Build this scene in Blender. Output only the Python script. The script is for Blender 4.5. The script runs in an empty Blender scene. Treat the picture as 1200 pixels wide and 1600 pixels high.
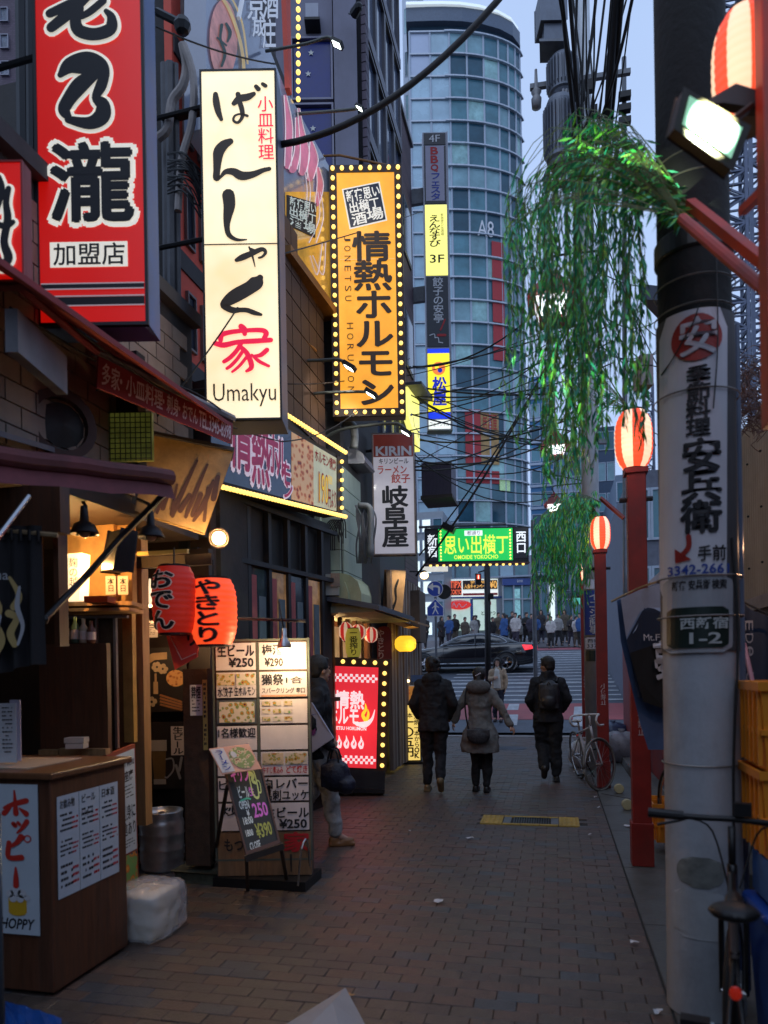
import bpy, bmesh, math, random
from math import sin, cos, pi, radians, atan2, sqrt
from mathutils import Vector as V, Matrix, Quaternion, noise
random.seed(11)
R = random.uniform
SC = bpy.context.scene
COL = SC.collection

# ---------------------------------------------------------------- camera
FPX, PY0, YAW, ROLL, EYE = 1128.0, 1045.0, radians(13.27), radians(1.0), 1.6
Fw = V((-sin(YAW), cos(YAW), 0)); Rw = V((cos(YAW), sin(YAW), 0)); Up = V((0, 0, 1))
Rc = Rw * cos(ROLL) - Up * sin(ROLL); Uc = Rw * sin(ROLL) + Up * cos(ROLL)
cd = bpy.data.cameras.new('camera'); cam = bpy.data.objects.new('camera', cd); COL.objects.link(cam)
cam.matrix_world = Matrix(((Rc.x, Uc.x, -Fw.x, 0), (Rc.y, Uc.y, -Fw.y, 0), (Rc.z, Uc.z, -Fw.z, EYE), (0, 0, 0, 1)))
cd.sensor_fit = 'AUTO'; cd.sensor_width = 36; cd.lens = FPX / 1600 * 36; cd.shift_y = (PY0 - 800) / 1600
cd.clip_start = .05; cd.clip_end = 1500
cd.dof.use_dof = True; cd.dof.focus_distance = 9.5; cd.dof.aperture_fstop = 2.0
SC.camera = cam

# ---------------------------------------------------------------- sky, dusk light, exposure
W = bpy.data.worlds.new('World'); SC.world = W; W.use_nodes = True
nt = W.node_tree; nt.nodes.clear()
sky = nt.nodes.new('ShaderNodeTexSky'); sky.sky_type = 'NISHITA'; sky.sun_disc = False
sky.sun_elevation = radians(2.0); sky.sun_rotation = radians(200); sky.altitude = 100; sky.dust_density = 2.0; sky.ozone_density = 4.0
mx = nt.nodes.new('ShaderNodeMix'); mx.data_type = 'RGBA'; mx.inputs[0].default_value = .8
nt.links.new(sky.outputs[0], mx.inputs[6]); mx.inputs[7].default_value = (5.2, 6.9, 10.4, 1)
# faint, even cloud structure of an overcast dusk
tc = nt.nodes.new('ShaderNodeTexCoord'); nz = nt.nodes.new('ShaderNodeTexNoise'); nz.inputs['Scale'].default_value = 1.6; nz.inputs['Detail'].default_value = 4
nt.links.new(tc.outputs['Generated'], nz.inputs['Vector'])
mr = nt.nodes.new('ShaderNodeMapRange'); mr.inputs[1].default_value = .3; mr.inputs[2].default_value = .7; mr.inputs[3].default_value = .92; mr.inputs[4].default_value = 1.1
nt.links.new(nz.outputs[0], mr.inputs[0])
ml = nt.nodes.new('ShaderNodeMix'); ml.data_type = 'RGBA'; ml.blend_type = 'MULTIPLY'; ml.inputs[0].default_value = 1
nt.links.new(mx.outputs[2], ml.inputs[6]); nt.links.new(mr.outputs[0], ml.inputs[7])
bg = nt.nodes.new('ShaderNodeBackground'); bg.inputs[1].default_value = .10
nt.links.new(ml.outputs[2], bg.inputs[0])
wo = nt.nodes.new('ShaderNodeOutputWorld'); nt.links.new(bg.outputs[0], wo.inputs[0])
sl = bpy.data.lights.new('sun', 'SUN'); sl.energy = .5; sl.angle = radians(50); sl.color = (.8, .88, 1.0)
so = bpy.data.objects.new('sun', sl); COL.objects.link(so)
so.rotation_euler = (radians(38), 0, radians(-14)); 
SC.view_settings.view_transform = 'Standard'; SC.view_settings.look = 'None'
SC.view_settings.exposure = .12; SC.view_settings.gamma = 1; SC.view_settings.use_curve_mapping = False
SC.render.engine = 'CYCLES'
SC.cycles.use_denoising = True
try: SC.cycles.denoiser = 'OPENIMAGEDENOISE'
except Exception: pass
SC.cycles.max_bounces = 5; SC.cycles.diffuse_bounces = 3; SC.cycles.glossy_bounces = 3; SC.cycles.transmission_bounces = 4; SC.cycles.transparent_max_bounces = 6
SC.cycles.sample_clamp_indirect = 3; SC.cycles.caustics_reflective = False; SC.cycles.caustics_refractive = False
SC.cycles.use_light_tree = True

# ---------------------------------------------------------------- photo pixel -> place in the alley
def ray(px, py):
    dx, dy = px - 600, PY0 - py
    return Fw * FPX + Rw * (dx * cos(ROLL) + dy * sin(ROLL)) + Up * (-dx * sin(ROLL) + dy * cos(ROLL))
CAMP = V((0, 0, EYE))
def D(px, py, Y): r = ray(px, py); return CAMP + r * (Y / r.y)
def WX(px, py, X): r = ray(px, py); return CAMP + r * (X / r.x)
def G(px, py, z=0.): r = ray(px, py); return CAMP + r * ((z - EYE) / r.z)
def gz(y): return 0. if y < 16.6 else min((y - 16.6) * .125, 3.18)
def lerp(a, b, t): return a + (b - a) * t

# ---------------------------------------------------------------- materials
MC = {}
def mat(name, col, rough=.6, metal=0., emis=0., var=.15, sc=6., bump=0., ecol=None, coat=0., alpha=1., dirt=0., trans=0., nosample=False):
    if name in MC: return MC[name]
    m = bpy.data.materials.new(name); m.use_nodes = True; MC[name] = m
    n = m.node_tree.nodes; L = m.node_tree.links; b = n['Principled BSDF']
    b.inputs['Roughness'].default_value = rough; b.inputs['Metallic'].default_value = metal
    if coat: b.inputs['Coat Weight'].default_value = coat; b.inputs['Coat Roughness'].default_value = .08
    if alpha < 1: b.inputs['Alpha'].default_value = alpha
    if trans: b.inputs['Transmission Weight'].default_value = trans
    c = (*col, 1)
    if var > 0:
        t = n.new('ShaderNodeTexCoord'); z = n.new('ShaderNodeTexNoise'); z.inputs['Scale'].default_value = sc; z.inputs['Detail'].default_value = 6; z.inputs['Roughness'].default_value = .65
        wp = name[:5] in ('paver', 'tile_'); tco = n.new('ShaderNodeNewGeometry').outputs['Position'] if wp else t.outputs['Object']
        if 'wood' in name or 'plank' in name or 'counter' in name: gm = n.new('ShaderNodeMapping'); gm.inputs['Scale'].default_value = (4, 4, .35); L.new(tco, gm.inputs[0]); tco = gm.outputs[0]
        L.new(tco, z.inputs['Vector'])
        r = n.new('ShaderNodeValToRGB'); r.color_ramp.elements[0].position = .3; r.color_ramp.elements[1].position = .72
        lo = [max(0, x * (1 - var)) for x in col]; hi = [min(1, x * (1 + var)) for x in col]
        r.color_ramp.elements[0].color = (*lo, 1); r.color_ramp.elements[1].color = (*hi, 1)
        L.new(z.outputs[0], r.inputs[0]); out = r.outputs[0]
        if dirt > 0:
            z2 = n.new('ShaderNodeTexNoise'); z2.inputs['Scale'].default_value = .9 if wp else sc * .35; z2.inputs['Detail'].default_value = 8; z2.inputs['Roughness'].default_value = .75
            mp = n.new('ShaderNodeMapping'); mp.inputs['Scale'].default_value = (1, 1, .35); L.new(tco, mp.inputs[0]); L.new(mp.outputs[0], z2.inputs['Vector'])
            r2 = n.new('ShaderNodeValToRGB'); r2.color_ramp.elements[0].position = .45; r2.color_ramp.elements[1].position = .7
            L.new(z2.outputs[0], r2.inputs[0]); mm = n.new('ShaderNodeMix'); mm.data_type = 'RGBA'
            sc2 = n.new('ShaderNodeMath'); sc2.operation = 'MULTIPLY'; sc2.inputs[1].default_value = dirt; L.new(r2.outputs[0], sc2.inputs[0])
            L.new(sc2.outputs[0], mm.inputs[0]); L.new(out, mm.inputs[6]); mm.inputs[7].default_value = (.045, .038, .03, 1); out = mm.outputs[2]
        L.new(out, b.inputs['Base Color'])
        rr = n.new('ShaderNodeMapRange'); rr.inputs[3].default_value = max(.03, rough - .1); rr.inputs[4].default_value = min(1, rough + .12)
        L.new(z.outputs[0], rr.inputs[0]); L.new(rr.outputs[0], b.inputs['Roughness'])
        if bump: 
            bp = n.new('ShaderNodeBump'); bp.inputs['Strength'].default_value = bump; bp.inputs['Distance'].default_value = .01
            z3 = n.new('ShaderNodeTexNoise'); z3.inputs['Scale'].default_value = sc * 6; z3.inputs['Detail'].default_value = 5; L.new(tco, z3.inputs['Vector'])
            L.new(z3.outputs[0], bp.inputs['Height']); L.new(bp.outputs[0], b.inputs['Normal'])
        if emis:
            if ecol is None: L.new(out, b.inputs['Emission Color'])
            else: b.inputs['Emission Color'].default_value = (*ecol, 1)
    else:
        b.inputs['Base Color'].default_value = c
        if emis: b.inputs['Emission Color'].default_value = (*(ecol or col), 1)
    if emis: b.inputs['Emission Strength'].default_value = emis
    if nosample: m.cycles.emission_sampling = 'NONE'
    return m
def texmat(name, rough, build, metal=0., emis=0.):
    """build(nodes, links, texcoord) -> (colour socket, height socket or None)"""
    m = bpy.data.materials.new(name); m.use_nodes = True; MC[name] = m
    n = m.node_tree.nodes; L = m.node_tree.links; b = n['Principled BSDF']; b.inputs['Roughness'].default_value = rough; b.inputs['Metallic'].default_value = metal
    c, h = build(n, L, n.new('ShaderNodeTexCoord')); L.new(c, b.inputs['Base Color'])
    if emis: L.new(c, b.inputs['Emission Color']); b.inputs['Emission Strength'].default_value = emis
    if h:
        bp = n.new('ShaderNodeBump'); bp.inputs['Strength'].default_value = .5; bp.inputs['Distance'].default_value = .01
        L.new(h, bp.inputs['Height']); L.new(bp.outputs[0], b.inputs['Normal'])
    return m

# ---------------------------------------------------------------- text as flat print
TXT = {}
def glyph(s, off=0.):
    k = (s, off)
    if k not in TXT:
        c = bpy.data.curves.new('t', 'FONT'); c.body = s; c.resolution_u = 2 if len(s) > 3 else 3; c.offset = off
        o = bpy.data.objects.new('t', c); me = o.to_mesh()
        vs = [(v.co.x, v.co.y) for v in me.vertices]; fs = [tuple(p.vertices) for p in me.polygons]
        o.to_mesh_clear(); bpy.data.objects.remove(o); bpy.data.curves.remove(c)
        if not vs: vs = [(0, 0)]
        TXT[k] = (vs, fs, min(v[0] for v in vs), max(v[0] for v in vs), min(v[1] for v in vs), max(v[1] for v in vs))
    return TXT[k]

class Face:
    """a flat (or bilinear) sign face; m(x, y) maps reference coordinates on it to space, off metres in front"""
    def __init__(s, tl, tr, br, bl, ref=(0, 0, 1, 1)):
        s.c = [V(tl), V(tr), V(br), V(bl)]; s.ref = ref
        s.n = (s.c[1] - s.c[0]).cross(s.c[3] - s.c[0]).normalized()
        if s.n.dot(CAMP - s.c[0]) < 0: s.n = -s.n
    def m(s, x, y, off=0.):
        r = s.ref; u = (x - r[0]) / (r[2] - r[0]); v = (y - r[1]) / (r[3] - r[1])
        a = lerp(s.c[0], s.c[1], u); b = lerp(s.c[3], s.c[2], u)
        return lerp(a, b, v) + s.n * off
def FY(x0, y0, x1, y1, Y, ref=None):
    """upright rectangle across the alley at distance Y, whose outline in the photo is that box"""
    ym = (y0 + y1) / 2; xm = (x0 + x1) / 2
    X0, X1 = D(x0, ym, Y).x, D(x1, ym, Y).x; Z1, Z0 = D(xm, y0, Y).z, D(xm, y1, Y).z
    return Face((X0, Y, Z1), (X1, Y, Z1), (X1, Y, Z0), (X0, Y, Z0), ref or (x0, y0, x1, y1))
FY0 = FY
def FY(x0, y0, x1, y1, Y, ref=None):
    """upright rectangle facing up the alley towards the viewer (signs hang turned a little towards the walkers)"""
    ym = (y0 + y1) / 2; xm = (x0 + x1) / 2; c = D(xm, ym, Y) - CAMP; d = c.dot(Fw)
    h = lambda x, y: ray(x, y) * (d / FPX)
    a, b = h(x0, ym).dot(Rw), h(x1, ym).dot(Rw); t, l = h(xm, y0).z, h(xm, y1).z; P = lambda r, z: CAMP + Fw * d + Rw * r + Up * z
    return Face(P(a, t), P(b, t), P(b, l), P(a, l), ref or (x0, y0, x1, y1))
def smooth(pts, k=5):
    out = []
    n = len(pts)
    if n < 3: return pts
    for i in range(n - 1):
        p0 = pts[max(i - 1, 0)]; p1 = pts[i]; p2 = pts[i + 1]; p3 = pts[min(i + 2, n - 1)]
        for j in range(k):
            t = j / k
            out.append(tuple(.5 * (2 * b + (c - a) * t + (2 * a - 5 * b + 4 * c - d) * t * t + (3 * b - a - 3 * c + d) * t ** 3) for a, b, c, d in zip(p0, p1, p2, p3)))
    out.append(pts[-1]); return out

ORG = {}
class M:
    def __init__(s): s.v = []; s.f = []; s.mi = []; s.k = 0
    def add(s, vs, fs):
        b = len(s.v); s.v.extend(tuple(v) for v in vs)
        for f in fs: s.f.append(tuple(i + b for i in f)); s.mi.append(s.k)
        return s
    def box(s, x0, x1, y0, y1, z0, z1):
        return s.add([(x0, y0, z0), (x1, y0, z0), (x1, y1, z0), (x0, y1, z0), (x0, y0, z1), (x1, y0, z1), (x1, y1, z1), (x0, y1, z1)],
                     [(0, 3, 2, 1), (4, 5, 6, 7), (0, 1, 5, 4), (1, 2, 6, 5), (2, 3, 7, 6), (3, 0, 4, 7)])
    def bbox(s, c, sx, sy, sz, rot=None, ch=0.):
        h = [V((a * sx / 2, b * sy / 2, d * sz / 2)) for d in (-1, 1) for a, b in ((-1, -1), (1, -1), (1, 1), (-1, 1))]
        if rot: h = [rot @ x for x in h]
        return s.add([V(c) + x for x in h], [(0, 3, 2, 1), (4, 5, 6, 7), (0, 1, 5, 4), (1, 2, 6, 5), (2, 3, 7, 6), (3, 0, 4, 7)])
    def quad(s, a, b, c, d): return s.add([a, b, c, d], [(0, 1, 2, 3)])
    def poly(s, pts): return s.add(pts, [tuple(range(len(pts)))])
    def prism(s, pts, ext):
        n = len(pts); e = V(ext); P = [V(p) for p in pts]
        return s.add(P + [p + e for p in P], [tuple(range(n)), tuple(range(2 * n - 1, n - 1, -1))] + [(i, (i + 1) % n, n + (i + 1) % n, n + i) for i in range(n)])
    def slab(s, F, x0, y0, x1, y1, off, t):
        """board on face F between reference coords, front at off, thickness t behind it"""
        q = [F.m(x0, y0, off), F.m(x1, y0, off), F.m(x1, y1, off), F.m(x0, y1, off)]
        return s.prism(q, -F.n * t)
    def frame(s, F, x0, y0, x1, y1, w, h, off, t):
        s.slab(F, x0, y0, x1, y0 + h, off, t); s.slab(F, x0, y1 - h, x1, y1, off, t)
        s.slab(F, x0, y0 + h, x0 + w, y1 - h, off, t); return s.slab(F, x1 - w, y0 + h, x1, y1 - h, off, t)
    def cyl(s, p, q, r0, r1=None, n=10, caps=True):
        p, q = V(p), V(q); r1 = r0 if r1 is None else r1; d = (q - p)
        if d.length < 1e-6: return s
        d.normalize(); a = d.orthogonal().normalized(); b = d.cross(a)
        vs = [p + (a * cos(2 * pi * i / n) + b * sin(2 * pi * i / n)) * r0 for i in range(n)] + [q + (a * cos(2 * pi * i / n) + b * sin(2 * pi * i / n)) * r1 for i in range(n)]
        fs = [(i, (i + 1) % n, n + (i + 1) % n, n + i) for i in range(n)]
        if caps: fs += [tuple(range(n - 1, -1, -1)), tuple(range(n, 2 * n))]
        return s.add(vs, fs)
    def tube(s, pts, r, n=6, k=0):
        if k: pts = smooth([tuple(p) for p in pts], k)
        P = [V(p) for p in pts]; m = len(P); vs = []; a = None
        rr = r if isinstance(r, (list, tuple)) else None
        for i in range(m):
            d = (P[min(i + 1, m - 1)] - P[max(i - 1, 0)]).normalized()
            a = d.orthogonal().normalized() if a is None else (a - d * a.dot(d)).normalized()
            b = d.cross(a); ri = (rr[0] + (rr[1] - rr[0]) * i / (m - 1)) if rr else r
            vs += [P[i] + (a * cos(2 * pi * j / n) + b * sin(2 * pi * j / n)) * ri for j in range(n)]
        fs = [(i * n + j, i * n + (j + 1) % n, (i + 1) * n + (j + 1) % n, (i + 1) * n + j) for i in range(m - 1) for j in range(n)]
        fs += [tuple(range(n - 1, -1, -1)), tuple(range((m - 1) * n, m * n))]
        return s.add(vs, fs)
    def lathe(s, c, prof, n=16, ax=(0, 0, 1), cap=False):
        c = V(c); d = V(ax).normalized(); a = d.orthogonal().normalized(); b = d.cross(a); m = len(prof)
        vs = [c + d * z + (a * cos(2 * pi * j / n) + b * sin(2 * pi * j / n)) * r for r, z in prof for j in range(n)]
        fs = [(i * n + j, i * n + (j + 1) % n, (i + 1) * n + (j + 1) % n, (i + 1) * n + j) for i in range(m - 1) for j in range(n)]
        if cap: fs += [tuple(range(n - 1, -1, -1)), tuple(range((m - 1) * n, m * n))]
        return s.add(vs, fs)
    def sph(s, c, r, n=10, sc=(1, 1, 1), rot=None):
        m = max(4, n // 2); vs = []; c = V(c)
        for i in range(m + 1):
            t = pi * i / m
            for j in range(n):
                p = V((sin(t) * cos(2 * pi * j / n) * r * sc[0], sin(t) * sin(2 * pi * j / n) * r * sc[1], cos(t) * r * sc[2]))
                if rot: p = rot @ p
                vs.append(c + p)
        return s.add(vs, [(i * n + j, (i + 1) * n + j, (i + 1) * n + (j + 1) % n, i * n + (j + 1) % n) for i in range(m) for j in range(n)])
    def disc(s, F, x, y, r, off, n=20, ry=None):
        """disc in F's reference units"""
        ry = ry or r
        return s.poly([F.m(x + r * cos(2 * pi * i / n), y - ry * sin(2 * pi * i / n), off) for i in range(n)])
    def text(s, F, t, x0, y0, x1, y1, off=.004, b=0., vert=False, em=None, slant=0.):
        if vert:
            n = len(t); h = (y1 - y0) / n
            for i, ch in enumerate(t):
                if ch == ' ': continue
                s.text(F, ch, x0, y0 + i * h + h * .02, x1, y0 + (i + 1) * h - h * .02, off, b, em='box', slant=9 if ch in 'ー～-' else 0)
            return s
        if b > .022 and any(ord(c) > 255 for c in t):
            g = b * .62; w_ = (x1 - x0) / (.9 * (len(t) if em != 'box' else 1)) * g; h_ = (y1 - y0) / .92 * g; k = 8 if b > .05 else 5
            for i in range(k + 1):
                a = 2 * pi * i / k; f = 0 if i == k else 1
                s.text(F, t, x0 + w_ * cos(a) * f, y0 + h_ * sin(a) * f, x1 + w_ * cos(a) * f, y1 + h_ * sin(a) * f, off + .0002 * i, 0., False, em, slant)
            return s
        vs, fs, ax, bx, ay, by = glyph(t, b)
        if em == 'box': ax, bx, ay, by = (.02, .90, -.10, .82) if (ord(t[0]) > 255) else (ax, bx, ay, by)
        elif em == 'fit': pass
        elif any(ord(c) > 255 for c in t): ay, by = -.10, .82
        W_, H_ = max(bx - ax, .001), max(by - ay, .001); out = []
        for x, y in vs:
            u, w = (x - ax) / W_, (y - ay) / H_
            if slant == 9: u, w = 1 - w, 1 - u
            elif slant: u += slant * (w - .5)
            out.append(F.m(x0 + u * (x1 - x0), y1 - w * (y1 - y0), off))
        return s.add(out, fs)
    def stroke(s, F, strokes, off=.004, grow=0., ks=1., dx=0., dy=0.):
        """brush strokes: lists of (x, y, width) in reference coordinates"""
        for q, st in enumerate(strokes):
            P = smooth([tuple(map(float, p)) for p in st], 5); o = off + q * .0004
            n = len(P); L_ = []; R_ = []
            for i in range(n):
                a, b = P[max(i - 1, 0)], P[min(i + 1, n - 1)]; tx, ty = b[0] - a[0], b[1] - a[1]; l = sqrt(tx * tx + ty * ty) or 1
                w = max(P[i][2], 1) / 2 * ks + grow; nx, ny = -ty / l * w, tx / l * w
                L_.append(F.m(P[i][0] + nx + dx, P[i][1] + ny + dy, o)); R_.append(F.m(P[i][0] - nx + dx, P[i][1] - ny + dy, o))
            s.add(L_ + R_, [(i, i + 1, n + i + 1, n + i) for i in range(n - 1)])
            for p in (P[0], P[-1]):
                w = max(p[2], 1) / 2 * ks + grow
                s.add([F.m(p[0] + dx + w * cos(t * pi / 5), p[1] + dy + w * sin(t * pi / 5), o + .0002) for t in range(10)], [tuple(range(10))])
        return s
    def build(s, name, material, parent=None, local=False, sm=False, bev=0., **kw):
        me = bpy.data.meshes.new(name)
        o0 = ORG.get(parent.name, V((0, 0, 0))) if (parent and not local) else V((0, 0, 0))
        me.from_pydata([(v[0] - o0.x, v[1] - o0.y, v[2] - o0.z) for v in s.v], [], s.f)
        for m in (material if isinstance(material, (list, tuple)) else [material]): me.materials.append(m)
        if max(s.mi, default=0): me.polygons.foreach_set('material_index', s.mi)
        if sm: me.polygons.foreach_set('use_smooth', [True] * len(me.polygons))
        o = bpy.data.objects.new(name, me); COL.objects.link(o)
        if parent: o.parent = parent; ORG[o.name] = o0
        if bev:
            md = o.modifiers.new('b', 'BEVEL'); md.width = bev; md.segments = 2; md.limit_method = 'ANGLE'
        if sm == 'auto': pass
        for k, v in kw.items(): o[k] = v
        return o
def thing(name, label, cat, loc=(0, 0, 0), group=None, rz=0.):
    o = bpy.data.objects.new(name, None); COL.objects.link(o); o.location = loc; o.rotation_euler = (0, 0, rz); o.empty_display_size = .1
    o['label'] = label; o['category'] = cat
    if group: o['group'] = group
    ORG[o.name] = V(loc); return o
def copytree(o, parent=None):
    c = o.copy(); COL.objects.link(c)
    if parent: c.parent = parent
    for ch in list(o.children): copytree(ch, c)
    return c
def remesh(m, vox, sm=1, fold=0.):
    """one continuous skin round the shapes in m"""
    me = bpy.data.meshes.new('x'); me.from_pydata(m.v, [], m.f); o = bpy.data.objects.new('x', me); COL.objects.link(o)
    md = o.modifiers.new('r', 'REMESH'); md.mode = 'VOXEL'; md.voxel_size = vox; md.use_smooth_shade = True
    if sm: s2 = o.modifiers.new('s', 'SMOOTH'); s2.iterations = sm; s2.factor = .6
    if fold:
        tx = bpy.data.textures.get('folds') or bpy.data.textures.new('folds', 'CLOUDS'); tx.noise_scale = .11; tx.noise_depth = 2
        d2 = o.modifiers.new('d', 'DISPLACE'); d2.texture = tx; d2.strength = fold; d2.mid_level = .5; d2.texture_coords = 'LOCAL'
    dg = bpy.context.evaluated_depsgraph_get(); ne = bpy.data.meshes.new_from_object(o.evaluated_get(dg))
    bpy.data.objects.remove(o); return ne
def meshobj(name, me, material, parent=None, **kw):
    me.materials.clear()
    for m in (material if isinstance(material, (list, tuple)) else [material]): me.materials.append(m)
    o = bpy.data.objects.new(name, me); COL.objects.link(o)
    if parent: o.parent = parent
    for k, v in kw.items(): o[k] = v
    return o
def plight(name, loc, col, e, r=.03, parent=None):
    l = bpy.data.lights.new(name, 'POINT'); l.energy = e; l.color = col; l.shadow_soft_size = r
    o = bpy.data.objects.new(name, l); COL.objects.link(o); o.location = V(loc) - (ORG.get(parent.name, V((0, 0, 0))) if parent else V((0, 0, 0)))
    if parent: o.parent = parent
    return o
def slight(name, loc, to, col, e, ang=80, r=.03, parent=None):
    l = bpy.data.lights.new(name, 'SPOT'); l.energy = e; l.color = col; l.shadow_soft_size = r; l.spot_size = radians(ang); l.spot_blend = .6
    o = bpy.data.objects.new(name, l); COL.objects.link(o); o.location = V(loc) - (ORG.get(parent.name, V((0, 0, 0))) if parent else V((0, 0, 0)))
    o.rotation_euler = (V(to) - V(loc)).to_track_quat('-Z', 'Y').to_euler()
    if parent: o.parent = parent
    return o

# common materials
BLK = mat('black_metal', (.012, .012, .014), .45, .3, var=.3)
DKM = mat('dark_frame', (.02, .021, .026), .5, .2, var=.3)
GRM = mat('grey_metal', (.16, .17, .19), .45, .5, var=.25, dirt=.4)
STL = mat('steel', (.45, .46, .48), .3, 1., var=.2)
WHT = mat('white_paint', (.62, .62, .62), .5, var=.08, dirt=.25)
INK = mat('ink_black', (.008, .008, .012), .6, var=0)
INR = mat('ink_red', (.45, .015, .02), .6, var=0)
INB = mat('ink_blue', (.02, .05, .35), .6, var=0)
INW = mat('ink_white', (.7, .7, .72), .6, var=0)
REDP = mat('red_post_paint', (.22, .014, .010), .5, var=.25, sc=5, dirt=.35)
WOOD = mat('brown_wood', (.09, .032, .014), .5, var=.4, sc=9, dirt=.3)
DWD = mat('dark_wood', (.025, .014, .009), .6, var=.4, sc=9)
PWD = mat('pale_wood', (.35, .2, .09), .5, var=.3, sc=7)
CONX = mat('concrete', (.2, .2, .21), .85, var=.2, sc=4, bump=.4, dirt=.5)
ORN = mat('orange_plastic', (.78, .27, .02), .45, var=.1, dirt=.15)
BULB = mat('warm_bulb', (1, .75, .3), .4, var=0, emis=1.7, ecol=(1, .62, .13), nosample=True)
LWH = mat('lamp_white', (1, 1, 1), .4, var=0, emis=6, ecol=(.85, 1, .93), nosample=True)
LWM = mat('lamp_warm', (1, .9, .7), .4, var=0, emis=6, ecol=(1, .72, .35), nosample=True)
CBL = mat('cable_rubber', (.01, .01, .011), .6, var=0)
GLS = mat('dark_glass', (.02, .03, .045), .08, .0, var=.2)
# ================================================================ ground, road, pavement
def cnoise(n, L, tc, scale, detail=6, rough=.6, key='Object'):
    z = n.new('ShaderNodeTexNoise'); z.inputs['Scale'].default_value = scale; z.inputs['Detail'].default_value = detail; z.inputs['Roughness'].default_value = rough
    L.new(tc.outputs[key], z.inputs['Vector']); return z
def ramp(n, L, src, stops):
    r = n.new('ShaderNodeValToRGB'); e = r.color_ramp.elements
    while len(e) < len(stops): e.new(.5)
    for i, (p, c) in enumerate(stops): e[i].position = p; e[i].color = (*c, 1)
    L.new(src, r.inputs[0]); return r.outputs[0]
def asph(n, L, tc):
    z = cnoise(n, L, tc, 1.2); z2 = cnoise(n, L, tc, 60, 3)
    return ramp(n, L, z.outputs[0], [(.3, (.05, .06, .08)), (.7, (.085, .10, .13))]), z2.outputs[0]
ASPH = texmat('asphalt', .55, asph)
def sheet(name, x0, x1, ys, m, dz=0., kind='structure', parent=None):
    q = M(); v = []
    for y in ys: v += [(x0, y, gz(y) + dz), (x1, y, gz(y) + dz)]
    q.add(v, [(2 * i, 2 * i + 1, 2 * i + 3, 2 * i + 2) for i in range(len(ys) - 1)])
    return q.build(name, m, parent, kind=kind)
sheet('ground', -400, 400, [-60, 16.6, 20, 25, 30, 35, 42.04, 120, 900], mat('bare_ground', (.045, .045, .05), .8, var=.2), -.06)
sheet('road', -90, 90, [17.1, 20, 25, 30, 36.5], ASPH, -.004)
sheet('bus_lane', -60, 60, [18.6, 20.9], mat('red_asphalt', (.34, .075, .08), .6, var=.2, sc=2, dirt=.25), .004)
sheet('far_pavement', -60, 60, [36.5, 42.04, 60], mat('far_paving', (.10, .09, .10), .7, var=.2, sc=2), .03)
sheet('far_kerb_lane', -60, 60, [35.4, 36.4], mat('red_asphalt2', (.32, .09, .11), .6, var=.2), .004)
WL = mat('road_white', (.45, .47, .5), .6, var=.2, sc=12, dirt=.5)
rm = M()
for i in range(17):
    y = 21.4 + i * .82
    if y > 35: break
    xa, xb = -3.6, 1.9
    rm.add([(xa, y, gz(y) + .006), (xb, y, gz(y) + .006), (xb, y + .2, gz(y + .2) + .006), (xa, y + .2, gz(y + .2) + .006)], [(0, 1, 2, 3)])
for px0, px1, py0, py1 in ((796, 812, 1126, 1130), (795, 810, 1133, 1140), (898, 915, 1128, 1141)):
    zz = .06; a, b, c, d = G(px0, py0, zz), G(px1, py0, zz), G(px1 - 2, py1, zz), G(px0 - 4, py1, zz)
    for p in (a, b, c, d): p.z = gz(p.y) + .008
    rm.quad(a, b, c, d)
for (y, w) in ((24.9, .12), (29.6, .12), (33.6, .12)):
    rm.add([(-40, y, gz(y) + .009), (40, y, gz(y) + .009), (40, y + w, gz(y + w) + .009), (-40, y + w, gz(y + w) + .009)], [(0, 1, 2, 3)])
rm.build('road_markings', WL, kind='structure')
kb = M(); kb.box(-9, 9, 16.66, 16.86, -.05, .012); kb.build('kerb', mat('pale_kerb', (.33, .31, .3), .7, var=.2), kind='structure')

pav = M(); pav.box(-4.2, 1.9, -1, 16.66, -.05, -.012); PAV = pav.build('pavement', mat('mortar', (.03, .028, .026), .95, var=.3, bump=.4), kind='structure')
BC = [mat('paver_brown', (.084, .062, .050), .45, var=.32, sc=16, bump=.5, dirt=.35), mat('paver_dark', (.070, .052, .046), .45, var=.32, sc=16, bump=.5, dirt=.35),
      mat('paver_red', (.094, .058, .046), .45, var=.3, sc=16, bump=.5, dirt=.3), mat('paver_grey_blue', (.055, .058, .066), .4, var=.3, sc=16, bump=.5, dirt=.25)]
def brickverts(x, y, z, tx=0, ty=0, w=.0988):
    d, c, h = .0488, .003, .05
    v = []
    for (sx, sy, zz) in ((w, d, -h), (w, d, -c), (w - c, d - c, 0)):
        for a, b in ((-1, -1), (1, -1), (1, 1), (-1, 1)): v.append((x + a * sx, y + b * sy, z + zz + a * tx + b * ty))
    return v
BF = [(8, 9, 10, 11)] + [(k + i, k + (i + 1) % 4, k + 4 + (i + 1) % 4, k + 4 + i) for k in (0, 4) for i in range(4)]
bm = []
for c in range(4):
    q = M().add(brickverts(0, 0, 0), BF); me = bpy.data.meshes.new('brick'); me.from_pydata(q.v, [], q.f); me.materials.append(BC[c]); bm.append(me)
rest = M(); near = []
GX0, GX1 = D(780, 1263, 9).x, D(925, 1285, 7.6).x
ga, gb = G(780, 1262), G(925, 1285)
GY0, GY1 = 7.42, 7.86
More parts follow.
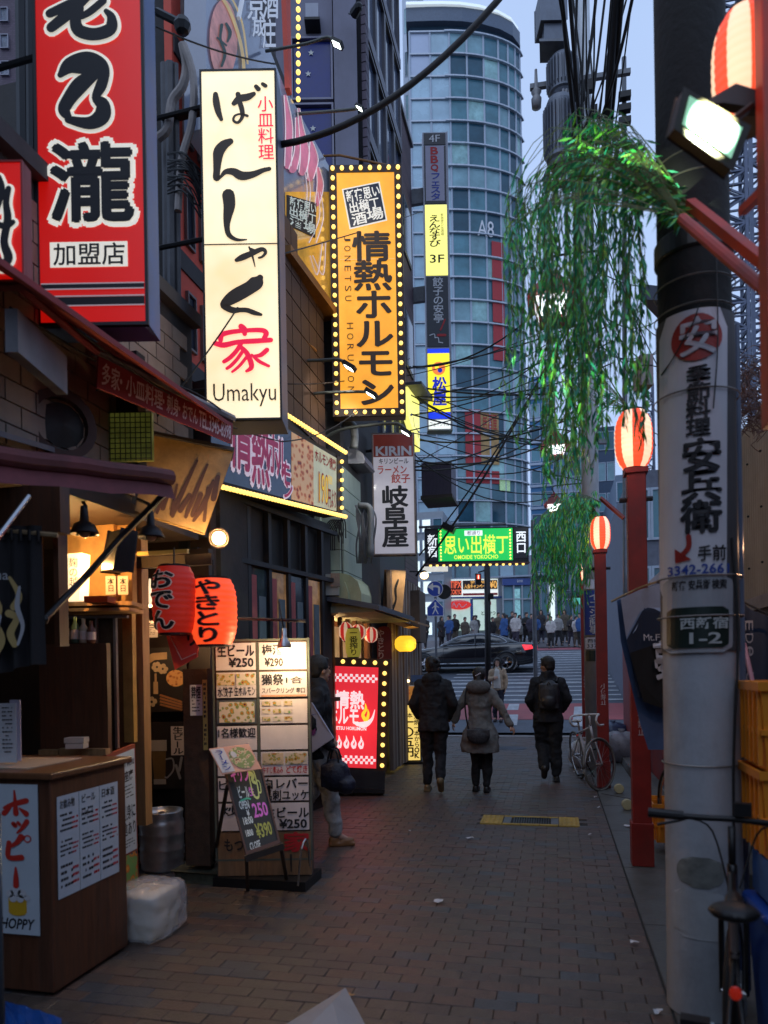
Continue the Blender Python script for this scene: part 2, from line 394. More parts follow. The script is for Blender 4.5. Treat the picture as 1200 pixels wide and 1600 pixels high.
for j in range(-6, 166):
    y = j * .1 + .05
    for i in range(-21, 3):
        x = i * .2 + (.1 if j % 2 else 0) + .1
        if x > .46:
            if x < .55: rest.k = random.choice((0, 1, 2, 3)); rest.add(brickverts(.45, y, -.004, 0, 0, .0475), BF)
            continue
        if x < -4.1: continue
        half = False
        if GY0 < y < GY1 and -.78 < x < .22: continue
        bl = noise.noise((x * .5, y * .5, 3)); r = random.random()
        c = 3 if r < .13 + .10 * bl else (2 if r < .42 else (1 if r < .66 else 0))
        z = -.003 + .0022 * R(-1, 1) + .006 * noise.noise((x * .6, y * .6, 0)); tx, ty = R(-.0008, .0008), R(-.0008, .0008)
        if 3.2 < y < 5.6 and -2.6 < x: near.append((y + abs(x) * .1, x, y, z, c, tx, ty))
        else: rest.k = c; rest.add(brickverts(x, y, z, tx, ty), BF)
near.sort()
for q, (_, x, y, z, c, tx, ty) in enumerate(near):
    if q < 300:
        o = bpy.data.objects.new('brick', bm[c]); COL.objects.link(o); o.parent = PAV; o.location = (x, y, z); o.rotation_euler = (ty * 20, -tx * 10, 0)
    else: rest.k = c; rest.add(brickverts(x, y, z, tx, ty), BF)
rest.build('brick_paving', BC, PAV, kind='stuff')
# concrete gutter strip and kerb on the right
gs = M()
for k in range(12):
    y0, y1 = k * 1.3 + .8, k * 1.3 + 2.092
    gs.prism([(.512, y0, -.004), (1.02, y0, .0), (1.02, y1, .0), (.512, y1, -.004)], (0, 0, -.04))
gs.build('gutter_strip', mat('gutter_concrete', (.085, .09, .088), .5, var=.3, sc=3, bump=.5, dirt=.6), kind='structure')
ks = M()
for k in range(16):
    y0, y1 = k * .9 + 2.0, k * .9 + 2.89
    ks.prism([(1.03, y0, -.02), (1.045, y0, .10), (1.18, y0, .11), (1.18, y0, -.02)], (0, y1 - y0, 0))
ks.build('alley_kerb', mat('kerb_dirty', (.11, .105, .10), .7, var=.3, sc=5, bump=.5, dirt=.5), kind='structure')
M().box(1.18, 3.2, -.5, 16.6, -.05, .09).build('side_ground', mat('side_concrete', (.07, .07, .07), .7, var=.3, dirt=.4), kind='structure')
# drain grate with yellow tactile border
t = thing('drain_grate', 'dark metal drain grate framed by yellow blocks in the brick paving', 'grate', (-.3, 7.6, 0))
YEL = mat('yellow_tactile', (.42, .28, .06), .7, var=.25, sc=12, dirt=.4)
for (a, b, c, d) in ((-.77, -.55, GY0 + .01, GY1 - .01), (.02, .22, GY0 + .01, GY1 - .01)):
    q = M(); q.box(a, b, c, d, -.04, .002)
    for i in range(4):
        for j in range(6): q.lathe((a + .03 + i * (b - a - .06) / 3, c + .05 + j * .065, .002), [(.014, 0), (.011, .005), (.0, .006)], 6)
    q.build('yellow_block', YEL, t)
for (c, d) in ((GY0 + .01, GY0 + .06), (GY1 - .06, GY1 - .01)):
    for i in range(3): M().box(-.545 + i * .187, -.545 + i * .187 + .183, c, d, -.04, .001).build('border_block', YEL, t)
q = M(); q.box(-.545, .015, GY0 + .065, GY1 - .065, -.05, -.02); q.build('grate_tray', BLK, t)
q = M()
for i in range(15): q.box(-.44 + i * .025, -.44 + i * .025 + .012, GY0 + .07, GY1 - .07, -.018, .0)
for k in (0, 1): q.box(-.44, -.075, GY0 + .065 + k * .28, GY0 + .08 + k * .28, -.018, .0)
q.build('grate_bars', mat('cast_iron', (.05, .06, .08), .4, .7, var=.3), t)
for a in (-.54, -.06): M().box(a, a + .075, GY0 + .07, GY1 - .07, -.018, -.001).build('cover_plate', GRM, t)

# ================================================================ glass tower across the avenue
TD = 88.
TWN = [thing('glass_tower', 'tall round-cornered blue glass tower rising across the avenue', 'tower', (10, 88, 3))][0]
LEDGE = mat('tower_ledge', (.5, .54, .6), .4, .3, var=.15)
PNL = mat('tower_panel', (.36, .50, .58), .25, .1, var=.2, sc=.3); PNL2 = mat('tower_panel_pale', (.42, .48, .60), .3, .1, var=.1, sc=.3)
PG = [mat('tower_glass_%d' % i, c, .06, .0, var=.35, sc=.35, emis=0) for i, c in enumerate([(.065, .165, .21), (.10, .24, .29), (.03, .09, .13), (.20, .34, .38)])]
MUL = mat('tower_mullion', (.36, .42, .5), .4, .2, var=.1)
def tpx(a):  # a: photo column -> plan point on the curved front
    r = (a - 700) / 119.
    dd = TD if r < 0 else TD + 4.0 * (1 - sqrt(max(0, 1 - min(r, 1) ** 2)))
    u = (a - 600 + 11) / FPX
    p = Fw * dd + Rw * (u * dd); return p
cols = [646, 678, 708, 735, 761, 784, 799, 810, 817, 819]
levels = [1040 - 33.3 * k for k in range(31)]   # pixel rise at distance TD
def tz(k): return 3.0 + k * 2.72
NF = 28; ztop = tz(NF)
for k in range(4, NF):
    z0, z1 = tz(k), tz(k + 1)
    for i in range(len(cols) - 2):
        a, b = tpx(cols[i]), tpx(cols[i + 1]); q = M(); e = (b - a).normalized() * .1; dn = V((e.y, -e.x, 0)) * 1.0
        a2, b2 = a + e * .6, b - e * .6
        q.prism([(a2.x, a2.y, z0 + .1), (b2.x, b2.y, z0 + .1), (b2.x, b2.y, z1 - .25), (a2.x, a2.y, z1 - .25)], -dn.normalized() * .12)
        lit = i > 1 and (i * 13 + k * 7) % 9 == 0
        m = mat('tower_glass_lit', (.16, .3, .34), .1, var=.5, sc=.6, emis=.3) if lit else (PNL2 if k >= NF - 2 and i < 1 else PNL) if i < 2 else PG[(i * 7 + k * 3 + (k * i) % 5) % 4]
        q.build('window_pane' if i > 1 else 'cladding_panel', m, TWN)
for k in range(4, NF + 1):
    q = M(); pts = [tpx(c) for c in (646, 678, 700, 715, 730, 745, 760, 775, 788, 799, 808, 815, 818.8)]
    for i in range(len(pts) - 1):
        a, b = pts[i], pts[i + 1]; n = V(((b - a).y, -(b - a).x, 0)).normalized() * (.35 if i > 1 else .22)
        z = tz(k); q.prism([(a.x, a.y, z - .2), (b.x, b.y, z - .2), (b.x + n.x, b.y + n.y, z - .2), (a.x + n.x, a.y + n.y, z - .2)], (0, 0, .16))
    q.build('ledge', LEDGE, TWN)
for c in cols[:-1]:
    a = tpx(c); M().cyl((a.x, a.y - .05, tz(4)), (a.x, a.y - .05, ztop), .13, n=6).build('mullion', MUL, TWN)
q = M(); pts = [tpx(c) for c in (646, 678, 700, 730, 760, 788, 808, 818.8)]; back = [p + Fw * 6 for p in reversed(pts)]
q.prism([(p.x, p.y + .3, 3) for p in pts] + [(p.x, p.y, 3) for p in back], (0, 0, ztop + 1.6 - 3)); q.build('core_wall', mat('tower_core', (.03, .06, .09), .3, var=.2), TWN)
q = M(); q.prism([(p.x - (.3 if i == 0 else 0), p.y - .5, ztop + .9) for i, p in enumerate(pts)] + [(p.x, p.y, ztop + .9) for p in back], (0, 0, 1.7)); q.build('parapet', mat('tower_parapet', (.10, .13, .18), .4, var=.2), TWN)
q = M(); q.prism([(p.x - .2, p.y - .9, ztop + 2.6) for p in pts] + [(p.x, p.y, ztop + 2.6) for p in back], (0, 0, .35)); q.build('roof_edge', mat('parapet_light', (.75, .85, .9), .4, var=0, emis=.5), TWN)
# banners hung inside the tower windows
def towerposter(c0, c1, y0, y1, m, nm='poster'):
    a, b = tpx(c0), tpx(c1); n = V(((b - a).y, -(b - a).x, 0)).normalized() * .16
    za = EYE + (1043 - y0) / FPX * TD; zb = EYE + (1043 - y1) / FPX * TD
    F = Face((a.x + n.x, a.y + n.y, za), (b.x + n.x, b.y + n.y, za), (b.x + n.x, b.y + n.y, zb), (a.x + n.x, a.y + n.y, zb))
    M().slab(F, 0, 0, 1, 1, 0, .05).build(nm, m, TWN); return F
RBN = mat('banner_red', (.42, .035, .04), .6, var=.15); YBN = mat('banner_ochre', (.45, .27, .1), .6, var=.35, sc=1.0)
for a, b, c, d in ((768, 786, 373, 398), (768, 786, 402, 430), (768, 786, 434, 465), (768, 786, 469, 500), (768, 786, 505, 560)): F = towerposter(a, b, c, d, RBN)
towerposter(722, 746, 640, 725, RBN); F = towerposter(746, 774, 642, 725, YBN)
M().text(F, 'A8', .0, -3.6, .9, -3.3, .1).build('lettering', INW, TWN)
q = M(); q.text(F, '居酒屋', .1, .05, .9, .35, .06); q.build('lettering', INR, TWN)
towerposter(774, 790, 748, 765, mat('banner_green', (.35, .55, .3), .5, var=.3, emis=.3)); towerposter(722, 774, 735, 755, RBN)

# tall pale tower panels to the left of it, and low blocks far to the right
def block(name, label, px0, px1, ytop, Y, m, depth=12, zb=3.1, rows=0, ncol=0, wm=None, grp=None, cat='building', win='window', band=None):
    xm = (px0 + px1) / 2; x0, x1 = D(px0, ytop, Y).x, D(px1, ytop, Y).x; zt = D(xm, ytop, Y).z
    t = thing(name, label, cat, ((x0 + x1) / 2, Y, zb), grp)
    M().box(x0, x1, Y, Y + depth, zb, zt).build('wall', m, t)
    for r in range(rows):
        z1 = zt - .5 - r * (zt - zb - .6) / rows; z0 = z1 - (zt - zb) / rows * .55
        if band: M().box(x0 - .05, x1 + .05, Y - .12, Y - .02, z0 - .35, z0 - .15).build('ledge', band, t)
        for c in range(ncol):
            w = (x1 - x0) / ncol; a = x0 + c * w + w * .14; b = x0 + (c + 1) * w - w * .14
            fr = M(); fr.box(a - .06, b + .06, Y - .06, Y + .02, z0 - .06, z0); fr.box(a - .06, b + .06, Y - .06, Y + .02, z1, z1 + .06)
            fr.box(a - .06, a, Y - .06, Y + .02, z0, z1); fr.box(b, b + .06, Y - .06, Y + .02, z0, z1)
            f = fr.build(win, MUL, t); M().box(a, b, Y - .02, Y + .01, z0, z1).build('pane', wm if not isinstance(wm, list) else wm[(r * 3 + c * 5) % len(wm)], f)
    return t
BL1 = mat('blue_facade', (.03, .16, .33), .35, var=.15, sc=.3); BL2 = mat('pale_blue_facade', (.25, .30, .40), .5, var=.1, sc=.3)
LITW = mat('lit_window', (.7, .8, .8), .3, var=0, emis=.8, ecol=(.8, .95, .9))
block('office_block', 'bright blue office block with ribbed front just right of the glass tower', 826, 862, 588, 62, BL1, rows=12, ncol=2, wm=PG, band=MUL)
block('office_block', 'pale grey-blue block between the blue block and the near lanterns', 864, 912, 700, 56, BL2, rows=5, ncol=4, wm=PG)
block('office_block', 'low dark blue block behind the red lamp posts', 905, 960, 668, 70, mat('navy_facade', (.02, .05, .10), .4, var=.2), rows=7, ncol=4, wm=PG + [LITW])
block('office_block', 'low pale block with banded windows seen between red post and large pole', 962, 1030, 740, 48, mat('blue_grey_facade', (.14, .19, .26), .5, var=.1), rows=5, ncol=5, wm=PG)
block('slender_tower', 'white and grey high-rise strip left of the round glass tower', 627, 649, -60, 96, mat('tower_white', (.42, .47, .55), .4, var=.08, sc=.3), rows=16, ncol=1, wm=PG)
# shop block with lit signs across the avenue (podium)
x0, x1, Y = D(655, 950, 50).x, D(832, 950, 50).x, 50.
POD = thing('corner_shop_block', 'two-storey shop block with lit signboards behind the waiting crowd', 'building', ((x0 + x1) / 2, Y, 3.2))
zt = D(740, 872, Y).z
M().box(x0, x1, Y, Y + 14, 3.2, zt).build('wall', mat('podium_wall', (.25, .28, .33), .5, var=.15, sc=.5), POD)
for i in range(6):
    a = D(690 + i * 23, 895, Y).x; b = D(690 + i * 23 + 20, 895, Y).x
    M().box(a, b, Y - .12, Y + .02, D(740, 903, Y).z, D(740, 880, Y).z).build('window_pane', [PNL, PG[3]][i % 2], POD)
M().box(x0, x1, Y - .4, Y - .1, D(740, 905.5, Y).z, D(740, 903, Y).z).build('ledge', MUL, POD)
SHOPW = mat('shop_light_white', (.8, .85, .8), .5, var=.1, sc=.6, emis=.75, ecol=(.82, .9, .85))
F = FY(695, 905, 782, 932, Y - .4); q = M(); q.slab(F, 695, 905, 782, 932, 0, .3); q.build('signboard_frame', SHOPW, POD)
q = M(); q.slab(F, 702, 907, 721, 930, .1, .08); q.slab(F, 723, 907, 777, 921, .1, .08); q.build('signboard', mat('sign_dark_brown', (.03, .012, .01), .5, var=.3), POD)
q = M(); q.text(F, 'TIPX', 703, 908, 721, 919, .15, .02); q.text(F, 'TOKYO', 703, 921, 721, 929, .15, .02); q.build('lettering', mat('neon_red', (.8, .1, .05), .5, var=0, emis=.7, ecol=(1, .16, .06)), POD)
q = M(); q.text(F, 'SPECIAL', 735, 908, 758, 912, .15, .02); q.text(F, '入会キャンペーン', 725, 913, 762, 920, .15, .02); q.text(F, '¥0', 764, 908, 776, 920, .15, .02); q.build('lettering', mat('sign_gold', (.8, .4, .1), .5, var=0, emis=.7, ecol=(1, .5, .1)), POD)
q = M(); q.slab(F, 723, 927, 777, 930.5, .1, .05); q.build('red_strip', RBN, POD)
F = FY(785, 904, 832, 914, Y - .4); q = M(); q.slab(F, 785, 904, 829, 914, 0, .3); q.build('blue_fascia', mat('fascia_blue', (.03, .06, .22), .4, var=.1, emis=.1), POD)
q = M(); q.text(F, 'BANK', 808, 906, 817, 910, .04); q.build('lettering', INW, POD)
F = FY(690, 934, 782, 985, Y - .4)
q = M(); q.slab(F, 690, 935, 738, 985, 0, .2); q.slab(F, 740, 937, 782, 985, 0, .2); q.build('shopfront_glass', mat('shopfront_lit', (.6, .65, .6), .4, var=.4, sc=1.2, emis=.5, ecol=(.55, .75, .62)), POD)
q = M(); q.slab(F, 735, 936, 739, 985, .05, .1); q.slab(F, 690, 932.5, 784, 935, .1, .3); q.build('shopfront_frame', mat('frame_blue', (.03, .08, .3), .4, var=0), POD)
q = M(); q.disc(F, 718, 945, 18, .1, 24, 7.5); q.build('oval_sign', mat('oval_red', (.7, .04, .03), .5, var=0, emis=.5, ecol=(.8, .03, .02)), POD)
q = M(); q.text(F, 'COFFEE & RESTAURANT', 702, 937.5, 734, 940.5, .15); q.stroke(F, [[(707, 948, 1), (709, 942, 1.2), (713, 949, 1), (717, 943, 1), (722, 949, 1), (729, 944, 1)]], .15); q.build('lettering', INW, POD)
q = M(); q.disc(F, 762, 943, 5.5, .1, 20, 6); q.build('red_disc', INR, POD)
q = M(); q.text(F, 'とんかつ', 752, 955, 774, 962, .1, .02); q.build('lettering', INK, POD)
F = FY(785, 916, 832, 990, Y - .3)
q = M(); q.slab(F, 785, 916, 832, 990, -.1, .1); q.build('entrance_glass', PG[1], POD)
q = M()
for x in (785, 802, 815, 830): q.slab(F, x, 914, x + 2.2, 990, .05, .2)
q.slab(F, 785, 935, 832, 937, .06, .2); q.build('entrance_frame', mat('frame_grey', (.35, .38, .42), .4, var=.1), POD)
q = M(); q.slab(F, 804, 920, 813, 972, .0, .05); q.build('entrance_light', mat('teal_light', (.3, .6, .6), .4, var=.4, emis=.25), POD)
t = thing('shop_sign', 'small green glowing shop sign among trees far behind the crowd', 'sign', D(905, 940, 46), None)
F = FY(896, 934, 916, 944, 46); M().slab(F, 896, 934, 916, 944, 0, .1).build('sign_panel', mat('sign_teal', (.1, .5, .4), .4, var=0, emis=.6), t)
for px0, px1, yt, lab, c in ((832, 880, 900, 'dark shopfront strip behind the crowd under the willow strands', (.03, .035, .05)), (880, 945, 925, 'dim shopfront behind the crowd right of the willow strands', (.05, .06, .08))):
    block('shop_building', lab, px0, px1, yt, 52, mat('shop_dark_%d' % px0, c, .6, var=.3), rows=1, ncol=4, wm=[PG[2], LITW, PG[1]])
block('shop_building', 'lit white lobby block left of the crossing above the traffic signs', 640, 692, 800, 46, mat('lobby_wall', (.3, .33, .36), .5, var=.1), rows=6, ncol=3, wm=[LITW, PG[0], LITW])
# ================================================================ left row of buildings
def wall_y(name, px0, px1, py0, py1, Y, m, parent=None, t=.12, **kw):
    F = FY0(px0, py0, px1, py1, Y); return M().slab(F, px0, py0, px1, py1, 0, t).build(name, m, parent, **kw)
WALLD = mat('wall_dark', (.035, .033, .035), .8, var=.4, sc=3, bump=.3, dirt=.5)
MORT = mat('tile_mortar', (.05, .045, .042), .9, var=.3)
TILE = [mat('tile_beige_%d' % i, c, .45, var=.2, sc=8, dirt=.35) for i, c in enumerate([(.27, .21, .165), (.23, .18, .15), (.30, .24, .19)])]
# --- tiled izakaya
IZ = thing('izakaya_building', 'low beige-tiled izakaya with open brown wooden front at the left edge', 'building', (-3.2, 4, 0))
XL = -2.78
M().box(-6.5, XL, 1.2, 5.28, 2.75, 4.35).build('upper_wall', MORT, IZ)
tm = [bpy.data.meshes.new('tile') for _ in range(3)]
q = M().box(0, .02, -.11, .11, -.055, .055)
for i, me in enumerate(tm): me.from_pydata(q.v, [], q.f); me.materials.append(TILE[i])
for r in range(13):
    for c in range(22):
        y = 1.95 + c * .23 + (.115 if r % 2 else 0); z = 2.86 + r * .119
        if y > 5.16 or z > 4.28 or y < 2.1: continue
        o = bpy.data.objects.new('tile', random.choice(tm)); COL.objects.link(o); o.parent = IZ; o.location = (XL - (-3.2), y - 4, z); o.rotation_euler = (R(-.01, .01), 0, R(-.012, .012))
M().box(-6.5, XL + .08, 1.2, 5.3, 4.35, 4.45).build('coping', mat('coping_dark', (.05, .05, .055), .7, var=.3), IZ)
M().box(-6.5, XL - .02, 1.2, 4.6, -.02, .05).build('shop_floor', mat('shop_floor', (.04, .035, .03), .6, var=.3), IZ)
# interior back partition and its ceiling
GLOW = mat('plaster_warm', (.42, .23, .075), .8, var=.35, sc=3, dirt=.3)
M().box(-6.5, XL - .1, 5.75, 5.85, 0, 3.0).build('end_wall', mat('wall_brown_dark', (.04, .02, .012), .8, var=.4), IZ)
M().box(-6.5, -6.3, 1.2, 5.4, 0, 3.0).build('back_wall', WALLD, IZ)
M().box(-6.5, XL + .02, 1.2, 5.3, 2.66, 2.75).build('shop_ceiling', DWD, IZ)
wall_y('plaster_panel', 90, 178, 800, 950, 4.55, GLOW, IZ, .06)
wall_y('plaster_panel', 166, 206, 820, 945, 4.6, GLOW, IZ, .06)
wall_y('wood_panel', 62, 168, 1006, 1185, 4.0, WOOD, IZ, .04)
wall_y('wood_panel', -90, 60, 700, 1200, 4.4, DWD, IZ, .06)
wall_y('lintel_board', -90, 94, 762, 838, 3.35, WOOD, IZ, .08)
wall_y('door_post', 84, 92, 830, 1010, 3.5, WOOD, IZ, .08)
wall_y('door_post', 208, 224, 830, 1290, 4.75, PWD, IZ, .09)
wall_y('door_post', 192, 207, 900, 1160, 4.65, mat('post_ochre', (.42, .25, .07), .5, var=.3), IZ, .05)
q = M(); F = FY(90, 850, 210, 975, 4.35)
q.slab(F, 90, 940, 205, 946, 0, .3); q.slab(F, 90, 950, 203, 955, .02, .3); q.build('shelf', PWD, IZ)
q = M(); F = FY(90, 950, 210, 1175, 4.4)
q.slab(F, 92, 962, 200, 966, 0, .04); q.slab(F, 178, 962, 182, 1170, 0, .04); q.slab(F, 150, 966, 153, 1010, 0, .03); q.build('window_frame', mat('alu_frame', (.2, .19, .18), .4, .6, var=.2), IZ)
wall_y('window_pane', 95, 180, 964, 1172, 4.46, mat('shop_glass', (.05, .04, .03), .1, var=.5, sc=5), IZ, .02)
wall_y('inner_wall', 214, 330, 860, 1345, 5.6, mat('panel_black_brown', (.02, .011, .008), .5, var=.4), IZ, .08)
wall_y('corner_post', 288, 326, 1045, 1352, 5.0, mat('post_weathered', (.085, .05, .03), .7, var=.4, sc=12, bump=.4, dirt=.5), IZ, .25)
wall_y('fascia_beam', 198, 330, 868, 885, 4.72, DWD, IZ, .05)
wall_y('yellow_rail', 214, 292, 860, 866, 4.5, mat('rail_yellow', (.5, .35, .08), .4, var=.2), IZ, .03)
for (x0, x1, y0, y1) in ((60, 90, 1172, 1184), (92, 165, 1170, 1190)): wall_y('ledge_board', x0, x1, y0, y1, 3.95, PWD, IZ, .05)
# red cassette awning over the upper front
P1, P2, P3 = D(60, 470, 2.9), D(152, 556, 3.6), D(362, 662, 4.75)
RAWN = mat('awning_red', (.27, .03, .035), .75, var=.25, sc=4, dirt=.3); CAP = mat('awning_grey', (.2, .2, .22), .5, .2, var=.2, dirt=.3)
t = thing('awning', 'long red awning lettered in white, sloping over the tiled izakaya front', 'awning', (P3.x, P3.y, P3.z))
b = V((-.62, .0, .32))
A_, B_ = D(-40, 440, 2.35), P3
A_ = V((-2.12, 2.45, D(60, 500, 2.9).z + .02)); q = M()
up = V((0, 0, -.02)); wbk = V((-.66, .06, .42))
q.prism([A_, B_, B_ + V((0, 0, -.03)), A_ + V((0, 0, -.03))], wbk); q.build('fabric', RAWN, t)
F = Face(P2, P3, D(361, 694, 4.75), D(150, 606, 3.6)); M().slab(F, 0, 0, 1, 1, .01, .012).build('valance', mat('valance_red', (.26, .035, .05), .8, var=.2, sc=5, dirt=.25, emis=.0), t)
q = M()
for s, u0, w in (('多家', .02, .11), ('・小皿料理', .13, .29), ('・刺身', .42, .12), ('・おでん', .54, .15), ('TEL.3345-8398', .70, .28)):
    q.text(F, s, u0, .16, u0 + w, .86, .016, .012)
q.build('lettering', mat('awning_lettering', (.62, .50, .54), .8, var=0), t)
M().tube([P2 + V((-.02, 0, .03)), P3 + V((-.0, .02, .04))], .03, 8).build('front_bar', CAP, t)
q = M(); q.tube([A_ + wbk * .5 + V((0, 0, .02)), P2 + V((0, 0, .02))], .02, 6); q.build('side_bar', RAWN, t)
q = M(); F = FY(0, 480, 40, 560, 2.75); q.slab(F, 8, 482, 28, 550, 0, .5); q.build('end_cap', CAP, t)
# lower rolled awning with folding arm
A_, B_ = D(-60, 706, 2.6), D(266, 746, 3.75)
t = thing('rolled_awning', 'dark pink rolled-up awning with folding arm low over the counter', 'awning', tuple(B_))
FAB = mat('awning_pink', (.13, .035, .04), .8, var=.3, sc=6, dirt=.35)
pts = [lerp(A_, B_, i / 8) + V((0, 0, .003 * sin(i * 2.1))) for i in range(9)]
M().tube(pts, .045, 10).build('fabric_roll', FAB, t)
q = M(); n = len(pts)
q.add([p + V((0, 0, -.02)) for p in pts] + [p + V((.03, .0, -.12 - .006 * sin(i * 1.7))) for i, p in enumerate(pts)], [(i, i + 1, n + i + 1, n + i) for i in range(n - 1)])
q.build('flap', mat('awning_flap', (.16, .04, .05), .8, var=.3, sc=6, dirt=.3), t)
q = M(); q.tube([B_ + V((0, 0, -.06)), D(190, 838, 3.7), D(130, 905, 3.6), D(68, 968, 3.3)], .018, 6); q.sph(D(68, 968, 3.3), .03, 8); q.build('folding_arm', BLK, t)
M().tube([D(45, 775, 2.9), D(-8, 845, 2.7)], .012, 6).build('brace', STL, t)
q = M(); a = D(-40, 670, 2.9); c = D(205, 742, 4.4); q.prism([a, c, c + V((-.5, 0, .16)), a + V((-.5, 0, .16))], (0, 0, .03)); q.build('cover_board', mat('cover_grey', (.11, .11, .14), .5, var=.2, dirt=.3), t)
# round exhaust openings behind the awnings
t = thing('exhaust_fan', 'dusty round exhaust duct in shadow under the red awning', 'fan', tuple(D(92, 665, 3.6)))
q = M(); q.lathe(D(92, 665, 3.6), [(.19, 0), (.2, .05), (.15, .05), (.15, .0)], 20, (1, -.6, 0)); q.build('duct_ring', mat('duct_brown', (.06, .03, .025), .6, .2, var=.3), t)
q = M(); c = D(92, 665, 3.6); q.lathe(c + V((.02, 0, 0)), [(.13, 0), (.0, .02)], 12, (1, -.6, 0)); q.build('fan_hub', BLK, t)
wall_y('dark_housing', 20, 215, 560, 735, 4.2, mat('housing', (.016, .012, .012), .8, var=.4), IZ, .1)
t = thing('ventilation_grille', 'olive mesh-covered window between red awning and carved board', 'window', tuple(D(195, 675, 4.3)))
F = FY(172, 640, 240, 725, 4.15); M().slab(F, 172, 645, 238, 720, 0, .03).build('pane', mat('olive_glass', (.16, .17, .03), .3, var=.4, sc=8, emis=.16), t)
q = M()
for i in range(9): q.slab(F, 172 + i * 8, 645, 173 + i * 8, 720, .012, .006)
for i in range(10): q.slab(F, 172, 645 + i * 8, 238, 646 + i * 8, .02, .006)
q.build('wire_mesh', BLK, t)

# --- dark service gap with pipes behind the red sign
GB = thing('service_wall', 'dark grime-streaked wall with conduits between red and white sign', 'wall', (-3, 5.3, 0))
M().box(-6.4, -2.9, 5.5, 6.2, 2.76, 3.3).build('wall', WALLD, GB)
wall_y('upper_panel', 243, 318, -40, 112, 6.9, mat('panel_green_grey', (.09, .11, .095), .7, var=.3, sc=2, dirt=.5), GB, .2)
wall_y('dark_wall', 232, 282, 100, 600, 6.4, WALLD, GB, .2)
q = M()
for (x, w) in ((262, .03), (272, .045), (281, .02)): q.tube([D(x, 660, 5.35), D(x - 3, 300, 5.35), D(x - 6, 100, 5.35)], w, 8)
q.build('drain_pipe', mat('pipe_grey', (.09, .09, .1), .5, .3, var=.3, dirt=.4), GB)
q = M()
q.tube([D(285, 70, 5.2), D(291, 105, 5.2), D(285, 135, 5.2), D(268, 160, 5.2), D(262, 200, 5.2), D(246, 216, 5.2)], .035, 8, 4)
q.tube([D(287, 70, 5.15), D(302, 120, 5.15), D(300, 190, 5.15), D(284, 250, 5.15), D(278, 330, 5.15)], .03, 8, 4)
q.build('wrapped_conduit', mat('tape_wrap', (.33, .29, .27), .7, var=.25, dirt=.4), GB)
q = M()
for i in range(16):
    y = 240 + i * 4 + R(-3, 3); q.tube([D(262, y, 5.2 + R(-.05, .05)), D(285, y + R(-10, 4), 5.1), D(302, y + R(0, 20), 5.15), D(314, y + R(18, 50), 5.2)], .007, 5, 4)
q.build('cable_bundle', CBL, GB)
q = M(); q.box(D(248, 0, 5.3).x, D(316, 0, 5.3).x, 5.3, 5.36, D(280, 180, 5.3).z, D(280, 176, 5.3).z); q.tube([D(245, 18, 5.2), D(285, 38, 5.2), D(292, 32, 5.2)], .03, 6); q.sph(D(285, 40, 5.2), .07, 8); q.build('bracket', BLK, GB)

# --- red facade with narrow windows
RB = thing('red_building', 'narrow orange-red facade with small dark windows behind the white sign', 'building', (-3.2, 6.2, 3))
REDW = mat('facade_red', (.75, .10, .06), .7, var=.15, sc=3, dirt=.25)
A0 = WX(276, 400, -3.05); M().box(-3.12, -3.05, A0.y - .02, 7.3, 3.3, 7.6).build('wall', REDW, RB); M().box(-3.9, -3.125, A0.y, 7.3, 3.3, 7.6).build('side_wall', WALLD, RB)
for z in (4.15, 5.05, 5.95, 6.85): M().box(-3.05, -3.035, A0.y, 7.3, z, z + .16).build('dark_band', mat('band_grey', (.05, .045, .05), .7, var=.2), RB)
for r in range(5):
    for c in range(5):
        y = A0.y + .14 + c * .26; z = 3.5 + r * .9
        q = M(); q.box(-3.05, -3.02, y, y + .15, z, z + .02); q.box(-3.05, -3.02, y, y + .15, z + .48, z + .5); q.box(-3.05, -3.02, y, y + .015, z + .02, z + .48); q.box(-3.05, -3.02, y + .135, y + .15, z + .02, z + .48)
        w = q.build('window', mat('win_frame_grey', (.2, .17, .17), .5, var=.2), RB); M().box(-3.05, -3.04, y + .015, y + .135, z + .02, z + .48).build('pane', mat('win_dark', (.012, .015, .03), .15, var=.3), w)
M().box(-6.3, -2.86, 5.9, 7.3, 0, 3.3).build('lower_wall', WALLD, RB)

# --- purple brick block seen far at the top left
PB = thing('brick_apartment_block', 'purple-brown tiled block with pale blue windows at top left corner', 'building', (-12, 16, 0))
def pbr(n, L, tc):
    b = n.new('ShaderNodeTexBrick'); b.inputs['Scale'].default_value = 6; b.inputs['Color1'].default_value = (.10, .065, .10, 1); b.inputs['Color2'].default_value = (.075, .05, .075, 1); b.inputs['Mortar'].default_value = (.05, .04, .055, 1)
    mp = n.new('ShaderNodeMapping'); mp.inputs['Rotation'].default_value = (radians(90), 0, 0); L.new(tc.outputs['Object'], mp.inputs[0]); L.new(mp.outputs[0], b.inputs['Vector']); return b.outputs[0], b.outputs[1]
PBM = texmat('purple_tile', .6, pbr)
FB = FY(-180, -120, 130, 330, 14); M().slab(FB, -180, -120, 130, 330, 0, 4).build('wall', PBM, PB)
for r in range(6):
    for c in range(9):
        x = -160 + c * 27; y = -70 + r * 42 + c * 0
        q = M(); q.frame(FB, x, y, x + 13, y + 22, 1.2, 1.2, .05, .08); w = q.build('window', mat('win_frame_grey2', (.3, .3, .36), .5, var=.1), PB)
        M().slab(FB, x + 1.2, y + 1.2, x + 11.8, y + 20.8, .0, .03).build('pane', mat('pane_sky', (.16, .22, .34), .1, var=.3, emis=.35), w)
M().tube([D(32, -20, 6), D(36, 300, 6)], .05, 6).build('drain_pipe', BLK, PB); M().tube([D(46, -20, 5), D(48, 260, 5)], .03, 6).build('drain_pipe', BLK, PB)

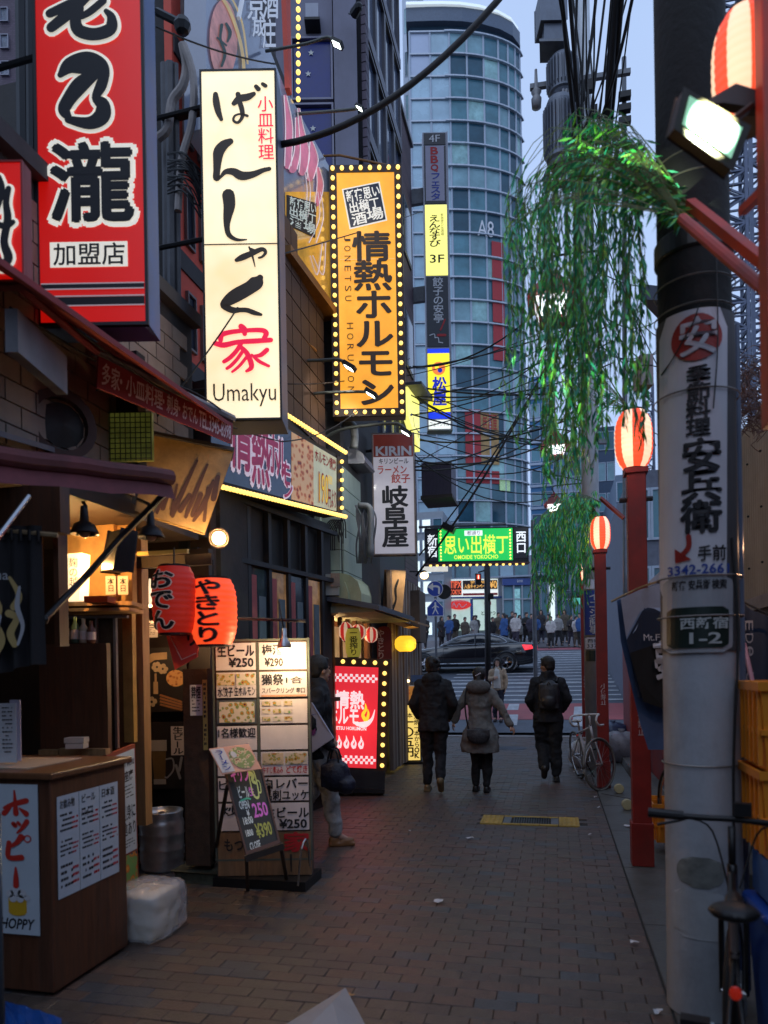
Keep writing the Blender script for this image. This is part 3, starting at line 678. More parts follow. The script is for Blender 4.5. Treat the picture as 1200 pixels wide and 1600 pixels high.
# --- mural building (blue billboard wall)
MB = thing('mural_building', 'building side covered by a slate-blue billboard with pink flame lettering', 'building', (-3, 7, 0))
dm = V((sin(radians(3.9)), cos(radians(3.9)), 0))
mY0 = 5.75; mP0 = V((-2.72, mY0, 0))
def mur(px, py):
    r = ray(px, py); n = V((dm.y, -dm.x, 0)); t_ = (mP0 - CAMP).dot(n) / r.dot(n); return CAMP + r * t_
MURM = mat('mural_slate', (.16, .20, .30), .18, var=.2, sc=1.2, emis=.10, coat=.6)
q = M(); pts = [mur(322, -60), mur(368, -60), mur(444, 135), mur(462, 166), mur(486, 210), mur(516, 263), mur(520, 486), mur(440, 384), mur(322, 200)]
q.prism(pts, (-.2, 0, 0)); q.build('billboard_panel', MURM, MB)
MF = Face(mur(322, 0), mur(516, 0), mur(516, 480), mur(322, 480)); 
class PF:  # photo columns straight on to the mural plane
    n = V((dm.y, -dm.x, 0)); ref = (0, 0, 1, 1)
    def m(s, x, y, off=0.): return mur(x, y) + s.n * off
    c = None
MP = PF()
q = M(); q.poly([MP.m(444, 384, .012), MP.m(444, 300, .012), MP.m(519, 300, .012), MP.m(519, 483, .012)]); q.build('gold_panel', mat('mural_gold', (.5, .27, .04), .15, var=.35, sc=3, emis=.45, coat=.7), MB)  # orange sign's reflection painted as a glowing gold patch on the mural
fl = [[(447, 260, 9), (449, 200, 10), (443, 150, 3)], [(455, 265, 12), (462, 235, 8), (461, 185, 3)], [(470, 270, 10), (474, 240, 13), (468, 200, 6), (464, 170, 2)], [(482, 280, 9), (487, 250, 14), (484, 222, 3)], [(493, 320, 6), (498, 290, 9), (494, 262, 3)]]
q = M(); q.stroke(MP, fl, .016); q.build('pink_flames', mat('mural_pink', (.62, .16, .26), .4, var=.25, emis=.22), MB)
q = M()
for st in fl + [[(486, 380, 10), (500, 340, 5), (496, 300, 3)], [(484, 400, 3), (498, 430, 8), (504, 380, 4)], [(476, 270, 3), (480, 300, 4), (476, 340, 3)]]:
    for g in (-1, 1):
        e = smooth([tuple(map(float, p)) for p in st], 5); q.tube([MP.m(p[0] + g * (p[2] / 2 + .6), p[1], .02) for p in e], .006, 4)
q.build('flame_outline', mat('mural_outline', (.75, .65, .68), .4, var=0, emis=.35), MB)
q = M(); q.slab(Face(MP.m(446, 305, .02), MP.m(492, 318, .02), MP.m(490, 372, .02), MP.m(446, 352, .02)), 0, 0, 1, 1, .002, .01); q.build('label_plate', INK, MB)
q = M(); FF = Face(MP.m(446, 305, .03), MP.m(492, 318, .03), MP.m(490, 372, .03), MP.m(446, 352, .03))
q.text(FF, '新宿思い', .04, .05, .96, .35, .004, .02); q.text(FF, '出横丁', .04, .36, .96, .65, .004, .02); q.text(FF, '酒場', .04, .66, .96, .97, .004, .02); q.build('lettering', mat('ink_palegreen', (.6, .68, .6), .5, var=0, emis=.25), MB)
q = M(); q.tube([MP.m(376, -10, .03), MP.m(368, 30, .03)], .02, 4)
for s, x0, y0, x1, y1 in (('京', 384, -8, 410, 32), ('酒', 408, -12, 432, 30), ('成', 392, 28, 412, 58), ('庄', 408, 32, 428, 76)): q.text(MP, s, x0, y0, x1, y1, .02, .03)
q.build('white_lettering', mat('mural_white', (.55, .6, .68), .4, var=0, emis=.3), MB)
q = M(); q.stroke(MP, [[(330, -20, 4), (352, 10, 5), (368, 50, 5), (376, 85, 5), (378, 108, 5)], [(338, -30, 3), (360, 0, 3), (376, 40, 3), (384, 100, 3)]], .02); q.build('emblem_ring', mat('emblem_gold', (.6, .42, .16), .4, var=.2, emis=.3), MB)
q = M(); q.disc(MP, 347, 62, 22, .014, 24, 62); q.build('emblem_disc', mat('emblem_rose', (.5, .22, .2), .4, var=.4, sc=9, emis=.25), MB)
q = M(); q.stroke(MP, [[(343, 40, 5), (341, 62, 4), (348, 84, 5), (343, 104, 4)], [(350, 38, 4), (356, 52, 6), (352, 66, 3)], [(336, 60, 3), (350, 72, 3)]], .022); q.build('emblem_mark', mat('emblem_green', (.02, .07, .05), .5, var=0), MB)
# building body behind it and underside
ee = mur(519, 480); q = M(); q.prism([(-6.3, 7.32, 0), (-2.95, 7.32, 0), (ee.x - .45, ee.y - .1, 0), (-6.3, ee.y - .1, 0)], (0, 0, 8.6)); q.build('wall', WALLD, MB)
SID = mat('siding_brown', (.075, .035, .02), .6, var=.3, sc=5, dirt=.3)
zb, zt2 = D(440, 520, 6.8).z, mur(480, 440).z
for i in range(9):   # brown grid cladding under the mural
    for j in range(6):
        y = 6.6 + j * .27; z = 4.2 + i * .26
        if z > 6.2: continue
        M().box(-2.62, -2.6, y, y + .255, z, z + .245).build('cladding_panel', SID, MB)
M().box(-2.95, -2.62, 6.5, 8.24, 4.0, 6.3).build('backing_wall', BLK, MB)
q = M(); a, b = mur(440, 392), mur(519, 496); q.prism([a + V((.1, 0, .05)), b + V((.1, 0, .05)), b + V((.1, 0, -.04)), a + V((.1, 0, -.04))], (-.25, 0, 0)); q.build('lower_edge', mat('edge_copper', (.25, .12, .04), .4, .4, var=.3), MB)
q = M(); q.tube([D(441, 500, 7.0), D(492, 548, 7.9)], .025, 6); q.build('orange_rail', mat('rail_orange', (.4, .15, .03), .5, var=.2), MB)
RED2 = M(); a, b = mur(441, -60), mur(447, 150); RED2.prism([mur(437, -60), mur(446, -60), mur(449, 150), mur(445, 138)], (.05, 0, 0)); RED2.build('red_edge', REDW, MB)

# --- grey building with deep-blue star panels (faces us over the mural roof)
SB = thing('grey_star_building', 'grey building with deep blue star panels above the orange lightbox', 'building', (-3, 10, 0))
GRY = mat('grey_render', (.19, .185, .24), .7, var=.15, sc=1.5, dirt=.3)
Y = 10.2; F = FY(455, -60, 564, 300, Y)
M().slab(F, 430, -60, 520, 420, -.12, .3).build('wall', GRY, SB)
NVY = mat('panel_navy', (.008, .018, .16), .35, var=.15)
for y0, y1 in ((58, 150), (162, 262)):
    M().slab(F, 458, y0, 516, y1, -.08, .05).build('blue_panel', NVY, SB)
    q = M(); q.frame(F, 454, y0 - 4, 520, y1 + 3, 3, 3, -.02, .12); q.build('panel_frame', mat('frame_lilac', (.24, .23, .3), .6, var=.1), SB)
def star(q, F, x, y, r, off):
    q.poly([F.m(x + (r if i % 2 == 0 else r * .42) * sin(i * pi / 5), y - (r if i % 2 == 0 else r * .42) * cos(i * pi / 5), off) for i in range(10)])
for x, y in ((486, 76), (481, 109), (487, 195), (466, 232), (503, 240)):
    q = M(); star(q, F, x, y, 5, -.065); q.build('star', mat('star_white', (.6, .6, .55), .5, var=0), SB)
M().slab(F, 522, -60, 558, 420, 0, .5).build('pillar', GRY, SB)
q = M(); q.slab(F, 480, 14, 500, 38, .1, .25); q.build('lamp_box', mat('box_pale', (.35, .36, .42), .5, var=.1), SB)
q = M(); q.slab(F, 478, 37, 502, 41, .12, .3); q.build('lamp_bracket', BLK, SB)
t = thing('security_camera', 'small dark dome camera on the grey pillar at the top', 'camera', tuple(D(554, 22, Y - .1)))
q = M(); c = D(553, 22, Y - .15); q.cyl(c, c + V((.1, -.1, 0)), .07, .06, 10); q.sph(c + V((.1, -.1, 0)), .055, 8); q.build('housing', BLK, t); M().tube([c, c + V((-.1, .1, .12))], .015, 6).build('bracket', GRM, t)
# --- glazed grey building along the alley
GBB = thing('glazed_building', 'dark grey building with tall window bands running to the alley end', 'building', (-3, 11, 0))
XG = -2.62
def wx(px, py): return WX(px, py, XG)
yA, yB, yC = wx(562, 200).y, wx(648, 200).y, 0
M().box(-6.3, XG - .06, 10.6, 13.2, 0, 16).build('wall', mat('grey_wall_dark', (.06, .06, .075), .7, var=.2, sc=1, dirt=.3), GBB)
SKG = [mat('sky_glass_%d' % i, c, .06, var=.25, sc=.8) for i, c in enumerate([(.05, .07, .12), (.09, .12, .18), (.03, .045, .08)])]
for k in range(7):
    z0 = 5.2 + k * 1.55
    M().box(XG - .05, XG + .03, 10.6, 13.2, z0 - .2, z0 - .02).build('spandrel', mat('spandrel_grey', (.11, .11, .14), .5, .2, var=.2), GBB)
    for i in range(4):
        y0 = 10.66 + i * .64; w = M(); w.box(XG - .05, XG + .02, y0, y0 + .035, z0, z0 + 1.3); w.box(XG - .05, XG + .02, y0 + .575, y0 + .61, z0, z0 + 1.3); w.box(XG - .05, XG + .02, y0 + .035, y0 + .575, z0, z0 + .03); w.box(XG - .05, XG + .02, y0 + .035, y0 + .575, z0 + 1.27, z0 + 1.3)
        f = w.build('window_frame', mat('alu_dark', (.10, .10, .12), .4, .5, var=.1), GBB); M().box(XG - .05, XG - .03, y0 + .035, y0 + .575, z0 + .03, z0 + 1.27).build('pane', SKG[(k + i * 2) % 3], f)
q = M(); 
for z in [3.5 + i * .14 for i in range(70)]: q.box(XG - .02, XG + .05, 10.42, 10.6, z, z + .125)
q.build('brick_strip', mat('strip_purple', (.09, .07, .10), .7, var=.2), GBB, kind='stuff')
# --- brick corner building at the alley mouth
CB = thing('brick_corner_building', 'slim purple-grey brick building at the left corner of the alley mouth', 'building', (-2.6, 14, 0))
def cbr(n, L, tc):
    b = n.new('ShaderNodeTexBrick'); b.inputs['Scale'].default_value = 4.5; b.inputs['Color1'].default_value = (.13, .085, .10, 1); b.inputs['Color2'].default_value = (.09, .06, .075, 1); b.inputs['Mortar'].default_value = (.045, .04, .045, 1); b.inputs['Mortar Size'].default_value = .03
    mp = n.new('ShaderNodeMapping'); mp.inputs['Rotation'].default_value = (radians(90), 0, radians(90)); L.new(tc.outputs['Object'], mp.inputs[0]); L.new(mp.outputs[0], b.inputs['Vector']); return b.outputs[0], b.outputs[1]
CBM = texmat('corner_brick', .75, cbr)
XC = -2.68; yE = 14.55; M().box(-6.2, XC, 13.25, yE, 0, D(652, 195, 14).z).build('wall', CBM, CB)
q = M(); q.prism([(XC - .3, 13.22, 15), (XC + .04, 13.22, 15), (XC + .04, yE, 15), (XC - .3, yE, 15)], (0, 0, .2)); 
M().box(-6.2, XC + .05, 13.2, yE + .05, D(652, 195, 14).z, D(652, 188, 14).z).build('coping', GRM, CB)
for z in (5.2, 7.4, 9.6): 
    q = M(); q.box(XC - .02, XC + .03, 13.6, 14.3, z, z + 1.1); f = q.build('window_frame', GRM, CB); M().box(XC + .031, XC + .035, 13.65, 14.25, z + .06, z + 1.04).build('pane', SKG[1], f)
# small purple-brown panel house beyond with awning (660-705, 720-790)
t = block('corner_canopy', 'purple corrugated canopy box jutting over the alley mouth', 659, 705, 722, 16.3, mat('canopy_purple', (.085, .07, .10), .6, var=.2), depth=.8, zb=D(680, 776, 16.3).z, cat='canopy')
zc0, zc1 = D(680, 776, 16.3).z, D(682, 722, 16.3).z; q = M()
for i in range(22): xx = D(659, 750, 16.3).x + i * .032; q.box(xx, xx + .014, 16.27, 16.3, zc0, zc1)
q.build('corrugation', mat('canopy_purple2', (.11, .09, .13), .6, var=.2), t)
M().box(D(659, 750, 16.3).x, D(708, 750, 16.3).x, 16.1, 17.1, zc0 - .08, zc0 - .005).build('soffit', mat('soffit_brown', (.05, .035, .025), .7, var=.2), t)

# --- pale green panelled shop with ventilation hoods
PS = thing('panelled_shop', 'pale green panelled shop wall with hoods, pipes and a small slate canopy', 'building', (-2.7, 9, 0))
GRN = mat('panel_pale_green', (.33, .40, .33), .6, var=.12, sc=4, dirt=.35)
XS = -2.5
M().box(-6.2, XS - .02, 8.55, 10.55, 2.55, 7.2).build('wall', WALLD, PS)
for r in range(7):
    for c in range(2):
        x0 = -3.12 + c * .3
        M().box(x0, x0 + .29, 8.5, 8.54, 2.3 + r * .26, 2.3 + r * .26 + .25).build('panel', GRN, PS)
for r in range(7): M().box(XS - .02, XS, 8.56, 9.4, 2.3 + r * .26, 2.3 + r * .26 + .25).build('panel', GRN, PS)
q = M(); q.box(XS - .33, XS - .26, 8.42, 8.5, 0, 4.3); q.build('corner_post', GRN, PS)
for i in range(2):
    c = D(505 + i * 21, 925, 8.35 + i * .1); q = M(); pr = []
    prof = [(0, 0, .36)] 
    q.prism([(c.x - .14, c.y, c.z - .16), (c.x + .30, c.y, c.z - .16), (c.x + .30, c.y, c.z - .02), (c.x + .26, c.y, c.z + .11), (c.x + .17, c.y, c.z + .19), (c.x + .05, c.y, c.z + .22), (c.x - .14, c.y, c.z + .22)], (0, .5, 0))
    q.build('vent_hood', mat('hood_cream', (.42, .44, .27), .45, .1, var=.12, dirt=.3), PS, bev=.01)
q = M(); F = FY(505, 890, 535, 930, 8.2); q.slab(F, 506, 897, 529, 930, 0, .12); q.build('meter_box', mat('meter_grey', (.34, .36, .33), .5, var=.2), PS); q = M(); q.slab(F, 517, 896, 531, 917, .02, .03); q.build('meter_glass', mat('meter_amber', (.3, .2, .12), .2, var=.4), PS)
q = M(); c0 = D(503, 942, 8.3); c1 = D(595, 955, 9.2); q.prism([(c0.x, 8.2, c0.z + .03), (-1.98, 8.2, c0.z - .12), (-1.98, 10.4, c0.z - .12), (c0.x, 10.4, c0.z + .03)], (0, 0, .05)); q.build('slate_canopy', mat('slate_blue', (.07, .085, .11), .5, var=.3, sc=8, dirt=.3), PS)
for i in range(8): q = M(); q.prism([(c0.x, 8.22 + i * .27, c0.z + .085), (-2.0, 8.22 + i * .27, c0.z - .065), (-2.0, 8.46 + i * .27, c0.z - .065), (c0.x, 8.46 + i * .27, c0.z + .085)], (0, 0, .015)); q.build('canopy_slate', mat('slate_piece', (.09, .105, .13), .5, var=.3, sc=8, dirt=.3), PS)
M().box(-3.0, -2.05, 8.3, 10.4, 2.28, 2.36).build('canopy_fascia', mat('fascia_green', (.3, .34, .26), .6, var=.15, dirt=.3), PS)
M().box(-5.9, -2.7, 10.4, 10.54, 0, 2.7).build('shop_back', mat('shop_back_warm', (.3, .12, .05), .7, var=.4, sc=4, emis=.10), PS)
M().box(-5.9, -3.4, 8.56, 8.7, 0, 2.3).build('inner_wall', WOOD, PS)
for i in range(5): M().box(-2.74, -2.69, 8.66 + i * .36, 8.72 + i * .36, .0, 2.28).build('door_post', WOOD, PS)
for i in range(4): M().box(-2.73, -2.71, 8.76 + i * .36, 8.99 + i * .36, 1.1, 2.15).build('lattice_pane', mat('shoji_warm', (.5, .3, .14), .6, var=.3, emis=.5), PS)
M().box(-2.74, -2.70, 8.62, 10.4, 0, .75).build('dado', DWD, PS)
# plank-walled end of the shop row
for i in range(17):
    y = 10.7 + i * .155
    M().box(-2.46 - .01 * (i % 2), -2.4 - .012 * (i % 3), y, y + .145, 0.05, 3.1).build('plank', [mat('plank_grey', (.22, .17, .14), .7, var=.35, sc=14, dirt=.4), mat('plank_dark', (.11, .07, .05), .7, var=.35, sc=14, dirt=.3), mat('plank_pale', (.3, .26, .22), .7, var=.3, sc=14, dirt=.4)][i % 3], PS)
q = M(); c = D(618, 975, 11.2); q.prism([(-2.44, 10.5, c.z + .12), (-1.95, 10.5, c.z - .05), (-1.95, 11.5, c.z - .05), (-2.44, 11.5, c.z + .12)], (0, 0, .03)); q.build('small_awning_board', PWD, PS)

# --- dark storefront under the long billboard (red curtains behind glass)
SF = thing('hormone_storefront', 'dark glazed storefront with pink and grey strips under the long billboard', 'building', (-2.7, 7, 0))
BD = V((.22, .975, 0)).normalized(); q0 = V((-2.56, 6.3, 0))
M().box(-6.2, -2.9, 7.3, 8.5, 0, 3.3).build('back_wall', mat('front_wall_black', (.012, .013, .015), .6, var=.3), SF)
FS = Face(V((-3.0, 5.7, 3.35)), V((-2.52, 8.3, 3.35)), V((-2.52, 8.3, 0)), V((-3.0, 5.7, 0)))
M().slab(FS, 0, 0, 1, 1, -.08, .1).build('front_wall', mat('front_wall_black', (.012, .013, .015), .6), SF)
for i in range(7):
    u = .02 + i * .14; M().slab(FS, u, .04, u + .02, .97, 0, .06).build('mullion', DKM, SF)
    if i < 6:
        M().slab(FS, u + .022, .22, u + .138, .62, -.03, .02).build('pane', mat('front_glass_lit', (.30, .16, .07), .15, var=.7, sc=4, emis=.35) if i in (1, 3, 5) else mat('front_glass', (.03, .045, .06), .08, var=.4), SF)
        M().slab(FS, u + .03, .24, u + .065, .60, -.02, .01).build('pink_strip', mat('curtain_pink', (.40, .10, .10), .7, var=.2), SF)
        M().slab(FS, u + .08, .3, u + .125, .6, -.02, .01).build('grey_strip', mat('curtain_grey', (.13, .17, .19), .7, var=.2), SF)
        M().slab(FS, u + .022, .64, u + .138, .95, -.02, .02).build('lower_panel', mat('low_brown', (.07, .03, .02), .6, var=.3), SF)
for v in (.03, .2, .62): M().slab(FS, 0, v, 1, v + .014, .02, .06).build('transom', DKM, SF)

# --- left-hand kerb stones by the wooden post
q = M()
for i in range(3): M().prism([(-2.86 + .03 * i, 5.0 + i * .42, 0), (-2.42, 4.98 + i * .42, 0), (-2.42, 5.38 + i * .42, 0), (-2.86, 5.4 + i * .42, 0)], (0, 0, .085 + .012 * i)).build('kerb_stone', mat('mossy_stone', (.07, .075, .05), .9, var=.4, sc=10, bump=.8), kind='structure', bev=.02)
# ================================================================ signs over the alley (left side)
def em(name, col, e, b=None, var=.06, rough=.35, sc=3): return mat(name, b or tuple(min(.8, c * .8) for c in col), rough, var=var, emis=e, ecol=None if False else col, sc=sc)
def lightbox(name, label, px, Y, depth, face, framem, fw=3, cat='sign', sidem=None, X1=None):
    x0, y0, x1, y1 = px; F = FY(x0, y0, x1, y1, Y); c = F.m((x0 + x1) / 2, y1); t = thing(name, label, cat, (c.x, c.y + depth / 2, c.z))
    q = M(); q.slab(F, x0, y0, x1, y1, -.012, depth); q.build('cabinet', sidem or DKM, t)
    q = M(); q.frame(F, x0, y0, x1, y1, fw, fw, .0, .03); q.build('frame', framem, t)
    q = M(); q.slab(F, x0 + fw, y0 + fw, x1 - fw, y1 - fw, -.006, .004); q.build('face_panel', face, t)
    return t, F
def brackets(t, F, xs, ys, Y, l=.5, r=.02):
    for y in ys:
        q = M(); a = F.m(xs, y, -.1); q.tube([a, a + V((-l, .02, 0))], r, 6); q.build('bracket', BLK, t)
# --- tall cream lightbox
CREAM = texmat('lit_cream', .35, lambda n, L, tc: (ramp(n, L, cnoise(n, L, tc, 1.3, 3).outputs[0], [(.3, (.92, .66, .35)), (.5, (.98, .80, .50)), (.7, (1, .87, .60))]), None), emis=.9)
t, F = lightbox('lightbox_sign', 'tall glowing cream sign with black brush kana and red kanji over Umakyu', (316, 107, 436, 656), 5.1, .34, DKM, CREAM and DKM, 3, sidem=mat('sign_side_slate', (.05, .065, .13), .4, .2, var=.2, dirt=.3))
for o in t.children:
    if o.name.startswith('face_panel'): o.data.materials[0] = CREAM
F.ref = (50, 370 - 12, 436, 2186)
BR = [[(130, 490, 26), (133, 530, 36), (142, 580, 32), (157, 622, 20)], [(222, 540, 26), (250, 516, 38), (290, 508, 38), (322, 492, 24)], [(243, 492, 26), (250, 530, 26), (262, 575, 26), (262, 612, 20), (240, 640, 16), (218, 628, 14), (226, 604, 12), (256, 596, 12), (288, 606, 16)],
      [(334, 454, 22), (346, 468, 26)], [(368, 442, 20), (382, 452, 22)],
      [(200, 738, 34), (168, 756, 50), (142, 790, 56), (134, 840, 44), (130, 890, 36), (128, 928, 34), (148, 922, 16), (174, 896, 28), (214, 896, 40), (255, 918, 48), (310, 912, 36), (360, 892, 26), (394, 884, 22)],
      [(186, 1016, 64), (190, 1070, 60), (180, 1130, 44), (176, 1180, 30), (186, 1224, 26), (225, 1250, 18), (274, 1250, 7)],
      [(222, 1356, 22), (252, 1342, 34), (300, 1322, 30), (350, 1302, 24), (368, 1318, 18), (352, 1340, 14), (334, 1346, 12)], [(292, 1298, 12), (312, 1306, 12)], [(286, 1290, 10), (300, 1330, 12), (314, 1392, 5)],
      [(338, 1452, 40), (318, 1478, 80), (270, 1512, 92), (200, 1552, 86), (158, 1588, 54), (182, 1612, 34), (246, 1598, 30), (300, 1618, 32), (338, 1640, 18)]]
BR = BR[:10] + [[(338, 1450, 34), (322, 1472, 72), (284, 1502, 70), (216, 1540, 72), (172, 1570, 56), (154, 1592, 36), (196, 1616, 34), (236, 1616, 26), (270, 1618, 26), (306, 1632, 26), (340, 1642, 16)]]
SIGNB = mat('brush_black', (.02, .012, .008), .5, var=0, emis=.012, ecol=(1, .7, .4))
q = M(); q.stroke(F, BR, .001)
q.text(F, 'Umakyu', 92, 1996, 408, 2118, .001, .0); q.build('lettering', SIGNB, t)
RR = [[(238, 1700, 30), (252, 1716, 34), (256, 1740, 24)], [(134, 1770, 26), (140, 1744, 28), (180, 1730, 26), (260, 1722, 24), (340, 1722, 26), (364, 1738, 28), (352, 1764, 24)], [(106, 1786, 26), (150, 1796, 30), (220, 1782, 26), (300, 1778, 28), (386, 1774, 26)],
      [(236, 1790, 24), (214, 1826, 24), (180, 1862, 24), (150, 1882, 22)], [(244, 1830, 20), (216, 1870, 20), (186, 1902, 20), (164, 1918, 18)], [(262, 1862, 18), (232, 1900, 18), (206, 1924, 16), (190, 1936, 14)],
      [(230, 1804, 22), (262, 1836, 26), (282, 1880, 28), (286, 1916, 26), (262, 1934, 16)], [(366, 1826, 26), (334, 1852, 24), (300, 1856, 14)], [(290, 1850, 14), (326, 1884, 20), (374, 1910, 16)]]
SIGNR = mat('brush_red', (.75, .01, .06), .5, var=0, emis=.75, ecol=(.85, .012, .06))
q = M(); q.stroke(F, RR, .001); q.text(F, '小皿料理', 340, 504, 412, 838, .001, .01, True); q.build('red_lettering', SIGNR, t)
q = M(); q.slab(F, 56, 1268, 430, 1274, .0, .003); q.build('panel_seam', mat('seam_brown', (.2, .13, .07), .5, var=0), t)
brackets(t, F, 50, (500, 1200, 2000), 5.1)
# --- big red sign with black characters
REDL = mat('lit_red', (.42, .012, .008), .3, var=.12, sc=1.2, emis=.46, ecol=(.74, .006, .003))
t, F = lightbox('lightbox_sign', 'big red vertical sign with white-edged black brush characters at upper left', (53, -95, 227, 508), 3.55, .2, REDL, DKM, 5, sidem=mat('sign_side_blue', (.07, .13, .30), .5, .1, var=.2, dirt=.2))
F.ref = (53, -95, 227, 508)
NAI = [[(97, 118, 10), (112, 104, 26), (138, 100, 36), (158, 104, 26), (166, 116, 16), (160, 136, 18), (152, 154, 14), (162, 166, 22), (160, 184, 26), (140, 194, 20), (108, 188, 12)], [(150, 118, 18), (128, 134, 26), (110, 156, 22), (102, 172, 20), (108, 184, 12)]]
OI = [[(82, 22, 14), (110, 10, 16), (150, -8, 14), (176, -20, 10)], [(84, 44, 16), (112, 22, 18), (146, -10, 16)], [(98, -22, 14), (140, -34, 12)], [(118, -50, 14), (120, -10, 14)], [(128, 16, 16), (122, 34, 18), (128, 50, 20), (152, 56, 20), (176, 48, 20), (178, 30, 14), (170, 20, 8)], [(166, 4, 12), (146, 20, 12), (132, 28, 10)]]
q = M(); q.stroke(F, NAI, .001, 5); q.stroke(F, OI, .001, 5)
q.text(F, '瀧', 74, 224, 200, 352, .001, .085, em='box'); q.slab(F, 75, 378, 196, 417, .002, .004); q.build('white_outline', mat('outline_cream', (.7, .68, .6), .4, var=.04, emis=.55, ecol=(.9, .85, .72)), t)
q = M(); q.stroke(F, NAI, .008); q.stroke(F, OI, .008); q.text(F, '瀧', 78, 228, 196, 348, .006, .045, em='box'); q.text(F, '加盟店', 80, 381, 192, 415, .004, .012); q.build('lettering', INK, t)
q = M(); q.slab(F, 60, 444, 221, 450, .002, .004); q.slab(F, 60, 464, 221, 476, .002, .004); q.build('dark_stripe', INK, t)
q = M(); [q.slab(F, 60, y, 221, y + 1.8, .003, .004) for y in (442, 450.4, 461.6, 476.4)]; q.build('white_stripe', mat('stripe_white', (.6, .5, .5), .4, var=0, emis=.2), t)
brackets(t, F, 60, (60, 250, 480), 3.55)
# --- cropped red sign at left edge
t, F = lightbox('lightbox_sign', 'cropped hexagonal red sign with black calligraphy at the left edge', (-72, 250, 36, 440), 2.75, .07, REDL, mat('frame_crimson', (.3, .02, .02), .4, var=.2), 3, sidem=mat('sign_side_crimson', (.25, .015, .015), .4, var=.2))
st = [[(2, 280, 8), (6, 300, 10), (-4, 330, 12)], [(16, 298, 9), (12, 320, 10), (14, 345, 12), (8, 380, 12), (14, 405, 14), (4, 420, 10)], [(-10, 350, 10), (10, 356, 10), (22, 350, 8)]]
F.ref = (-68, 252, 36, 440); q = M(); q.stroke(F, st, .001, 4); q.build('white_outline', MC['outline_cream'], t); q = M(); q.stroke(F, st, .006); q.build('lettering', INK, t)
brackets(t, F, -60, (300,), 2.75)

# --- orange lightbox with chasing bulbs
ORL2 = texmat('lit_orange_face', .35, lambda n, L, tc: (ramp(n, L, cnoise(n, L, tc, 1.6).outputs[0], [(.32, (.74, .27, .012)), (.55, (.82, .35, .02)), (.75, (.88, .45, .05))]), None), emis=.9)
FRB = mat('frame_bulb_dark', (.025, .010, .006), .5, var=.2, emis=.0)
t, F = lightbox('lightbox_sign', 'orange vertical sign ringed by yellow bulbs with thick black characters', (517, 257, 631, 650), 8.35, .16, ORL2, FRB, 12, sidem=mat('side_ochre', (.16, .09, .03), .5, var=.3))
bulbm = M().sph((0, 0, 0), .026, 8); bme = bpy.data.meshes.new('bulb'); bme.from_pydata(bulbm.v, [], bulbm.f); bme.materials.append(BULB); bme.polygons.foreach_set('use_smooth', [True] * len(bme.polygons))
def bulb(t, p, me=None, s=1.):
    o = bpy.data.objects.new('bulb', me or bme); COL.objects.link(o); o.parent = t; o.location = V(p) - ORG[t.name]; o.scale = (s, s, s)
for i in range(26):
    for x in (523, 625): bulb(t, F.m(x, 263.5 + i * 15.25, .02))
for i in range(1, 7): 
    for y in (263.5, 644.5): bulb(t, F.m(523 + i * 14.6, y, .02))
F.ref = (517, 257, 631, 650)
BF2 = Face(F.m(537, 295, .002), F.m(596, 284, .002), F.m(607, 345, .002), F.m(548, 358, .002))
q = M(); q.slab(BF2, 0, 0, 1, 1, .0, .004); q.build('plate_border', MC['outline_cream'], t); q = M(); q.slab(BF2, .035, .035, .965, .965, .003, .004); q.build('name_plate', mat('plate_ink', (.012, .015, .04), .4, var=0), t)
q = M(); q.text(BF2, '新宿思い', .07, .08, .95, .37, .006, .022); q.text(BF2, '出横丁', .10, .38, .88, .64, .006, .022); q.text(BF2, '酒', .10, .66, .46, .95, .006, .03, em='box'); q.text(BF2, '場', .5, .64, .9, .93, .006, .03, em='box'); q.build('plate_lettering', MC['outline_cream'], t)
q = M()
for i, ch in enumerate('情熱ホルモン'):
    q.text(F, ch, 552 + i * .6, 363 + i * 45.4, 607 + i * .6, 409 + i * 45.4, .002, .045, em='box')
for i, ch in enumerate('JONETSU'): q.text(Face(F.m(549, 368 + i * 15.6, .0), F.m(549, 376.5 + i * 15.6, 0), F.m(539, 376.5 + i * 15.6, 0), F.m(539, 368 + i * 15.6, 0)), ch, 0, 0, 1, 1, .003, .0, em='fit')
for i, ch in enumerate('HORUMON'): q.text(Face(F.m(551, 504 + i * 16.6, .0), F.m(551, 513.5 + i * 16.6, 0), F.m(541, 513.5 + i * 16.6, 0), F.m(541, 504 + i * 16.6, 0)), ch, 0, 0, 1, 1, .003, .0, em='fit')
q.build('lettering', mat('letter_black', (.03, .012, .004), .5, var=0, emis=.01, ecol=(1, .5, .1)), t)
q = M(); q.slab(F, 532, 404.5, 617, 405.5, .001, .002); q.build('panel_seam', mat('seam_pale', (.7, .5, .2), .5, var=0, emis=.6), t)
brackets(t, F, 520, (300, 620), 8.35, .6, .03)
q = M(); q.tube([F.m(517, 257, -.1) + V((-.7, 0, .28)), F.m(560, 250, -.05) + V((-.2, 0, .13)), F.m(625, 258, -.05)], .014, 6); q.build('stay_rod', MC['edge_copper'], t)
for i in range(12):
    o = bpy.data.objects.new('bulb', bme); COL.objects.link(o); o.parent = MB; o.location = MP.m(462, 2 + i * 14, .03) - ORG[MB.name]
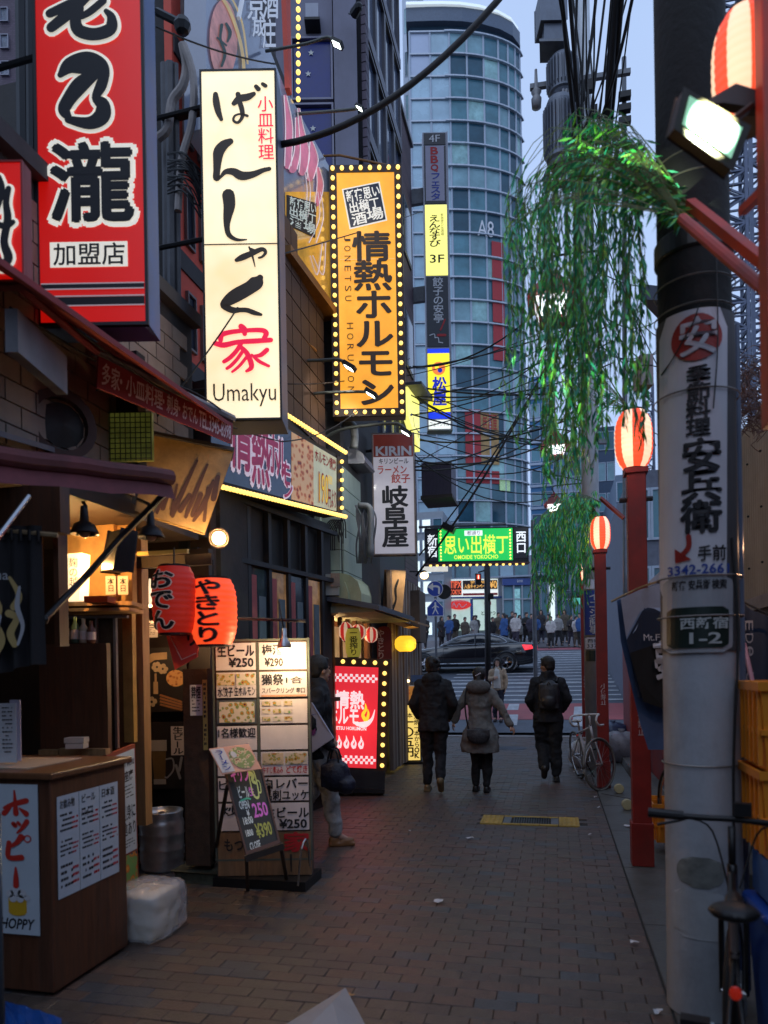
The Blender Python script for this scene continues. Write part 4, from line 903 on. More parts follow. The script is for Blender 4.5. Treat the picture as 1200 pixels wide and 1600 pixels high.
# --- long slanting billboard with bulb strips
TLb, TRb, BRb, BLb = V((-2.92, 5.35, 4.15)), V((-2.3, 7.9, 4.08)), V((-2.3, 7.9, 3.33)), V((-2.92, 5.35, 3.2))
def onp(px, py):
    nrm = (TRb - TLb).cross(V((0, 0, 1))); r = ray(px, py); return CAMP + r * ((TLb - CAMP).dot(nrm) / r.dot(nrm))
LB = Face(onp(330, 590), onp(533, 714), onp(533, 806), onp(330, 756))
t = thing('billboard', 'long slanting billboard of pink brush lettering and grilled meat framed by bulb strips', 'billboard', tuple(LB.m(.5, 1)))
q = M(); q.slab(LB, 0, 0, 1, 1, -.01, .22); q.build('cabinet', DKM, t)
q = M(); q.slab(LB, .0, .06, .955, .95, .0, .008); q.build('face_panel', mat('board_slate_blue', (.03, .06, .13), .25, var=.35, sc=3, coat=.5, emis=.06, ecol=(.05, .09, .2)), t)
def foodmat(name, cols, sc, e=.0):
    def f(n, L, tc):
        v = n.new('ShaderNodeTexVoronoi'); v.inputs['Scale'].default_value = sc; v.inputs['Randomness'].default_value = 1; L.new(tc.outputs['Object'], v.inputs['Vector'])
        z = cnoise(n, L, tc, sc * .8, 5); a = n.new('ShaderNodeMath'); a.operation = 'ADD'; L.new(v.outputs['Distance'], a.inputs[0]); L.new(z.outputs[0], a.inputs[1])
        return ramp(n, L, a.outputs[0], [(.52 + .46 * i / (len(cols) - 1), c) for i, c in enumerate(cols)]), None
    return texmat(name, .4, f, emis=e)
MEAT = foodmat('food_meat', [(.12, .02, .01), (.42, .08, .03), (.6, .2, .07), (.7, .42, .22)], 16, .22)
q = M(); q.slab(LB, .55, .07, .735, .945, .004, .008); q.build('meat_picture', MEAT, t)
q = M(); q.slab(LB, .735, .07, .95, .945, .004, .008); q.build('price_panel', mat('panel_lemon', (.6, .6, .4), .4, var=.12, emis=.3), t)
LR = (0, 0, 1, 1)
q = M()
for s, x0, y0, x1, y1 in (('情', .11, .12, .24, .78), ('熱', .25, .13, .37, .88), ('ホ', .36, .2, .44, .72), ('ル', .43, .22, .50, .74), ('モ', .46, .50, .535, .80), ('ン', .48, .72, .55, .96)): q.text(LB, s, x0 - .006, y0 - .02, x1 + .006, y1 + .02, .004, .10, em='box')
q.build('lettering_outline', mat('outline_lilac', (.65, .55, .65), .4, var=0, emis=.4), t)
q = M()
for s, x0, y0, x1, y1 in (('情', .11, .12, .24, .78), ('熱', .25, .13, .37, .88), ('ホ', .36, .2, .44, .72), ('ル', .43, .22, .50, .74), ('モ', .46, .50, .535, .80), ('ン', .48, .72, .55, .96)): q.text(LB, s, x0, y0, x1, y1, .008, .045, em='box')
q.build('lettering', mat('brush_crimson', (.45, .04, .13), .5, var=.2, sc=9, emis=.16), t)
q = M(); q.text(LB, 'ホルモン情熱', .745, .12, .945, .3, .009, .02); q.build('price_heading', INR, t)
q = M(); q.text(LB, '190', .775, .42, .865, .9, .013, .01, em='fit'); q.text(LB, '円より', .865, .62, .94, .92, .013, .03); q.build('price_outline', INR, t)
q = M(); q.text(LB, '190', .78, .45, .86, .87, .016, .0, em='fit'); q.text(LB, '税別', .86, .42, .9, .55, .016, .01); q.build('price_figures', mat('price_yellow', (.8, .5, .03), .5, var=0, emis=.5), t)
for (v, off) in ((-.05, .06), (1.03, .06)):
    q = M(); q.tube([LB.m(.25 if v < 0 else 0, v, off), LB.m(1.0, v, off)], .014, 8); q.build('strip_cover', mat('strip_amber', (.3, .16, .02), .3, var=0, emis=.15, ecol=(1, .6, .08)), t)
    n = 46
    for i in range(n):
        u = (i + .5) / n
        if v < 0 and u < .26: continue
        bulb(t, LB.m(u, v, off + .012), s=.92)
for i in range(6): bulb(t, LB.m(.985, .1 + i * .155, .03), s=.9)
for i in range(4): bulb(t, LB.m(.02, .65 + i * .1, .03), s=.9)
q = M(); q.slab(LB, .955, .02, 1, 1, .01, .02); q.build('end_frame', FRB, t)
# --- white/brown beer sign
KW = mat('sign_white_lit', (.45, .43, .46), .3, var=.12, emis=.30, ecol=(.62, .58, .66), coat=.3)
t, F = lightbox('lightbox_sign', 'white vertical ramen sign with brown KIRIN header above the shop lanterns', (582, 676, 649, 867), 9.8, .14, KW, mat('frame_rust', (.22, .16, .13), .5, .3, var=.35), 2.2, sidem=mat('side_rust', (.16, .12, .1), .5, var=.3))
q = M(); q.slab(F, 584.5, 678.5, 646.5, 713.5, -.003, .003); q.build('brown_header', mat('header_brown', (.22, .03, .015), .4, var=.15, emis=.15), t)
KR = F
q = M(); q.text(KR, 'KIRIN', 588, 697, 644, 712, .001, .035, em='fit'); q.build('brand_lettering', INW, t)
q = M(); q.text(KR, 'キリンビール', 593, 716, 639, 725, .001, .025)
for i, ch in enumerate('岐阜屋'): q.text(KR, ch, 596, 760 + i * 31.5, 634, 792 + i * 31.5, .001, .05, em='box')
q.build('lettering', INK, t)
q = M(); q.text(KR, 'ラーメン', 591, 727, 636, 741, .001, .03); q.text(KR, '餃子', 612, 741, 641, 755, .001, .03); q.build('red_lettering', mat('faded_red', (.5, .06, .05), .5, var=0, emis=.12), t)
brackets(t, F, 584, (700, 840), 9.8, .45)
# --- stacked floor signs on the brick corner
t = thing('floor_sign', 'tall stacked tenant sign of four lit panels on the brick corner', 'sign', tuple(D(684, 671, 14.6)))
F = FY(664, 206, 702, 672, 14.5)
F.ref = (664, 206, 702, 672)
q = M(); q.slab(F, 664, 206, 702, 672, -.01, .25); q.slab(F, 702, 206, 703.4, 672, .01, .26); q.build('cabinet', mat('cab_grey', (.3, .31, .36), .4, .3, var=.1), t)
def panel(nm, y0, y1, m): M().slab(F, 666, y0, 700, y1, .004, .02).build(nm, m, t)
panel('face_panel', 208, 226, mat('pan_black', (.012, .012, .02), .3, var=0)); panel('face_panel', 228, 318, mat('pan_black', (.012, .012, .02), .3)); M().slab(F, 668, 228, 697, 314, .008, .01).build('inner_panel', mat('pan_grey', (.25, .25, .35), .4, var=.05, emis=.08), t)
panel('face_panel', 320, 430, mat('pan_yellow', (.8, .78, .2), .4, var=.03, emis=.95, ecol=(.98, .93, .22))); panel('face_panel', 432, 542, mat('pan_black', (.012, .012, .02), .3))
panel('face_panel', 545, 552, mat('pan_blue', (.01, .04, .7), .4, var=0, emis=.75, ecol=(.01, .05, .85))); panel('face_panel', 552, 644, mat('pan_yellow2', (.8, .7, .05), .4, var=.03, emis=.95, ecol=(1, .83, .02))); panel('face_panel', 644, 654, mat('pan_blue', (.01, .04, .7)))
panel('face_panel', 656, 670, mat('pan_white', (.8, .85, .85), .4, var=0, emis=.9))
q = M(); q.text(F, '4F', 674, 211, 691, 222, .01, .0); q.build('lettering', INW, t)
q = M(); [q.text(F, ch, 676, 230 + i * 13.5, 688, 242 + i * 13.5, .014, .03, em='fit') for i, ch in enumerate('BBQ')]; q.build('red_lettering', INR, t)
q = M(); [q.text(F, ch, 675, 270 + i * 10.8, 690, 281 + i * 10.8, .014, .03, em='box') for i, ch in enumerate('フェスタ')]; q.build('blue_lettering', INB, t)
q = M(); [q.text(F, ch, 671, 336 + i * 9.8, 688, 347 + i * 9.8, .01, .03, em='box') for i, ch in enumerate('えんなすび')]; q.text(F, '3F', 672, 398, 695, 411, .01, .01); [q.text(F, ch, 690, 334 + i * 5, 694.5, 338.7 + i * 5, .01, 0, em='box') for i, ch in enumerate('新宿思ひ出酒場')]; q.build('black_lettering', INK, t)
q = M(); [q.text(F, ch, 676, 434 + i * 14.2, 691, 448 + i * 14.2, .01, .01, em='box') for i, ch in enumerate('餃子の安亭')]; q.stroke(F, [[(670, 524, 1.5), (677, 522, 1.2), (678, 528, 1.2)], [(678, 528, 1.5), (683, 528, 1.2), (684, 535, 1.2)], [(684, 535, 1.5), (690, 536, 1.5)]], .01); q.build('white_lettering', INW, t)
q = M(); q.stroke(F, [[(687, 516, 2.5), (694, 500, 2.5)], [(683, 524, 4), (694, 524, 4)]], .01); q.build('red_marks', INR, t)
q = M(); q.disc(F, 683, 576, 10.5, .01, 24); q.build('round_mark', mat('mark_orange', (.8, .2, .03), .5, var=0, emis=.8, ecol=(1, .25, .05)), t)
q = M(); q.disc(F, 680, 574, 3.2, .014, 12); q.build('mark_dot', MC['pan_yellow2'], t); q = M(); q.disc(F, 685, 579, 3.8, .014, 12); q.text(F, '松', 673, 590, 693, 612, .01, .06, em='box'); q.text(F, '屋', 673, 612, 693, 634, .01, .06, em='box'); q.build('blue_lettering', mat('mark_blue', (.01, .03, .5), .5, var=0, emis=.5, ecol=(.01, .03, .6)), t)
q = M(); q.text(F, 'フェイシャル', 668, 659, 698, 667, .01, .0); q.build('black_lettering', INK, t)
for y in (285, 440, 600): q = M(); a = F.m(664, y, -.15); q.prism([a, a + V((-.3, 0, 0)), a + V((-.3, 0, -.3)), a + V((0, 0, -.3))], (0, .1, 0)); q.build('bracket', GRM, t)
# yellow side sign near the alley mouth
t = thing('side_sign', 'small yellow lit sign with dark hood between orange and stacked signs', 'sign', tuple(D(642, 690, 13)))
F = Face(D(637, 604, 12.2), D(655, 628, 14.0), D(656, 706, 14.0), D(638, 650, 12.2)); M().slab(F, 0, 0, 1, 1, 0, .1).build('face_panel', MC['pan_yellow'], t)
q = M(); q.text(F, 'ハイ', .1, .62, .95, .85, .01, .03); q.build('lettering', INB, t); q = M(); q.slab(F, -.05, -.12, 1.1, -.02, .25, .35); q.build('hood', DKM, t)
# --- green alley gate sign
t = thing('gate_sign', 'wide green glowing OMOIDE YOKOCHO sign between black end panels at the alley mouth', 'sign', tuple(D(745, 880, 16.9)))
F = FY(664, 824, 826, 880, 16.9)
q = M(); q.slab(F, 664, 824, 826, 880, -.01, .3); q.build('cabinet', BLK, t)
GRL = mat('lit_green', (.02, .5, .08), .4, var=.08, emis=.9, ecol=(.008, .50, .085)); q = M(); q.slab(F, 685, 826, 801, 876, .006, .015); q.build('green_panel', GRL, t)
q = M(); q.slab(F, 665.5, 828, 683.5, 875, .004, .01); q.slab(F, 803, 826, 824.5, 873, .004, .01); q.build('end_panel', mat('end_black', (.01, .01, .02), .4, var=0), t, kind='stuff')
YL = mat('gate_yellow', (.7, .8, .1), .5, var=0, emis=.95, ecol=(.8, .9, .08)); WL2 = mat('gate_white', (.8, .85, .9), .5, var=0, emis=.95)
q = M(); q.text(F, '思い出横丁', 694, 837, 794, 866, .012, .012); q.text(F, 'OMOIDE YOKOCHO', 709, 867, 778, 873.5, .012, .015); q.build('lettering', YL, t)
q = M(); q.text(F, '新宿', 668, 834, 682, 870, .01, .03, True); q.text(F, '西口', 806, 831, 821, 866, .01, .03, True); q.slab(F, 726, 829, 754, 837, .012, .004); q.build('white_lettering', WL2, t)
q = M(); q.text(F, '都通り', 730, 829.6, 750, 836.4, .018, .0); q.build('small_lettering', INK, t)
for i in range(10):
    for x in (688.5, 797): bulb(t, F.m(x, 829.5 + i * 4.9, .02), s=.8)
for o in [o for o in t.children if o.name.startswith('bulb')]: pass
for i in range(15): bulb(t, F.m(672 + i * 10.3, 883, .06), s=1.3)
q = M(); q.slab(F, 664, 880, 826, 882, .1, .3); q.build('bulb_rail', mat('rail_brown', (.12, .05, .04), .5, var=.2), t)
q = M(); a, b = F.m(655, 821, -.1), F.m(792, 818, -.1); q.tube([a, b], .03, 6); q.tube([F.m(700, 824, -.1), F.m(700, 818, -.1)], .02, 5); q.build('support_bar', GRM, t)
q = M(); c = F.m(699, 829, .35); q.bbox(c, .3, .25, .14, Matrix.Rotation(.5, 3, 'Y')); q.tube([c, F.m(696, 818, .3)], .02, 5); q.build('speaker_box', BLK, t)
q = M(); a = D(826, 852, 16.9); q.tube([a + V((.1, .15, .6)), a + V((.1, .15, -4.2))], .05, 8); q.build('support_post', GRM, t)
t = thing('lit_window_strip', 'white lit arch-patterned strip beside the alley gate sign post', 'sign', tuple(D(683, 884, 17.5)))
F = FY(661, 882, 700, 900, 17.5); M().slab(F, 661, 880, 700, 893, 0, .05).build('lit_panel', mat('lit_milky', (.8, .8, .75), .5, var=.1, emis=.7), t)
# ================================================================ things along the left shops
PAPER = mat('paper_white', (.55, .55, .58), .7, var=.06, sc=5)
PAPW = mat('paper_warm', (.52, .44, .38), .7, var=.1, sc=6)
def squiggle(q, F, x0, y0, x1, y1, rows, off=.004, h=.35, cols=6, rnd=None):
    """rows of small unreadable print marks"""
    dy = (y1 - y0) / rows
    for i in range(rows):
        x = x0
        while x < x1:
            w = (x1 - x0) / cols * R(.3, 1.0)
            if random.random() < .82: q.poly([F.m(x, y0 + dy * i, off), F.m(min(x + w * .8, x1), y0 + dy * i, off), F.m(min(x + w * .8, x1), y0 + dy * (i + h), off), F.m(x, y0 + dy * (i + h), off)])
            x += w
# --- paper lanterns
def lantern(name, label, px, Y, body, stripes=None, txt=None, cap=BLK, group=None, ribs=11, rnd=.5, tcol=None, e=None, n=28, hang=None):
    x0, y0, x1, y1 = px; c = D((x0 + x1) / 2, (y0 + y1) / 2, Y); r = (D(x1, y0, Y).x - D(x0, y0, Y).x) / 2; h = (D(x0, y0, Y).z - D(x0, y1, Y).z) / 2
    t = thing(name, label, 'lantern', (c.x, c.y, c.z - h), group)
    prof = []
    K = ribs * 4
    def rad(s): return r * (max(0, 1 - abs(s) ** (1 / rnd * 1.6))) ** (.5) if False else r * (1 - (abs(s) ** 3.2) * rnd)
    for k in range(K + 1):
        s = -1 + 2 * k / K; prof.append((rad(s) + .0022 * cos(2 * pi * k / 4) * (r / .15), s * h * .94))
    q = M(); q.lathe(c, prof, n)
    q.mi = []
    if stripes:
        for i in range(K):
            for j in range(n): q.mi.append(stripes(j, n))
    else: q.mi = [0] * len(q.f)
    q.build('paper_shade', body, t, sm=True)
    q = M(); ra = rad(1) * .98
    q.lathe(c, [(0, h * .93), (ra, h * .93), (ra, h), (0, h)], 20); q.build('top_cap', cap, t); q = M(); q.lathe(c, [(0, -h), (ra, -h), (ra, -h * .93), (0, -h * .93)], 20); q.build('bottom_cap', cap, t)
    if hang: M().tube([c + V((0, 0, h)), c + V((0, 0, h + hang))], .006, 5).build('hanger', BLK, t)
    class CF:
        def m(s_, x, y, off=0.):   # text wraps round the shade; x = angle (deg) from the side that faces the viewer
            a = radians(x) + atan2(CAMP.y - c.y, CAMP.x - c.x); s = 1 - 2 * y
            rr = rad(s) + .008 + off; return V((c.x + rr * cos(a), c.y + rr * sin(a), c.z + s * h * .94))
    if txt:
        F = CF(); n_ = len(txt[0]); s_, a0, a1, v0, v1, b = txt
        for nm, bb, of, mm in (('outline', b + .07, 0, tcol or mat('outline_pale', (.6, .45, .4), .6, var=0, emis=.1)), ('lettering', b, .004, INK)):
            q = M()
            for i, ch in enumerate(s_):
                hh = (v1 - v0) / n_; q.text(F, ch, a0, v0 + i * hh + .003, a1, v0 + (i + 1) * hh - .003, of, bb, em='box', slant=9 if ch == 'ー' else 0)
            q.build(nm, mm, t)
    return t, c, r, h
LR1 = mat('lantern_red_dim', (.42, .02, .014), .6, var=.12, emis=.17, ecol=(.85, .035, .012))
LR2 = mat('lantern_red_lit', (.7, .06, .02), .5, var=.06, emis=.85, ecol=(1, .085, .018))
lantern('paper_lantern', 'deep red paper lantern lettered in black, hanging in front of the shop door', (242, 884, 304, 992), 4.35, LR1, txt=('おでん', -78, -8, .06, .97, .045), hang=.12, rnd=.28)
lantern('paper_lantern', 'glowing orange-red paper lantern lettered yakitori in black beside the dim one', (301, 903, 367, 1010), 4.5, LR2, txt=('やきとり', -52, 14, .03, .98, .045), tcol=mat('outline_red', (.6, .05, .02), .6, var=0, emis=.5), hang=.12, rnd=.26)
q = D(334, 956, 4.5); plight('lantern_light', q + V((.25, -.35, -.1)), (1, .25, .08), .6, 0)
t = thing('hanging_banner', 'small red cloth tag hanging tilted below the dim lantern', 'banner', tuple(D(290, 1040, 4.4)))
F = Face(D(258, 985, 4.45), D(312, 985, 4.45), D(309, 1026, 4.42), D(273, 1046, 4.42)); M().slab(F, 0, 0, 1, 1, 0, .006).build('cloth', mat('cloth_red', (.42, .03, .02), .8, var=.15, emis=.06), t)
q = M(); q.tube([F.m(.1, .1, .004), F.m(.35, .85, .004), F.m(.93, .85, .004)], .004, 4); q.build('border', mat('border_pale', (.6, .4, .35), .7, var=0), t)
M().text(F, 'り', .55, -.1, 1.0, .55, .004, .05, em='box').build('lettering', INK, t)
# --- black shop lamps (gooseneck) with light below
def bell_lamp(name, label, px, py, Y, s=1., arm=None, lit=0., group=None, m=BLK, tilt=(0, 0, -1), ang=110):
    c = D(px, py, Y); t = thing(name, label, 'lamp', tuple(c), group); d = V(tilt).normalized()
    q = M(); q.lathe(c, [(.02 * s, -.16 * s), (.028 * s, -.07 * s), (.06 * s, -.05 * s), (.085 * s, .0), (.085 * s, .012 * s), (.06 * s, -.03 * s), (.0, -.04 * s)], 18, d); q.build('shade', m, t, sm=True)
    q = M(); q.sph(c + d * .0, .034 * s, 10); q.build('bulb', LWM if lit else mat('bulb_off', (.4, .38, .3), .3, var=0), t, sm=True)
    if arm: M().tube([c - d * .15 * s] + [V(a) for a in arm], .011 * s, 6, 3).build('arm', m, t)
    if lit: slight('lamp_light', c + d * .05, c + d, (1, .62, .28), lit, ang, 0, t)
    return t
bell_lamp('bell_lamp', 'black bell lamp over the counter in front of the warm plaster', 132, 832, 3.9, 1.0, [D(134, 790, 3.9), D(118, 776, 3.95), D(96, 778, 4.1)], 0)
bell_lamp('bell_lamp', 'black bell lamp half behind the folding awning arm', 236, 838, 4.2, 1.0, [D(235, 790, 4.2), D(215, 780, 4.3)], 0)
plight('counter_light', D(150, 880, 4.2), (1, .5, .15), 16., 0); plight('counter_light', D(98, 860, 4.3), (1, .6, .22), 4, 0)
slight('board_uplight', D(320, 850, 4.4), D(322, 770, 4.75), (1, .62, .25), 16, 120, 0)
t = bell_lamp('dish_lamp', 'small lit white dish lamp in the dark doorway left of the lanterns', 234, 944, 4.9, .75, [D(234, 905, 4.95)], 3.0, m=mat('dish_white', (.7, .65, .55), .4, var=0, emis=1.0, ecol=(1, .75, .45)))
# --- noren curtain
t = thing('noren_curtain', 'black noren with gold and grey brush marks hanging at the left edge', 'curtain', tuple(D(30, 1050, 2.9)))
F = FY(-60, 820, 66, 1058, 2.95); q = M(); n, m = 40, 8; P = []
for j in range(m + 1):
    for i in range(n + 1):
        u, v = i / n, j / m; P.append(F.m(-60 + u * 126, 822 + v * (225 + 8 * sin(u * 5)), .025 * sin(u * 30) * (.3 + v)))
q.add(P, [(j * (n + 1) + i, j * (n + 1) + i + 1, (j + 1) * (n + 1) + i + 1, (j + 1) * (n + 1) + i) for j in range(m) for i in range(n)]); q.build('cloth', mat('noren_black', (.012, .011, .013), .9, var=.3), t, sm=True)
M().tube([F.m(-60, 822, 0), F.m(92, 838, 0)], .012, 6).build('rail', mat('bamboo_rail', (.25, .17, .09), .5, var=.3), t)
for i in range(7): 
    a = F.m(-20 + i * 14, 826 + i * .8, .015); q = M().tube([a, a + V((.0, 0, -.05))], .008, 5); q.build('loop', BLK, t)
q = M(); q.stroke(F, [[(-10, 930, 14), (4, 950, 16), (-2, 975, 18), (8, 1000, 16), (2, 1020, 10)], [(24, 905, 5), (38, 932, 10), (30, 950, 12)], [(22, 960, 12), (34, 968, 10), (24, 990, 12), (30, 1008, 10)]], .05); q.build('gold_mark', mat('noren_gold', (.38, .27, .1), .7, var=.1), t)
q = M(); q.stroke(F, [[(-10, 920, 12), (2, 940, 10), (-6, 960, 12)], [(40, 920, 4), (36, 950, 8), (44, 980, 6), (36, 1008, 4)], [(8, 965, 8), (4, 985, 6)]], .056); q.text(F, 'ua', 2, 898, 22, 908, .05, .0, em='fit'); q.build('grey_mark', mat('noren_grey', (.36, .36, .38), .7, var=.1), t)
# --- lit paper tube lantern, speaker, shelf things
t = thing('paper_tube_lamp', 'lit cream paper tube lamp with ink characters on the counter shelf', 'lamp', tuple(D(108, 940, 4.25)))
F = FY(90, 866, 126, 938, 4.2); q = M(); q.prism([F.m(90, 866), F.m(127, 864), F.m(123, 938), F.m(90, 938)], (0, .1, 0)); q.build('paper_shade', mat('lamp_paper', (.8, .7, .5), .6, var=.05, emis=1.0, ecol=(1, .80, .50)), t)
q = M(); [q.text(F, ch, 108, 872 + i * 15, 121, 887 + i * 15, .004, .0, em='box') for i, ch in enumerate('麹の越')]; [q.text(F, ch, 93, 880 + i * 12, 103, 892 + i * 12, .004, 0, em='box') for i, ch in enumerate('まぐろ')]; q.build('lettering', INK, t)
t = thing('speaker', 'black box speaker tilted under the ceiling beside the counter lamp', 'speaker', tuple(D(195, 890, 4.15)))
F = Face(D(190, 826, 4.2), D(214, 832, 4.3), D(207, 893, 4.25), D(178, 890, 4.15)); q = M(); q.slab(F, 0, 0, 1, 1, 0, .16); q.build('cabinet', BLK, t, bev=.008); M().slab(F, .08, .06, .92, .94, .006, .004).build('grille', mat('speaker_cloth', (.02, .02, .022), .9, var=.2), t)
t = thing('menu_slips', 'two small paper menu slips pinned above the counter shelf', 'paper', tuple(D(182, 930, 4.5)))
for x in (165, 184): F = FY(x, 900, x + 16, 929, 4.5); M().slab(F, x, 900, x + 16, 929, 0, .004).build('paper', PAPW, t); q = M(); q.text(F, '本日', x + 3, 903, x + 13, 925, .003, .01, True); q.build('lettering', INK, t)
t = thing('tray', 'small red lacquer tray on the counter shelf', 'tray', tuple(D(150, 942, 4.2))); F = FY(130, 930, 170, 942, 4.2); q = M(); q.slab(F, 131, 931, 168, 941, 0, .15); q.build('body', mat('lacquer', (.4, .05, .01), .3, var=.1), t)
for i, (x, h, c) in enumerate(((102, 40, (.3, .18, .08)), (118, 46, (.05, .09, .06)), (131, 42, (.35, .3, .22)), (143, 38, (.12, .05, .03)))):
    c0 = D(x, 1005, 4.25); t = thing('bottle', ['clear bottle with red and white label, leftmost behind the counter panel', 'dark green bottle second from left behind the counter', 'cream bottle third from left behind the counter', 'small brown bottle rightmost behind the counter panel'][i], 'bottle', tuple(c0), 'bottles behind the counter')
    hh = h / 1128 * 4.4; q = M(); q.lathe(c0, [(0, 0), (.028, 0), (.03, .01), (.03, hh * .6), (.012, hh * .78), (.012, hh), (0, hh)], 12); q.build('glass', mat('bottle_%d' % i, c, .15, var=.1), t, sm=True)
    q = M(); q.lathe(c0, [(.0305, hh * .15), (.0305, hh * .5)], 12); q.build('label', mat('bottle_label', (.6, .5, .45), .6, var=.1), t)
# --- counter (serving stand)
CT = thing('serving_counter', 'brown wooden takeaway counter with menu sheets and a vertical beer sign', 'counter', (-2.9, 3.3, 0))
xf, ya, yb, hz = -2.44, 3.1, 3.72, 1.08
M().box(-3.4, xf, ya, yb + .02, .02, hz).build('body', WOOD, CT, bev=.006)
M().box(-3.45, xf + .03, ya - .03, yb + .05, hz, hz + .035).build('counter_top', mat('counter_top', (.13, .055, .025), .35, var=.3, sc=8), CT, bev=.008)
M().box(-3.3, xf - .2, ya + .08, yb - .1, hz + .036, hz + .042).build('top_inlay', mat('inlay_pale', (.4, .33, .26), .5, var=.1), CT)
M().box(-3.38, xf - .03, ya + .03, yb, 0, .02).build('plinth', BLK, CT)
FS_ = Face((xf + .002, 3.14, .985), (xf + .002, 3.66, .985), (xf + .002, 3.66, .47), (xf + .002, 3.14, .47))
for i in range(3):
    q = M(); q.slab(FS_, i / 3 + .004, 0, (i + 1) / 3 - .004, 1, .002, .002); q.build('menu_sheet', mat('menu_bluewhite', (.42, .5, .6), .6, var=.05), CT)
q = M(); qr = M()
for i, s in enumerate(('お飲み物', 'ビール', '日本酒')): q.text(FS_, s, i / 3 + .04, .04, i / 3 + .26, .13, .004, .012)
for i in range(3):
    for r0, r1 in ((.18, .38), (.44, .62), (.68, .94)): squiggle(q, FS_, i / 3 + .04, r0, i / 3 + .22, r1, 4, .003, .42, 4); squiggle(qr, FS_, i / 3 + .22, r0 + .05, i / 3 + .31, r1, 3, .003, .4, 2)
q.build('menu_print', INK, CT, kind='stuff'); qr.build('red_print', INR, CT, kind='stuff')
q = M(); q.text(FS_, 'ハイボール', .36, .2, .56, .27, .004, .01); q.build('menu_heading', INK, CT)
F = FY0(-38, 1225, 61, 1460, 3.09); M().slab(F, -38, 1225, 61, 1458, .004, .004).build('beer_sign', mat('beer_sign_white', (.5, .56, .62), .4, var=.04), CT)
HP = [[(10, 1262, 5), (24, 1256, 8), (44, 1250, 9)], [(26, 1235, 3), (28, 1270, 9)], [(20, 1262, 3), (10, 1270, 9)], [(34, 1262, 3), (44, 1270, 9)], [(24, 1286, 7), (27, 1289, 7)], [(31, 1284, 5), (34, 1287, 5)], [(45, 1282, 8), (38, 1292, 6), (30, 1300, 3)],
      [(17, 1316, 8), (16, 1338, 8), (36, 1338, 9)], [(36, 1306, 10), (28, 1316, 7), (18, 1322, 5)], [(27, 1354, 3), (27, 1370, 8), (27, 1382, 9)]]
q = M(); q.stroke(F, HP, .006); 
ring = [(45 + 5 * cos(a * pi / 6), 1309 + 5 * sin(a * pi / 6), 2.2) for a in range(13)]; q.stroke(F, [ring], .006); q.build('red_kana', mat('hoppy_red', (.5, .03, .02), .5, var=0), CT)
q = M(); q.slab(F, 14, 1402, 42, 1424, .006, .002); q.disc(F, 28, 1424, 13, .0075, 16, 5); q.build('mug_print', mat('mug_yellow', (.6, .35, .02), .5, var=0), CT)
q = M(); [q.disc(F, x, y, r, .009, 12) for x, y, r in ((17, 1395, 6), (26, 1390, 8), (36, 1394, 7), (44, 1400, 5), (22, 1402, 6), (33, 1402, 6))]; q.build('foam_print', PAPER, CT)
q = M(); q.text(F, 'HOPPY', 2, 1433, 53, 1450, .006, .02, em='fit', slant=.06); q.build('black_lettering', INK, CT)
t = thing('menu_stand', 'white folded menu with small print standing on the counter end', 'menu', tuple(D(18, 1190, 3.25)))
F = FY(-20, 1095, 27, 1192, 3.3); q = M(); q.slab(F, -20, 1099, 25, 1192, 0, .01); q.build('front_page', PAPER, t); q = M(); q.slab(F, 14, 1094, 30, 1190, -.012, .01); q.build('back_page', mat('paper_lilac', (.4, .36, .45), .6, var=.05), t)
q = M(); squiggle(q, F, 4, 1105, 20, 1180, 12, .004, .3, 3); q.build('menu_print', INK, t, kind='stuff')
t = thing('paper_stack', 'small stack of cream napkins on the counter ledge', 'napkins', tuple(D(115, 1170, 3.85))); F = FY(100, 1153, 131, 1170, 3.82); M().slab(F, 100, 1153, 131, 1161, 0, .08).build('top_stack', PAPW, t); M().slab(F, 102, 1162, 130, 1170, 0, .08).build('lower_stack', PAPW, t)
# dark post, blue tarp at the bottom-left
t = thing('steel_post', 'dark blue-grey steel post at the very left edge', 'post', (-1.78, 2.05, 0)); c = G(-8, 1640) ; c = D(-2, 1400, 2.3); q = M(); q.cyl((c.x - .03, c.y, 0), (c.x - .03, c.y, D(0, 1275, 2.3).z), .035, n=14); q.sph((c.x - .03, c.y, D(0, 1275, 2.3).z), .035, 12); q.build('pole', mat('post_slate', (.05, .075, .1), .35, .4, var=.1), t, sm=True); M().cyl((c.x - .03, c.y, 0), (c.x - .03, c.y, .03), .06, n=14).build('base', BLK, t)
t = thing('tarp', 'crumpled blue plastic sheet on the bricks below the counter', 'tarp', (-2.3, 3.0, 0)); a, b_, c_ = G(8, 1552, .05), G(96, 1592, .01), G(8, 1660, .02); q = M(); P = []
for j in range(9):
    for i in range(9):
        u, v = i / 8, j / 8; p = a * (1 - u) * (1 - v) + b_ * u * (1 - v) + c_ * (1 - u) * v + (b_ + c_ - a * .9) * .5 * u * v * 1.1; P.append((p.x, p.y, .012 + .035 * abs(noise.noise((u * 6, v * 6, 2)))))
q.add(P, [(j * 9 + i, j * 9 + i + 1, (j + 1) * 9 + i + 1, (j + 1) * 9 + i) for j in range(8) for i in range(8)]); q.build('sheet', mat('tarp_blue', (.01, .07, .3), .35, var=.2), t)
